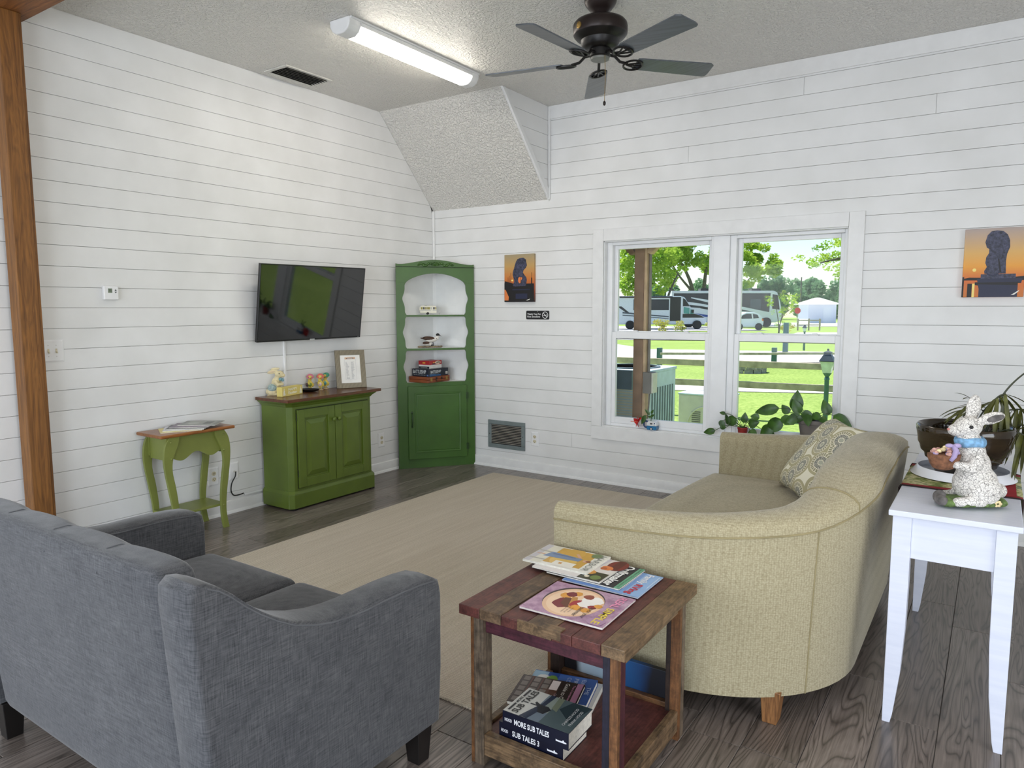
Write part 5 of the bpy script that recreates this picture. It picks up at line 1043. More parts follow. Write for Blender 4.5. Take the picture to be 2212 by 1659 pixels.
b.ball((-.012, -.014, .170), (.040, .006, .014), rot=Matrix.Rotation(-.20, 3, 'Y')); b.ball((-.002, .014, .188), (.036, .006, .012), rot=Matrix.Rotation(-.15, 3, 'Y'))
remesh(part('body', b, 'resin_cream', fr_), .0030, 2)
part('lace_back', remesh and MB().ball((-.012, -.0125, .052), (.038, .0355, .034)), 'resin_blue', fr_, smooth='all'); part('inner_ear', MB().ball((-.016, -.0185, .170), (.026, .003, .008), rot=Matrix.Rotation(-.20, 3, 'Y')), 'resin_tan', fr_, smooth='all')
for sy in (-1, 1): part('eye', MB().ball((.040, sy * .0245, .158), (.0045, .003, .004)), 'eye_black', fr_, smooth='all')
b = MB(); b.ball((.045, -.014, .117), (.013, .012, .012)); b.ball((.056, -.004, .112), (.012, .01, .013)); part('bow', b, 'bow_blue', fr_, smooth='all')
# yellow wooden block
YB = Vector((.206, -1.914)); YE = Vector((.154, -1.692)); yd = (YE - YB).normalized(); L = (YE - YB).length
bk = figure('easter_block', 'pale yellow block with white bunnies and lettering on the cupboard', (YB.x, YB.y, ZC), math.atan2(yd.y, yd.x), 'ornament')
plain('block_yellow', (222, 204, 118), .6, var=.04); plain('block_white', (240, 236, 214), .6)
part('block', MB().box((0, 0, 0), (L, .048, .066)), 'block_yellow', bk, bevel=.0015); BM = frame((0, -.0004, 0), (1, 0, 0), (0, 0, 1))
bun = [(0, .008), (.022, .008), (.026, .016), (.018, .028), (.020, .038), (.014, .044), (.016, .056), (.011, .056), (.008, .044), (.002, .030)]
part('bunny_print', flats([(0, [(.010 + x, y) for x, y in bun]), (0, [(L - .010 - x, y) for x, y in bun][::-1])], BM), 'block_white', bk, fix=False)
lettering('lettering', 'HAPPY', .024, frame((L / 2, -.0008, .046), (1, 0, 0), (0, 0, 1)), 'block_white', bk, width=.10, bold=.0006); lettering('lettering', 'Easter', .026, frame((L / 2, -.0008, .022), (1, 0, 0), (0, 0, 1)), 'block_white', bk, width=.10, bold=.0006)
ds = figure('oval_dish', 'low black oval dish in front of the chick figurines', (.105, -1.592, ZC), PIC, 'dish')
part('bowl', MB().lathe([(.02, 0), (.05, .002), (.074, .012), (.082, .022), (.078, .023), (.066, .015), (.02, .008)], 32, (0, 0, 0), 1.0, .55), 'fan_black', ds, smooth=True)
plain('chick_yellow', (214, 190, 84), .45, var=.1, vscale=40); plain('chick_beak', (206, 96, 40), .5); plain('hat_pink', (206, 120, 140), .5); plain('hat_coral', (214, 110, 100), .5); plain('hat_teal', (60, 140, 110), .5); plain('apron_green', (130, 150, 60), .6); plain('apron_white', (220, 190, 190), .6); plain('apron_teal', (80, 160, 170), .6); plain('bag_brown', (96, 70, 74), .6); plain('base_green', (70, 96, 40), .8); plain('base_tan', (170, 150, 120), .8)
for nm, lab, x, y, hat, ap, base, ry in (('chick_figurine', 'chick figurine in a mauve bonnet with a brown bag', .045, -1.530, 'hat_pink', 'apron_green', 'base_green', .25), ('chick_figurine', 'chick figurine in a coral bonnet holding a flower apron', .090, -1.470, 'hat_coral', 'apron_white', 'base_tan', .15), ('chick_figurine', 'chick figurine in a teal bonnet beside the picture frame', .062, -1.392, 'hat_teal', 'apron_teal', 'base_tan', -.2)):
    o = figure(nm, lab, (x, y, ZC), PIC + ry); o['group'] = 'chick figurines on the cupboard'
    b = MB(); b.ball((0, 0, .050), (.021, .018, .026)); b.ball((-.002, 0, .078), (.013, .012, .014)); b.ball((.002, 0, .100), (.021, .019, .019)); limb(b, (-.006, -.008, .03), (-.008, -.008, .008), .006, .004, 4); limb(b, (.008, -.008, .03), (.008, -.008, .008), .006, .004, 4); b.ball((.018, .004, .040), (.012, .008, .016), rot=Matrix.Rotation(.4, 3, 'Y')); limb(b, (-.012, -.014, .062), (-.006, -.022, .050), .007, .005, 4)
    remesh(part('body', b, 'chick_yellow', o), .0026, 2)
    h = MB(); h.grid(lambda u, v: (.002 + (.024 + .003 * v) * math.sin(PI * (.08 + .42 * v)) * math.cos(2 * PI * u) * 1.05, .006 + (.022 + .003 * v) * math.sin(PI * (.08 + .42 * v)) * math.sin(2 * PI * u), .103 + .025 * math.cos(PI * (.08 + .42 * v)) + .012 * math.sin(2 * PI * u) * v), 20, 8, True); part('bonnet', h, hat, o, smooth='all')
    part('beak', MB().loft([[(.006 + .005 * math.cos(q), -.018, .095 + .003 * math.sin(q)) for q in [2 * PI * i / 8 for i in range(8)]], [(.007 + .001 * math.cos(q), -.028, .093 + .001 * math.sin(q)) for q in [2 * PI * i / 8 for i in range(8)]]]), 'chick_beak', o, smooth='all')
    for sx in (-.008, .016): part('eye', MB().ball((sx, -.0165, .103), (.002, .002, .003), 8, 6), 'eye_black', o)
    part('apron', MB().ball((.0, -.008, .048), (.016, .0125, .018)), ap, o, smooth='all'); part('base', MB().lathe([(.024, 0), (.024, .005), (.018, .009)], 20), base, o, smooth=True)
    if hat == 'hat_pink': part('bag', MB().ball((-.022, -.008, .045), (.010, .008, .014)), 'bag_brown', o, smooth='all')
# leaning picture frame with a printed sheet
FL = Vector((.128, -1.335)); FR = Vector((.243, -1.125)); fd = (FR - FL).normalized(); fw = .238; fh = .302; lean = .20
pf = thing('picture_frame', 'bronze ribbed picture frame with a printed list, standing on the cupboard', 'picture frame', (FL.x, FL.y, ZC), math.atan2(fd.y, fd.x), local=True)
up = Vector((0, math.sin(lean), math.cos(lean))); FMx = frame((0, 0, .001), (1, 0, 0), up)     # x right, y up the frame, z towards the viewer
t = NT('ribbed_bronze'); t.color(t.ramp(t.wave(t.coord((1, 1, 1)), 75, .8, 2, 2, 'X'), [(0.2, (62, 54, 42)), (0.8, (168, 156, 130))])); t.bump(t.wave(t.coord((1, 1, 1)), 75, .8, 2, 2, 'X'), .6, .002); t.set(.35, .5)
b = MB(); b.xf = FMx; bw = .040
b.box((0, 0, -.012), (bw, fh, 0)); b.box((fw - bw, 0, -.012), (fw, fh, 0)); b.box((bw, 0, -.012), (fw - bw, bw, 0)); b.box((bw, fh - bw, -.012), (fw - bw, fh, 0)); part('frame_border', b, 'ribbed_bronze', pf, bevel=.002)
b = MB(); b.xf = FMx; b.box((bw, bw, -.010), (fw - bw, fh - bw, -.005)); sheet = part('sheet', b, 'paper', pf)
pm_ = [ink((206, 170, 140)), ink((70, 50, 40)), ink((150, 150, 150)), ink((240, 238, 234))]; cx = fw / 2; polys = [(0, rc(cx - .042, fh - bw - .034, cx + .042, fh - bw - .018)), (1, rc(cx - .028, fh - bw - .030, cx + .028, fh - bw - .022)), (3, rc(cx - .022, fh - bw - .0275, cx + .022, fh - bw - .0245))]
rd = random.Random(2)
for c in (-.036, .006):
    for k in range(22): polys.append((2, rc(cx + c, bw + .035 + k * .0062, cx + c + rd.uniform(.008, .026), bw + .0368 + k * .0062)))
for x in (-.044, .044): polys.append((2, rc(cx + x - .0004, bw + .028, cx + x + .0004, fh - bw - .036)))
polys.append((2, rc(cx - .044, bw + .028, cx + .044, bw + .0288)))
part('printed_list', flats(polys, FMx @ Matrix.Translation((0, 0, -.0048))), pm_, sheet, fix=False)
b = MB(); b.xf = FMx; b.add([(bw + .02, .0, -.013), (fw - bw, .0, -.013), (fw - bw, fh * .75, -.013), (bw + .02, fh * .75, -.013)], [(0, 1, 2, 3)]); b.xf = None
ez = up * fh * .55 + Vector((0, .012, 0)); b.add([(fw * .35, .013, .0), (fw * .65, .013, .0), (fw * .62, ez.y, ez.z), (fw * .38, ez.y, ez.z), (fw * .35, .13, .0), (fw * .65, .13, .0)], [(4, 5, 2, 3), (0, 4, 3), (1, 2, 5)]); part('easel_back', b, 'fan_black', pf, fix=False)

# ------------------------------------------------------------------ magazines fanned on the sage table
ZA = .6682; sp5 = [('magazine with a yellow spine, lowest of the fan on the sage table', (224, 206, 120), -2.672, .0), ('white magazine second from the bottom of the fan on the sage table', (206, 206, 212), -2.652, .35), ('dark grey magazine in the middle of the fan on the sage table', (74, 74, 78), -2.632, .62), ('purple-grey magazine with pink print, second from the top of the fan', (122, 108, 122), -2.612, .80), ('floppy grey magazine, topmost of the fan on the sage table', (128, 130, 124), -2.560, 1.02)]
for k, (lab, c, yc, a) in enumerate(sp5):
    mg = magazine('magazine', lab, Matrix.Translation((.178 - .006 * k, yc + .012 * k, ZA + .0042 * k)) @ Matrix.Rotation(-.45 - a * .45, 4, 'Z'), .18, .235, .004, ink(c), [(tuple(min(255, x * 1.2) for x in c), rc(-.07, -.09, .07, .09)), ((214, 150, 186) if k == 3 else tuple(x * .7 for x in c), rc(-.05, .02, .04, .07)), (tuple(min(255, x * 1.35) for x in c), blob(.02, -.04, .035, 10, 50 + k))])
    mg['group'] = 'magazines fanned on the sage table'

# ------------------------------------------------------------------ in the corner cabinet (its own local axes, then turned into the room)
CM = Matrix.Translation((CA.x, CA.y, 0)) @ Matrix.Rotation(math.atan2(cu.y, cu.x), 4, 'Z')
def inn(name, label, cat, x, y, z, a=0.0): o = thing(name, label, cat, (0, 0, 0), local=True); o.matrix_world = CM @ Matrix.Translation((x, y, z)) @ Matrix.Rotation(a, 4, 'Z'); return o
plain('toy_cream', (226, 222, 204), .35); plain('toy_window', (150, 138, 60), .2); plain('toy_dark', (50, 46, 36), .4); plain('tire', (26, 26, 27), .7); plain('toy_gray', (176, 176, 172), .4)
tc_ = inn('toy_camper', 'small cream toy camper trailer on the top shelf of the corner cabinet', 'toy', .300, .12, 1.3665, -.10)
b = MB(); b.prism([(-.070, .014), (.075, .014), (.075, .060), (.068, .078), (-.055, .080), (-.074, .066), (-.078, .04)], 'y', -.026, .026); part('body', b, 'toy_cream', tc_, bevel=.004)
part('stripe', MB().box((-.072, -.0268, .036), (.075, -.026, .040)), 'toy_gray', tc_)
for x0, x1, m in ((-.066, -.050, 'toy_window'), (-.046, -.032, 'toy_dark'), (-.028, -.014, 'toy_window'), (-.010, .016, 'toy_window'), (.022, .030, 'toy_gray'), (.044, .058, 'toy_dark'), (.062, .072, 'toy_window')): part('window', MB().box((x0, -.0272, .046), (x1, -.0262, .066)), m, tc_)
part('door', MB().box((.022, -.0270, .018), (.040, -.0261, .068)), 'toy_cream', tc_, bevel=.0005); part('roof_vent', MB().box((-.03, -.01, .080), (-.008, .01, .085)), 'toy_gray', tc_, bevel=.001)
for y in (-.024, .024):
    w = MB(); w.xf = Matrix.Translation((-.004, y, .011)) @ Matrix.Rotation(PI / 2, 4, 'X'); w.lathe([(.011, -.004), (.011, .004)], 16); part('wheel', w, 'tire', tc_)
b = MB(); b.tube([(.075, -.012, .014), (.105, 0, .010)], .0022, 6); b.tube([(.075, .012, .014), (.105, 0, .010)], .0022, 6); b.tube([(.100, 0, 0), (.100, 0, .018)], .003, 6); part('hitch', b, 'toy_gray', tc_, smooth=True)
plain('driftwood', (128, 112, 90), .9, var=.3, vscale=50, bump=.8, bscale=90, bdist=.005); plain('bird_brown', (72, 48, 34), .6, var=.2, vscale=60); plain('bird_white', (226, 222, 214), .6); plain('bird_black', (20, 18, 18), .5)
bd = inn('bird_carving', 'carved brown and white shorebirds on driftwood, middle shelf of the corner cabinet', 'ornament', .308, .085, 1.0715, -.05)
b = MB()
random.seed(3)
for k in range(11): b.ball((-.095 + .019 * k, random.uniform(-.012, .012), .008), (.020, .03, .009), 8, 6, Matrix.Rotation(random.uniform(-.3, .3), 3, 'Y'))
remesh(part('driftwood', b, 'driftwood', bd), .004, 1)
b = MB(); b.ball((.012, 0, .070), (.055, .024, .024), rot=Matrix.Rotation(-.10, 3, 'Y')); b.ball((.062, 0, .086), (.018, .015, .020)); b.ball((.070, 0, .104), (.014, .013, .012)); part('bird_body', remesh and b, 'bird_white', bd, smooth='all')
b = MB(); b.ball((-.004, 0, .080), (.066, .026, .020), rot=Matrix.Rotation(.10, 3, 'Y')); b.ball((-.066, 0, .083), (.022, .012, .006), rot=Matrix.Rotation(.16, 3, 'Y')); part('wing', b, 'bird_brown', bd, smooth='all')
b = MB(); b.ball((.070, 0, .114), (.017, .015, .014)); b.ball((.058, 0, .080), (.010, .0155, .006)); part('hood', b, 'bird_black', bd, smooth='all'); part('beak', MB().tube([(.082, 0, .112), (.104, 0, .100)], [.004, .0012], 8), 'bird_black', bd, smooth='all')
for y in (-.008, .008): part('leg', MB().tube([(.024, y, .052), (.030, y, .030), (.028, y, .012)], .0022, 6), 'bird_black', bd)
b = MB(); b.ball((-.034, -.010, .036), (.030, .018, .018)); b.ball((.0, -.012, .030), (.016, .012, .012), rot=Matrix.Rotation(.5, 3, 'Y')); part('chick_body', b, 'bird_white', bd, smooth='all'); part('chick_wing', MB().ball((-.038, -.014, .042), (.032, .019, .014)), 'bird_brown', bd, smooth='all'); part('chick_head', MB().ball((.012, -.014, .024), (.010, .009, .009)), 'bird_black', bd, smooth='all')
# brown case turned with its corner to the front
plain('case_leather', (132, 68, 34), .45, var=.1, vscale=14); plain('game_navy', (18, 24, 40), .35); plain('game_blue', (36, 84, 130), .35); plain('game_red', (170, 30, 38), .35); plain('game_white', (226, 224, 220), .4)
rot45 = math.radians(38)
cs = inn('game_case', 'brown leather games case with brass latches under the board game', 'case', .298, .085, .7685, rot45)
w, d, h = .30, .225, .052
part('lower_shell', MB().box((-w / 2, -d / 2, 0), (w / 2, d / 2, .026)), 'case_leather', cs, bevel=.004); part('lid', MB().box((-w / 2, -d / 2, .027), (w / 2, d / 2, h)), 'case_leather', cs, bevel=.004)
for x in (-.105, .105): part('latch', MB().box((x - .012, -d / 2 - .004, .014), (x + .012, -d / 2 - .0005, .044)), 'brass_old', cs, bevel=.001)
part('handle', MB().tube(spline([(-.035, -d / 2 - .002, .022), (-.034, -d / 2 - .018, .020), (0, -d / 2 - .022, .019), (.034, -d / 2 - .018, .020), (.035, -d / 2 - .002, .022)], 4), .005, 8), 'case_leather', cs, smooth=True)
for x in (-.035, .035): part('handle_mount', MB().box((x - .008, -d / 2 - .004, .010), (x + .008, -d / 2 - .0005, .046)), 'dark_hole', cs, bevel=.001)
bg = inn('board_game', 'dark blue boxed board game lettered BATTLESHIP on the brown case', 'board game', .308, .090, .7685 + h + .001, rot45)
w, d, h2 = .265, .195, .066; part('box_lid', MB().box((-w / 2, -d / 2, 0), (w / 2, d / 2, h2)), 'game_navy', bg, bevel=.001)
FMg = frame((0, -d / 2 - .0004, 0), (1, 0, 0), (0, 0, 1)); SMg = frame((-w / 2 - .0004, 0, 0), (0, -1, 0), (0, 0, 1))
part('print_band', flats([(0, rc(-.125, .002, .03, .016)), (0, rc(-.125, .006, -.04, .022)), (1, rc(.095, .012, .125, .034)), (1, rc(-.115, .0235, .0, .0245))], FMg), ['game_blue', 'game_white'], bg, fix=False)
lettering('lettering', 'BATTLESHIP', .030, frame((-.040, -d / 2 - .0008, .040), (1, 0, 0), (0, 0, 1)), ink((200, 204, 206)), bg, width=.140, bold=.001); lettering('lettering', 'BATTLESHIP', .044, frame((-w / 2 - .0008, .012, .040), (0, -1, 0), (0, 0, 1)), ink((200, 204, 206)), bg, width=.152, bold=.001); lettering('lettering', 'THE CLASSIC NAVAL COMBAT GAME', .009, frame((-w / 2 - .0008, .012, .013), (0, -1, 0), (0, 0, 1)), ink((200, 204, 206)), bg, width=.140)
part('maker_logo', flats([(0, rc(.072, .006, .090, .018))], SMg), ink((90, 120, 180)), bg, fix=False)
b = MB()
for k in range(7): b.add([tuple(FMg @ Vector((p[0], p[1], .0006))) for p in rc(.098 + k * .0038, .015, .0995 + k * .0038, .031)], [(0, 1, 2, 3)])
part('barcode', b, ink((20, 20, 20)), bg, fix=False)
cg = inn('card_game', 'small white and black game box between the board game and the red one', 'board game', .308, .092, .7685 + h + h2 + .002, rot45)
part('box_lid', MB().box((-.085, -.062, 0), (.085, .062, .022)), 'game_white', cg, bevel=.001); part('side_print', MB().box((-.0856, -.062, .001), (-.0851, .062, .018)), 'game_navy', cg); lettering('lettering', 'DOMINOES', .012, frame((-.0860, 0, .009), (0, -1, 0), (0, 0, 1)), ink((190, 188, 180)), cg, width=.075)
rgm = inn('red_game', 'red game box on top of the stack in the corner cabinet', 'board game', .308, .092, .7685 + h + h2 + .0245, rot45)
part('tray', MB().box((-.083, -.061, 0), (.083, .061, .010)), 'game_white', rgm, bevel=.001); part('box_lid', MB().box((-.085, -.063, .010), (.085, .063, .046)), 'game_red', rgm, bevel=.001)
part('label_print', flats([(0, ell(.030, .028, .040, .014, 20)), (1, rc(-.035, .024, -.012, .034)), (2, rc(-.045, .011, .0, .022))], frame((0, -.0634, 0), (1, 0, 0), (0, 0, 1))), [ink((236, 214, 190)), ink((222, 160, 60)), ink((60, 20, 60))], rgm, fix=False); lettering('lettering', 'LIFE', .020, frame((.032, -.0642, .028), (1, 0, 0), (0, 0, 1)), ink((40, 26, 24)), rgm, width=.05, bold=.0008); part('end_print', flats([(0, rc(-.016, .022, .016, .034))], frame((-.0854, 0, 0), (0, -1, 0), (0, 0, 1))), ink((222, 160, 60)), rgm, fix=False)

# ------------------------------------------------------------------ on the window sill
ZW = .4735
t = NT('pothos_leaf'); t.color(t.ramp(t.noise(t.coord((20, 20, 20)), 1.0, 3), [(0.3, (34, 66, 16)), (0.7, (66, 108, 30))])); t.b.inputs['Subsurface Weight'].default_value = 0.0; t.set(.35)
plain('vine_stem', (60, 86, 34), .5); plain('terracotta_red', (150, 34, 26), .5); plain('pot_gray', (112, 106, 100), .7, var=.1); plain('mug_blue', (40, 112, 160), .15); plain('mug_white', (230, 230, 230), .15); plain('mug_dkblue', (30, 62, 110), .15); plain('petal_red', (196, 16, 20), .5, var=.1); plain('stamen', (214, 120, 90), .6)
def heart_leaf(p, d, nrm, l, w, curl=.25):
    """heart-shaped leaf from its stalk point p along d; nrm roughly the leaf's face"""
    d = Vector(d).normalized(); s = d.cross(Vector(nrm)).normalized(); nn = s.cross(d); rows = []; n = 9
    for k in range(n + 1):
        u = k / n; ww = w * (math.sin(PI * u ** .62)) ** .8 if 0 < u < 1 else .0008
        off = -.12 * l if k == 0 else 0; row = []
        for j, f in enumerate((-1, -.5, 0, .5, 1)):
            back = -.10 * l * abs(f) * max(0, 1 - u * 4); row.append(Vector(p) + d * (l * u + back) + s * ww * f + nn * (.18 * ww * f * f - curl * l * u * u))
        rows.append(row)
    vs = [tuple(v) for r in rows for v in r]; return MB().add(vs, [(5 * k + j, 5 * k + j + 1, 5 * k + 5 + j + 1, 5 * k + 5 + j) for k in range(n) for j in range(4)])
TOCAM = Vector((.30, -.92, .25))
def pothos(root, base, leaves):
    for tip, d, l, w, nr in leaves:
        tip = Vector(tip); bs_ = Vector(base) if not isinstance(base, list) else Vector(base[0]); midp = bs_.lerp(tip, .55) + Vector((0, 0, .03)); s = part('vine', MB().tube(spline([bs_, midp, tip], 6), .0022, 6), 'vine_stem', root, smooth=True)
        part('leaf', heart_leaf(tip, d, nr, l, w), 'pothos_leaf', s, smooth='all', fix=False)
cp_ = thing('camper_mug', 'blue and white camper-shaped mug on the window sill', 'mug', (2.190, .018, ZW), local=True)
b = MB(); b.prism([(-.036, .003), (.036, .003), (.040, .010), (.040, .034), (-.040, .034), (-.040, .010)], 'y', -.028, .028); part('lower_body', b, 'mug_blue', cp_, bevel=.004)
b = MB(); b.prism([(-.040, .034), (.040, .034), (.040, .048), (.032, .066), (.026, .070), (-.026, .070), (-.034, .062)], 'y', -.028, .028); part('upper_body', b, 'mug_white', cp_, bevel=.004)
part('handle', MB().tube(spline([(-.038, 0, .060), (-.062, 0, .066), (-.074, 0, .046), (-.066, 0, .020), (-.038, 0, .016)], 6), .0065, 8), 'mug_dkblue', cp_, smooth='all')
for x in (-.006, .004): part('window', MB().box((x - .004, -.0292, .046), (x + .004, -.0278, .058)), 'dark_hole', cp_)
part('window', MB().box((.022, -.0292, .052), (.030, -.0278, .060)), 'mug_dkblue', cp_); part('window', MB().box((.020, -.0292, .042), (.026, -.0278, .046)), 'dark_hole', cp_)
for m, r, yy in (('tire', .011, -.0305), ('mug_white', .006, -.0315)): b = MB(); b.prism(ell(.0, .012, r, r, 18), 'y', yy, -.027); part('wheel', b, m, cp_)
hb = thing('hibiscus_sprig', 'red hibiscus bloom on a leafy sprig in the camper mug', 'flower', (2.190, .018, ZW + .07))
st0 = Vector((2.175, .018, ZW + .045)); part('stem', MB().tube(spline([st0, st0 + Vector((-.01, 0, .045)), st0 + Vector((-.035, -.01, .065)), st0 + Vector((-.09, -.015, .045))], 6), .0022, 6), 'vine_stem', hb, smooth=True); part('stem', MB().tube(spline([st0, st0 + Vector((.005, 0, .05)), st0 + Vector((.0, 0, .09))], 5), .002, 6), 'vine_stem', hb, smooth=True)
for p, d, l, w in (((-.045, -.01, .062), (-.35, -.1, -.9), .075, .018), ((-.012, 0, .075), (-.8, -.1, .8), .055, .012), ((.002, 0, .085), (.5, -.1, .8), .035, .010), ((.0, 0, .06), (.8, -.2, .5), .035, .010), ((-.02, 0, .058), (.9, -.2, -.1), .03, .009)): part('leaf', heart_leaf(st0 + Vector(p), d, TOCAM, l, w, .1), 'pothos_leaf', hb, smooth='all', fix=False)
fc = Vector((2.075, .0, ZW + .055))
for k in range(5): a = 2 * PI * k / 5 + .3; part('petal', heart_leaf(fc, Vector((-.25 + .45 * math.cos(a), -.1, 1.0 * math.sin(a))), Vector((-.8, -.5, 0)) + Vector((0, 0, .2)), .048, .026, .25), 'petal_red', hb, smooth='all', fix=False)
part('stamen', MB().tube([fc, fc + Vector((-.035, -.01, .002)), fc + Vector((-.058, -.012, .002))], [.0025, .002, .003], 6), 'stamen', hb, smooth=True)
rp = thing('red_pot', 'small red pot on the sill behind the beige sofa', 'pot', (2.885, .018, ZW)); part('pot', MB().lathe([(.024, .0), (.030, .035), (.034, .072), (.037, .074), (.037, .086), (.032, .086), (.028, .06)], 24, (2.885, .018, ZW)), 'terracotta_red', rp, smooth=True); part('soil', MB().lathe([(.001, .078), (.031, .076)], 20, (2.885, .018, ZW), cap=False), 'soil', rp)
v1 = thing('pothos_plant', 'small trailing pothos vine growing in the red pot', 'plant', (2.885, .018, ZW + .08))
B1 = (2.885, .018, ZW + .08)
pothos(v1, B1, [((2.84, -.01, .62), (-.5, 0, -.3), .085, .038, TOCAM), ((2.79, -.02, .58), (-.1, -.1, 1), .075, .02, (.8, -.6, 0)), ((2.90, 0, .60), (.1, -.1, .9), .07, .026, TOCAM), ((2.94, -.01, .585), (.6, -.2, .25), .075, .034, TOCAM), ((3.01, -.03, .645), (-.9, -.1, .15), .06, .028, TOCAM), ((2.74, -.03, .60), (.35, -.2, -.8), .06, .022, TOCAM), ((2.77, -.03, .655), (-1, 0, .15), .045, .014, TOCAM), ((2.70, -.05, .525), (-.9, -.1, -.2), .085, .026, TOCAM), ((2.76, -.03, .54), (-.2, -.2, .9), .05, .02, TOCAM), ((3.04, -.02, .555), (.8, -.1, -.35), .10, .036, TOCAM), ((2.95, -.02, .545), (.5, -.3, -.3), .07, .03, TOCAM)])
op = thing('oval_pot', 'wide grey oval pot on the sill behind the patterned pillow', 'pot', (3.375, .02, ZW)); part('pot', MB().lathe([(.080, .0), (.092, .06), (.104, .13), (.108, .150), (.118, .152), (.122, .165), (.118, .178), (.108, .180), (.104, .165)], 40, (3.375, .022, ZW), 1.0, .52), 'pot_gray', op, smooth=True); part('soil', MB().lathe([(.001, .178), (.104, .170)], 24, (3.375, .022, ZW), 1.0, .52, cap=False), 'soil', op)
v2 = thing('pothos_plant', 'large pothos with broad dark leaves growing in the oval grey pot', 'plant', (3.36, .02, ZW + .17)); B2 = (3.36, .02, ZW + .172)
pothos(v2, B2, [((3.13, -.02, .72), (-.95, -.1, -.22), .16, .040, TOCAM), ((3.25, .0, .72), (.1, -.1, 1), .13, .046, TOCAM), ((3.275, -.02, .70), (-.3, -.2, .9), .10, .036, TOCAM), ((3.46, -.01, .705), (-.25, -.1, .9), .10, .036, TOCAM), ((3.51, -.04, .70), (.85, -.3, -.45), .13, .038, TOCAM), ((3.17, -.03, .66), (.5, -.2, -.2), .09, .034, TOCAM), ((3.22, -.02, .66), (.9, -.2, .1), .10, .036, TOCAM), ((3.30, -.02, .70), (.9, -.2, -.3), .09, .034, TOCAM), ((3.16, -.04, .64), (-.7, -.2, -.7), .13, .050, TOCAM), ((3.10, -.04, .59), (-.6, -.2, -.6), .10, .040, TOCAM), ((3.37, -.02, .70), (.6, -.3, -.3), .07, .028, TOCAM), ((3.42, -.03, .68), (.4, -.3, -.2), .06, .026, TOCAM), ((3.33, -.03, .69), (.2, -.4, -.5), .08, .032, TOCAM), ((3.26, -.03, .67), (-.5, -.3, -.4), .09, .034, TOCAM), ((3.20, .0, .69), (-.4, -.1, .6), .07, .03, TOCAM)])
# ------------------------------------------------------------------ outside the window: (s, t) are metres to the right of and ahead of the room's viewpoint
YR = Vector((.828, .561)); YF = Vector((-.561, .828)); YO = Vector((4.365, -5.149))
def yard(s, t): q = YO + YR * s + YF * t; return q.x, q.y
def zg(t): return -.2 - .0054 * t
YA = math.atan2(.561, .828)
t = NT('lawn'); n1 = t.noise(t.coord((1, 1, 1)), .35, 4, .6); n2 = t.noise(t.coord((1, 1, 1)), 14, 4, .7); t.color(t.mix(.55, t.ramp(n1, [(0.3, (108, 138, 58)), (0.7, (150, 174, 88))]), t.ramp(n2, [(0.3, (84, 118, 46)), (0.7, (186, 202, 122))]))); t.bump(n2, .6, .03); t.set(.9, spec=.1)
t = NT('gravel'); n2 = t.noise(t.coord((1, 1, 1)), 9, 4, .7); t.color(t.ramp(n2, [(0.25, (150, 148, 154)), (0.75, (206, 204, 208))])); t.bump(n2, .4, .02); t.set(.95, spec=.1)
plain('concrete', (198, 196, 196), .9, var=.08, vscale=3); plain('porch_brown', (146, 114, 92), .7, var=.1, vscale=10); plain('porch_tan', (202, 168, 136), .7, var=.08); plain('box_gray', (128, 120, 114), .6); plain('ac_blue', (196, 214, 226), .5, var=.04); plain('ac_dark', (96, 112, 122), .6); plain('ac_cream', (214, 210, 194), .5, var=.03); plain('ac_slot', (110, 108, 98), .7); plain('fence_wood', (176, 166, 142), .85, var=.12, vscale=8); plain('lamp_green', (70, 108, 104), .5); plain('lamp_dark', (60, 70, 82), .4); plain('lamp_glass', (206, 222, 206), .2); plain('stone_gray', (150, 146, 138), .9, var=.15); plain('bark', (96, 92, 84), .9, var=.2, vscale=6)
def gpoly(name, pts, mat, dz, label=None):
    b = MB(); b.add([(*yard(s, q), zg(q) + dz) for s, q in pts], [tuple(range(len(pts)))]); return tag(link(name, b.mesh(name, mat, fix=False)), label, kind='structure')
b = MB(); N = 24
b.grid(lambda u, v: ((lambda s, q: (*yard(s, q), zg(q)))(-60 + 260 * u, 4.6 + 195 * v)), 26, 20); tag(link('ground_lawn', b.mesh('ground_lawn', 'lawn', fix=False)), kind='structure')
b = MB(); b.box((-2, .16, -.35), (9, .75, -.12)); struct('ground_strip', b, 'concrete')
gpoly('ground_path', [(-8, 17.5), (2, 15.0), (8, 13.6), (20, 11.0), (20, 13.0), (8, 15.4), (2, 17.0), (-8, 20)], 'concrete', .012)
gpoly('ground_road', [(-20, 30), (2, 26.0), (6, 23.0), (30, 20), (30, 26), (14, 28.0), (6, 31), (5, 38), (-20, 46)], 'gravel', .02)
gpoly('ground_lane', [(8, 41), (40, 33), (40, 35), (12, 44), (-10, 52), (-12, 50)], 'gravel', .03)
gpoly('ground_pad', [(0, 59), (22, 61), (22, 80), (0, 84)], 'gravel', .04); gpoly('ground_drive', [(18, 47), (45, 41), (50, 56), (22, 55)], 'concrete', .035); gpoly('ground_yard', [(26, 78), (90, 74), (90, 104), (28, 106)], 'concrete', .04)
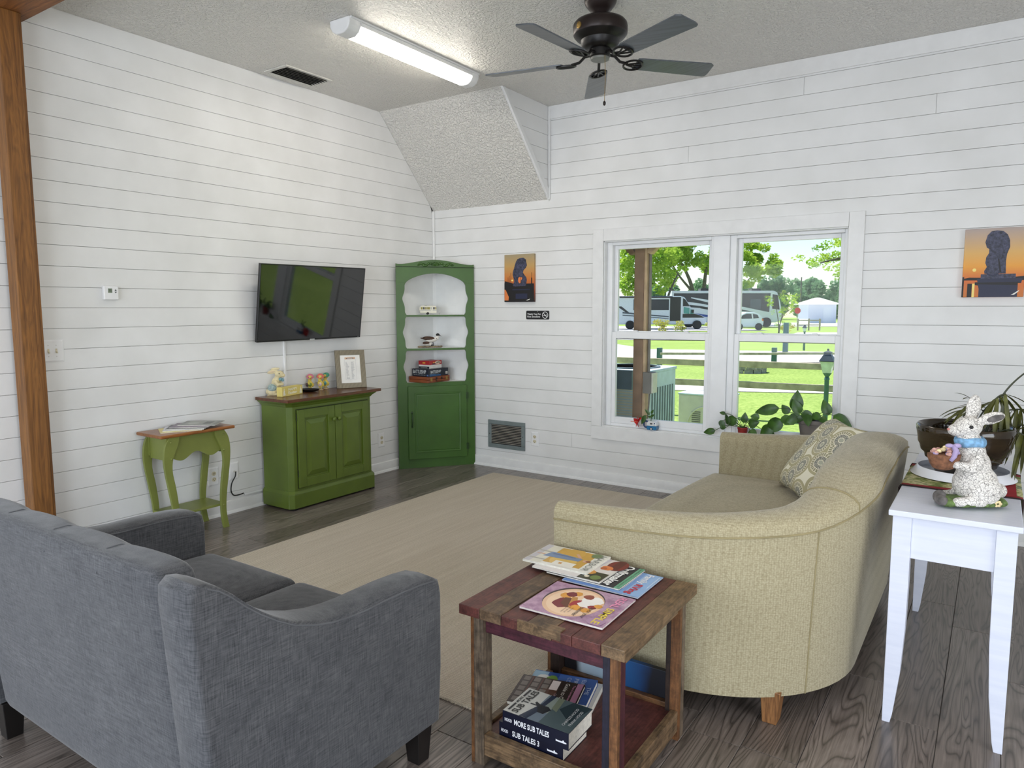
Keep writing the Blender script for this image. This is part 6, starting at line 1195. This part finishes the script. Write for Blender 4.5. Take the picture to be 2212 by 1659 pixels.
# porch post with its eave
pp_ = thing('porch_post', 'brown porch post with diagonal braces just outside the window', 'post', (1.895, .43, -.15))
part('shaft', MB().box((1.85, .38, -.15), (1.935, .47, 2.20)), 'porch_brown', pp_, bevel=.004); part('trim_strip', MB().box((1.9355, .385, -.15), (1.958, .465, 2.02)), 'porch_tan', pp_, bevel=.003)
for sg in (-1, 1):
    x0 = 1.94 if sg > 0 else 1.85; part('brace', MB().prism([(x0, 1.88), (x0 + sg * .045, 1.86), (x0 + sg * .36, 2.17), (x0 + sg * .36, 2.2), (x0 + sg * .30, 2.2)], 'y', .39, .46), 'porch_tan' if sg > 0 else 'porch_brown', pp_, bevel=.003)
part('conduit', MB().tube([(1.972, .43, 2.2), (1.972, .43, .885)], .012, 10), 'box_gray', pp_, smooth=True); part('conduit', MB().tube(spline([(1.985, .43, .71), (1.97, .43, .5), (1.955, .43, .25), (1.95, .43, -.1)], 5), .007, 8), 'box_gray', pp_, smooth=True)
jb = part('junction_box', MB().box((1.945, .37, .71), (2.02, .47, .888)), 'box_gray', pp_, bevel=.003); part('box_cover', MB().box((2.02, .374, .715), (2.035, .466, .883)), 'ac_cream', jb, bevel=.002)
part('dark_panel', MB().box((1.66, .47, .72), (1.80, .50, .885)), 'ac_dark', pp_, bevel=.002)
struct('ceiling_eave', MB().box((-2, .16, 2.26), (9, .95, 2.34)), 'porch_brown'); struct('beam_eave', MB().box((-2, .38, 2.20), (9, .47, 2.26)), 'porch_brown')
# air conditioners
a1 = thing('air_conditioner', 'tall pale blue outdoor air conditioner beside the porch post', 'air conditioner', (1.45, 1.26, -.24))
x0, x1, y0, y1, zb, zt = 1.10, 1.76, .94, 1.59, -.24, .85
part('cabinet', MB().box((x0, y0, zb), (x1, y1, zt - .03)), 'ac_blue', a1, bevel=.006); part('lid', MB().box((x0 - .01, y0 - .01, zt - .03), (x1 + .01, y1 + .01, zt)), 'ac_blue', a1, bevel=.008)
part('fan_grille', MB().lathe([(.28, zt + .001), (.28, zt + .012), (.25, zt + .012), (.25, zt + .001)], 32, ((x0 + x1) / 2, (y0 + y1) / 2, 0)), 'ac_dark', a1)
for k in range(9):
    yy = y0 + .06 + k * .062; part('louvre_column', MB().box((x1 + .0008, yy, zb + .08), (x1 + .004, yy + .028, zt - .17)), 'ac_dark', a1)
for k in range(34):
    z = zb + .06 + k * .026; part('louvre', MB().prism([(y0 - .010, z), (y0 - .002, z + .016), (y0 - .0008, z + .016), (y0 - .0008, z)], 'x', x0 + .03, x1 - .12), 'ac_cream', a1)
part('corner_post', MB().box((x1 - .11, y0 - .006, zb), (x1 + .001, y0 - .0008, zt - .035)), 'ac_cream', a1, bevel=.002)
a2 = thing('heat_pump', 'small cream outdoor heat pump right of the tall air conditioner', 'air conditioner', (1.7, 2.72, -.26)); x0, x1, y0, y1, zb, zt = 1.43, 2.02, 2.548, 2.86, -.26, .45
part('cabinet', MB().box((x0, y0, zb), (x1, y1, zt)), 'ac_cream', a2, bevel=.012, seg=3); part('top_lid', MB().box((x0 - .006, y0 - .006, zt), (x1 + .006, y1 + .006, zt + .018)), 'ac_blue', a2, bevel=.005)
part('fan_ring', MB().tube([((x0 + .34 + .23 * math.cos(a)), y0 - .003, .10 + .23 * math.sin(a)) for a in [2 * PI * k / 32 for k in range(33)]], .010, 6), 'ac_cream', a2, smooth=True)
for c in range(3):
    for k in range(20): part('grille_slot', MB().box((x0 + .16 + c * .13, y0 - .004, -.16 + k * .022), (x0 + .26 + c * .13, y0 - .0008, -.149 + k * .022)), 'ac_slot', a2)
for k in range(6): part('side_slot', MB().box((x1 + .0008, y0 + .05 + k * .04, -.2), (x1 + .004, y0 + .07 + k * .04, .30)), 'ac_dark', a2)
# rail fence
fn = thing('rail_fence', 'two-rail wooden fence across the lawn outside the window', 'fence', (*yard(3.4, 10.9), zg(10.9)))
def bar(p, q, w, h):
    p, q = Vector(p), Vector(q); d = (q - p).normalized(); sd = d.cross(Vector((0, 0, 1))).normalized() * w / 2; up = Vector((0, 0, h / 2)); r = lambda c: [c - sd - up, c + sd - up, c + sd + up, c - sd + up]
    return MB().loft([[tuple(x) for x in r(p)], [tuple(x) for x in r(q)]])
def fl_(s): return 11.2 + (s - 2.72) * (-.9 / 1.73)
ps = [-.2, 1.55, 3.42, 5.25, 7.1]
for a, c in zip(ps, ps[1:]):
    for z in (.576, .262): part('rail', bar((*yard(a, fl_(a)), z), (*yard(c, fl_(c)), z - .004), .07, .095), 'fence_wood', fn, bevel=.008)
for s in ps: part('fence_post', bar((*yard(s, fl_(s) + .06), -.3), (*yard(s, fl_(s) + .0601), -.299), .1, .1) if False else MB().box((yard(s, fl_(s) + .09)[0] - .05, yard(s, fl_(s) + .09)[1] - .05, zg(fl_(s)) - .05), (yard(s, fl_(s) + .09)[0] + .05, yard(s, fl_(s) + .09)[1] + .05, .86)), 'fence_wood', fn, bevel=.01)
f2 = thing('low_fence', 'low single-rail fence at the edge of the gravel road', 'fence', (*yard(9, 21.5), zg(21.5)))
for a, c in ((4.5, 8), (8, 11.5), (11.5, 15)):
    part('rail', bar((*yard(a, 21.6), .05), (*yard(c, 21.4), .05), .09, .07), 'fence_wood', f2, bevel=.01)
for s in (4.5, 8, 11.5): part('fence_post', MB().box((yard(s, 21.7)[0] - .07, yard(s, 21.7)[1] - .07, -.4), (yard(s, 21.7)[0] + .07, yard(s, 21.7)[1] + .07, .22)), 'lamp_green', f2, bevel=.015)
f3 = thing('far_fence', 'short post and rail fence in front of the distant shed', 'fence', (*yard(25.8, 62), zg(62)))
for z in (.35, -.05): part('rail', bar((*yard(24.8, 62), z), (*yard(26.8, 62), z), .08, .09), 'fence_wood', f3)
for s in (24.85, 25.8, 26.75): part('fence_post', MB().box((yard(s, 62.1)[0] - .06, yard(s, 62.1)[1] - .06, -.6), (yard(s, 62.1)[0] + .06, yard(s, 62.1)[1] + .06, .5)), 'fence_wood', f3)
def lamp(label, s, q, z0, z1, k=1.0):
    """lantern between heights z0 and z1 on a post"""
    x, y = yard(s, q); o = thing('lamp_post', label, 'lamp', (x, y, zg(q)), local=True); z0 -= zg(q); z1 -= zg(q); h = z1 - z0; r = h * .24
    part('post', MB().lathe([(.032 * k, 0), (.030 * k, z0 - .10 * k), (.036 * k, z0 - .09 * k), (.03 * k, z0 - .06 * k)], 16), 'lamp_green', o, smooth=True)
    part('bracket', MB().lathe([(.02 * k, z0 - .06 * k), (r * .75, z0)], 4), 'lamp_green', o)
    sq = lambda rr, z: [(rr * a, rr * c, z) for a, c in ((-1, -1), (1, -1), (1, 1), (-1, 1))]
    part('glass_box', MB().loft([sq(r * .62, z0), sq(r, z0 + h * .46)]), 'lamp_glass', o)
    part('roof', MB().loft([sq(r * 1.15, z0 + h * .46), sq(r * 1.15, z0 + h * .49), sq(r * .5, z0 + h * .78), sq(r * .6, z0 + h * .80), sq(r * .6, z0 + h * .84), sq(r * .12, z0 + h * .9)]), 'lamp_dark', o); part('finial', MB().ball((0, 0, z0 + h * .94), h * .045), 'lamp_dark', o, smooth='all'); return o
lamp('green garden lamp post with a pale lantern by the rail fence', 4.22, 9.5, .555, .885); lamp('small green garden lamp farther off in the right window pane', 12.3, 30, .44, .74, 1.4)
solo('marker_post', MB().box((yard(10.75, 28)[0] - .09, yard(10.75, 28)[1] - .09, -.4), (yard(10.75, 28)[0] + .09, yard(10.75, 28)[1] + .09, .85)), 'lamp_green', 'short green marker post standing on the lawn before the far lamp', 'post', bevel=.02)
x, y = yard(6.3, 19.2); fp = thing('fire_ring', 'round stone fire ring on the lawn behind the rail fence', 'fire pit', (x, y, zg(19.2)), local=True)
for k in range(14):
    a0, a1 = 2 * PI * k / 14 + .02, 2 * PI * (k + 1) / 14 - .02
    for j in range(2): part('block', MB().loft([[(.42 * math.cos(a), .42 * math.sin(a), z), (.56 * math.cos(a), .56 * math.sin(a), z), (.56 * math.cos(a), .56 * math.sin(a), z + .1), (.42 * math.cos(a), .42 * math.sin(a), z + .1)] for a, z in ((a0 + j * .1, j * .105), (a1 + j * .1, j * .105))]), 'stone_gray', fp)
# vehicles: local x forward (to the right of the view), y away, z up
plain('rv_silver', (206, 212, 220), .3, metal=.2, var=.03); plain('rv_dark', (34, 42, 58), .15); plain('rv_black', (20, 22, 26), .3); plain('rv_glass', (70, 150, 140), .08); plain('rv_stripe', (70, 78, 92), .3); plain('rv_blue', (38, 70, 150), .3); plain('car_white', (226, 232, 240), .2, var=.02); plain('hub', (190, 194, 200), .3, metal=.6)
def wheel(o, x, r, w=.25, y=0.0):
    b = MB(); b.xf = Matrix.Translation((x, y, r)) @ Matrix.Rotation(PI / 2, 4, 'X'); b.lathe([(r * .8, -.02), (r, .0), (r, w), (r * .8, w + .02)], 24); wl_ = part('wheel', b, 'tire', o, smooth=True)
    b = MB(); b.xf = Matrix.Translation((x, y - .03, r)) @ Matrix.Rotation(PI / 2, 4, 'X'); b.lathe([(r * .12, -.06), (r * .5, .02), (r * .6, .0)], 20); part('hubcap', b, 'hub', wl_, smooth=True)
def side(o, nm, poly, mat, y=-.012, th=.02): return part(nm, MB().prism(poly, 'y', y, y + th), mat, o)
def vehicle(nm, label, cat, s, q, rz=0.0): x, y = yard(s, q); return thing(nm, label, cat, (x, y, zg(q) + .045), YA + rz, local=True)
# camper van motorhome
r1 = vehicle('camper_van', 'silver camper van with dark door and a van cab, parked across the road', 'motorhome', 9.6, 66, .03)
part('body', MB().prism([(0, .45), (6.2, .45), (6.2, 2.95), (6.0, 3.05), (.2, 3.05), (0, 2.9)], 'y', 0, 2.3), 'rv_silver', r1, bevel=.05)
cab = part('cab', MB().prism([(6.2, .45), (8.3, .45), (8.45, .7), (8.4, 1.05), (7.9, 1.3), (7.35, 1.45), (6.75, 2.35), (6.4, 2.9), (6.2, 3.0)], 'y', .1, 2.2), 'rv_silver', r1, bevel=.04)
side(r1, 'window_band', [(1.6, 1.75), (4.9, 1.75), (4.9, 2.75), (1.6, 2.75)], 'rv_dark'); side(r1, 'window_band', [(.1, 2.1), (.5, 2.1), (1.2, 1.55), (.9, 1.55)], 'rv_dark'); side(r1, 'door', [(5.0, .75), (6.0, .75), (6.0, 2.95), (5.0, 2.95)], 'rv_black', -.02); side(r1, 'stripe', [(.6, 1.45), (4.9, 1.1), (4.9, 1.2), (.6, 1.6)], 'rv_stripe'); side(r1, 'stripe', [(.6, 1.25), (4.9, .95), (4.9, 1.0), (.6, 1.35)], 'rv_stripe')
side(r1, 'cab_window', [(6.3, 1.45), (6.85, 1.40), (6.85, 1.95), (6.3, 2.05)], 'rv_glass', .08); side(r1, 'cab_window', [(6.92, 1.40), (7.25, 1.42), (6.95, 1.88)], 'rv_glass', .08); side(r1, 'cab_panel', [(6.2, 1.05), (8.3, 1.05), (7.85, 1.28), (7.3, 1.42), (6.2, 1.40)], 'rv_black', .085); side(r1, 'cab_panel', [(6.22, 2.1), (6.88, 2.1), (6.45, 2.72), (6.22, 2.85)], 'rv_black', .085)
part('awning', MB().tube([(.3, -.08, 2.95), (5.2, -.08, 2.95)], .07, 8), 'rv_black', r1, smooth=True); part('roof_unit', MB().box((2.0, .6, 3.05), (3.0, 1.6, 3.3)), 'rv_silver', r1, bevel=.06); part('mirror', MB().box((7.0, -.15, 1.5), (7.2, .0, 1.8)), 'rv_black', r1)
side(r1, 'compartment', [(1.4, .6), (2.2, .6), (2.2, 1.0), (1.4, 1.0)], 'car_white'); side(r1, 'compartment', [(2.5, .6), (4.4, .6), (4.4, .98), (2.5, .98)], 'car_white')
for x_ in (1.3, 7.55): wheel(r1, x_, .40, .25, .12)
# large coach
r2 = vehicle('coach_motorhome', 'long dark and silver coach motorhome with sweeping stripes behind the small car', 'motorhome', 16.5, 74, .03)
part('body', MB().prism([(0, .5), (10.9, .5), (11.5, .7), (11.55, 1.6), (11.35, 2.6), (11.0, 3.6), (10.6, 3.75), (0, 3.75)], 'y', 0, 2.5), 'rv_silver', r2, bevel=.06)
side(r2, 'upper_band', [(.2, 2.2), (4.0, 1.9), (10.2, 1.45), (10.3, 3.5), (.2, 3.5)], 'rv_dark'); side(r2, 'swoosh', [(2.0, 3.0), (4.0, 2.5), (11.2, 1.05), (11.2, 1.35), (4.2, 2.75), (2.0, 3.1)], 'rv_silver', -.03); side(r2, 'swoosh', [(.2, 2.5), (3.0, 2.2), (11.0, .75), (11.0, .9), (3.0, 2.45), (.2, 2.8)], 'rv_silver', -.03); side(r2, 'swoosh', [(3.0, 1.95), (9.6, .82), (9.6, .92), (3.0, 2.1)], 'rv_black', -.03); side(r2, 'swoosh', [(1.0, 1.35), (8.0, .62), (8.0, .8), (1.0, 1.6)], 'rv_blue', -.03)
side(r2, 'side_window', [(4.6, 2.5), (6.2, 2.4), (6.2, 3.1), (4.6, 3.1)], 'rv_blue', -.03); side(r2, 'side_window', [(8.2, 2.0), (9.3, 1.85), (9.3, 2.9), (8.2, 2.9)], 'rv_stripe', -.03); side(r2, 'windscreen', [(10.5, 1.9), (11.3, 1.8), (11.05, 3.3), (10.5, 3.4)], 'rv_black', -.03)
for a in (3.2, 5.2, 8.6): part('roof_unit', MB().box((a, .7, 3.75), (a + .95, 1.7, 4.02)), 'rv_black', r2, bevel=.06)
for x_ in (1.8, 9.9): wheel(r2, x_, .5, .3, .1)
r3 = vehicle('white_trailer', 'white travel trailer partly hidden behind the sapling', 'trailer', 27.4, 82); part('body', MB().prism([(0, .5), (2.6, .5), (2.7, 3.2), (2.4, 3.5), (.1, 3.5), (0, 3.3)], 'y', 0, 2.3), 'car_white', r3, bevel=.06); side(r3, 'roof_line', [(0, 3.2), (2.6, 3.2), (2.6, 3.35), (0, 3.35)], 'rv_stripe'); side(r3, 'side_window', [(.7, 1.9), (1.9, 1.9), (1.9, 2.6), (.7, 2.6)], 'rv_stripe'); wheel(r3, 1.3, .4, .25, .1)
c1 = vehicle('small_car', 'tiny white two-seat car parked on the gravel', 'car', 19.3, 62, .03)
part('body', MB().prism([(0, .35), (.25, .28), (2.35, .28), (2.55, .45), (2.58, .75), (2.45, 1.0), (2.2, 1.35), (1.7, 1.55), (1.0, 1.55), (.6, 1.35), (.2, .95), (.02, .75)], 'y', 0, 1.55), 'car_white', c1, bevel=.06)
side(c1, 'side_window', [(.45, .98), (1.55, 1.0), (1.45, 1.40), (1.05, 1.42), (.72, 1.30)], 'rv_dark'); side(c1, 'side_window', [(1.65, 1.0), (2.15, 1.05), (2.0, 1.33), (1.58, 1.42)], 'rv_dark'); side(c1, 'frame_arc', [(1.55, .45), (1.75, .45), (2.45, 1.1), (2.3, 1.2)], 'car_white', -.03); side(c1, 'tail_lamp', [(2.42, .8), (2.55, .8), (2.5, .98), (2.38, .98)], 'print_orange', -.02)
for x_ in (.42, 2.12): wheel(c1, x_, .30, .18, .06)
# shed, pole, sign
plain('shed_wall', (214, 220, 232), .8, var=.03); plain('shed_roof', (236, 236, 234), .7); plain('stop_red', (200, 50, 50), .5)
x, y = yard(41.4, 100); sh = thing('shed', 'small white shed with a hipped roof by the distant treeline', 'shed', (x, y, zg(100)), YA, local=True)
part('walls', MB().box((0, 0, 0), (3.9, 3.5, 2.7)), 'shed_wall', sh); part('roof', MB().loft([[(-.6, -.6, 2.65), (4.5, -.6, 2.65), (4.5, 4.1, 2.65), (-.6, 4.1, 2.65)], [(1.7, 1.5, 3.6), (2.2, 1.5, 3.6), (2.2, 2.0, 3.6), (1.7, 2.0, 3.6)]]), 'shed_roof', sh); part('door', MB().box((2.1, -.03, 0), (3.2, -.001, 2.2)), 'car_white', sh)
x, y = yard(45.1, 112); solo('utility_pole', MB().lathe([(.11, -1), (.09, 6.2)], 10, (x, y, 0)), 'bark', 'tall thin pole before the distant treeline', 'pole', smooth=True)
x, y = yard(31.9, 80); ss = thing('stop_sign', 'small red octagonal sign near the shed', 'sign', (x, y, zg(80)), YA, local=True); part('pole', MB().lathe([(.03, 0), (.03, 2.2)], 8), 'hub', ss); part('plate', MB().prism([(.36 * math.cos(PI / 8 + k * PI / 4), 1.75 + .36 * math.sin(PI / 8 + k * PI / 4)) for k in range(8)], 'y', -.05, -.03), 'stop_red', ss)
# trees
def leafmat(name, c0, c1):
    t = NT(name); oi = t.n('NewGeometry'); n = t.noise(t.coord((1, 1, 1)), 1.1, 3, .6); col = t.ramp(n, [(0.3, c0), (0.7, c1)]); di = t.n('BsdfDiffuse'); tr_ = t.n('BsdfTranslucent'); t.l(col, di.inputs[0]); t.l(col, tr_.inputs[0]); mx = t.n('MixShader'); mx.inputs[0].default_value = .45; t.l(di.outputs[0], mx.inputs[1]); t.l(tr_.outputs[0], mx.inputs[2]); t.l(mx.outputs[0], t.out.inputs[0])
leafmat('leaf_bright', (112, 158, 50), (196, 218, 92)); leafmat('leaf_far_haze', (88, 132, 100), (150, 184, 132)); leafmat('leaf_yellow', (150, 150, 60), (214, 204, 110))  # treeline leaves carry the haze of distance in their bluish colour
def foliage(blobs, n, size, seed):
    rd = random.Random(seed); vs = []; fs = []; tot = sum(b[3] * b[4] * b[5] for b in blobs)
    for bx, by, bz, rx, ry, rz in blobs:
        for k in range(int(n * rx * ry * rz / tot)):
            while True:
                p = Vector((rd.uniform(-1, 1), rd.uniform(-1, 1), rd.uniform(-1, 1)))
                if .25 < p.length < 1: break
            c = Vector((bx + p.x * rx, by + p.y * ry, bz + p.z * rz)); a = Vector((rd.gauss(0, 1), rd.gauss(0, 1), rd.gauss(0, .6))).normalized(); b_ = a.orthogonal().normalized(); sz = size * rd.uniform(.45, 1.0); i = len(vs)
            vs += [tuple(c - a * sz), tuple(c + b_ * sz * .7), tuple(c + a * sz), tuple(c - b_ * sz * .7)]; fs.append((i, i + 1, i + 2, i + 3))
    return MB().add(vs, fs)
def tree(name, label, s, q, trunk, blobs, n, size, mat='leaf_bright', seed=1, group=None):
    """trunk: list of (path, radii); blobs in local metres"""
    x, y = yard(s, q); o = thing(name, label, 'tree', (x, y, zg(q)), YA, group, local=True)
    for path, rr in trunk:
        sp_ = spline(path, 5); k = len(sp_) - 1; part('trunk', MB().tube(sp_, [rr[0] + (rr[1] - rr[0]) * i / k for i in range(k + 1)], 8), 'bark', o, smooth=True)
    part('foliage', foliage(blobs, n, size, seed), mat, o, kind='stuff', fix=False); return o
def cluster(cx, cz, rx, rz, n, seed, r=.35, d=.6):
    rd = random.Random(seed); out = []
    for k in range(n):
        a = rd.uniform(0, 2 * PI); m = math.sqrt(rd.random()) * .85; k_ = rd.uniform(.7, 1.2); out.append((cx + rx * m * math.cos(a), rd.uniform(-1, 1) * rx * d, cz + rz * m * math.sin(a), rx * r * k_, rx * r * k_, rz * r * k_))
    return out
tree('shade_tree', 'big spreading shade tree with forked trunk behind the coach motorhome', 24.2, 95, [([(0, 0, 0), (-.1, 0, 3), (-.6, 0, 5.5), (-1.8, 0, 8)], (.42, .15)), ([(.3, 0, 0), (1.0, 0, 3), (1.3, 0, 6), (1.6, 0, 9)], (.4, .15)), ([(-.3, 0, 3.0), (-2.5, 0, 4.2), (-5.0, 0, 6.0)], (.22, .08)), ([(-.5, 0, 4.5), (-2.2, 0, 6.5), (-3.4, 0, 8.5)], (.18, .07))], cluster(-1.2, 9.6, 6.4, 3.6, 46, 3, .19), 7000, .30, seed=2)
tree('shade_tree', 'rounded green tree rising over the coach in the right pane', 27.0, 86, [([(0, 0, 0), (.1, 0, 3), (.2, 0, 5)], (.35, .2)), ([(.1, 0, 3.2), (-1.5, 0, 4.8), (-2, 0, 6)], (.16, .07)), ([(.1, 0, 4), (1.4, 0, 5.6)], (.14, .06))], cluster(1.2, 7.3, 3.9, 3.0, 36, 5, .21), 5200, .27, seed=4)
tree('shade_tree', 'tall pale green tree glimpsed behind the porch post', 12.6, 70, [([(0, 0, 0), (.1, 0, 3), (.1, 0, 6)], (.25, .12)), ([(2.2, 0, 0), (2.6, 0, 3), (3.6, 0, 5.4)], (.16, .07))], cluster(.6, 6.6, 3.8, 3.8, 36, 7, .22), 5200, .24, seed=6)
tree('shade_tree', 'leafy branch end of a near tree hanging into the right pane', 11.0, 22, [([(1.5, 0, 0), (1.5, 0, 2.2), (1.0, 0, 3.4), (-.6, 0, 3.3), (-1.6, 0, 3.1)], (.16, .02))], cluster(-.5, 3.5, 1.7, 1.0, 50, 9, .17), 4600, .060, seed=8)
tree('sapling', 'thin sparse sapling standing before the white trailer', 18.7, 50, [([(0, 0, 0), (-.05, 0, .8), (-.3, 0, 2.2)], (.06, .02)), ([(0, 0, 0), (.1, 0, 1.0), (.5, 0, 2.4)], (.05, .02)), ([(0, 0, .6), (.3, 0, 1.4), (1.0, 0, 2.0)], (.04, .01))], cluster(.05, 2.2, 1.25, 1.2, 20, 11, .22), 420, .10, 'leaf_bright', seed=10)
random.seed(31)
names_ = ['leftmost', 'second', 'third', 'fourth', 'fifth', 'sixth', 'seventh', 'eighth', 'ninth', 'tenth', 'eleventh', 'twelfth', 'thirteenth', 'fourteenth', 'fifteenth', 'sixteenth', 'seventeenth', 'eighteenth', 'nineteenth', 'twentieth']
for k in range(20):
    s = 30 + k * 2.55; hh = random.uniform(7.4, 9.4); q = 146 + 7 * (k % 3) + random.uniform(-1.5, 1.5)
    tree('treeline_tree', f'haze-tinted green tree of the distant treeline, {names_[k]} from the left', s, q, [([(0, 0, 0), (0, 0, hh * .6)], (.25, .12))], cluster(0, hh * .50, 3.3, hh * .50, 20, 40 + k, .36, .4), 3000, .42, 'leaf_far_haze', seed=60 + k, group='trees of the distant treeline')
for k, (s, q, r, m, lab) in enumerate(((12.0, 58, .8, 'leaf_yellow', 'yellow-green shrub left of the van beside the porch post'), (13.6, 57, .7, 'leaf_yellow', 'yellow flowering shrub below the dark van door'), (16.3, 59, .6, 'leaf_yellow', 'yellow shrub right of the van front wheel'), (23.5, 62, .7, 'leaf_bright', 'green shrub left of the far fence'), (22.0, 57, .6, 'leaf_yellow', 'yellow-green shrub below the sapling'), (10.2, 56, .6, 'leaf_bright', 'dark leafy shrub at the left edge of the window view'), (13.4, 28, .45, 'leaf_bright', 'twiggy shrub at the right edge of the window view'))):
    x, y = yard(s, q); o = thing('garden_shrub', lab, 'shrub', (x, y, zg(q)), YA, 'shrubs on the lawn', local=True); part('foliage', foliage(cluster(0, r * .7, r, r * .6, 6, 80 + k, .45), 420, r * .11, 90 + k), m, o, kind='stuff', fix=False); part('stem', MB().tube([(0, 0, 0), (0, 0, r * .8)], .02, 6), 'bark', o)
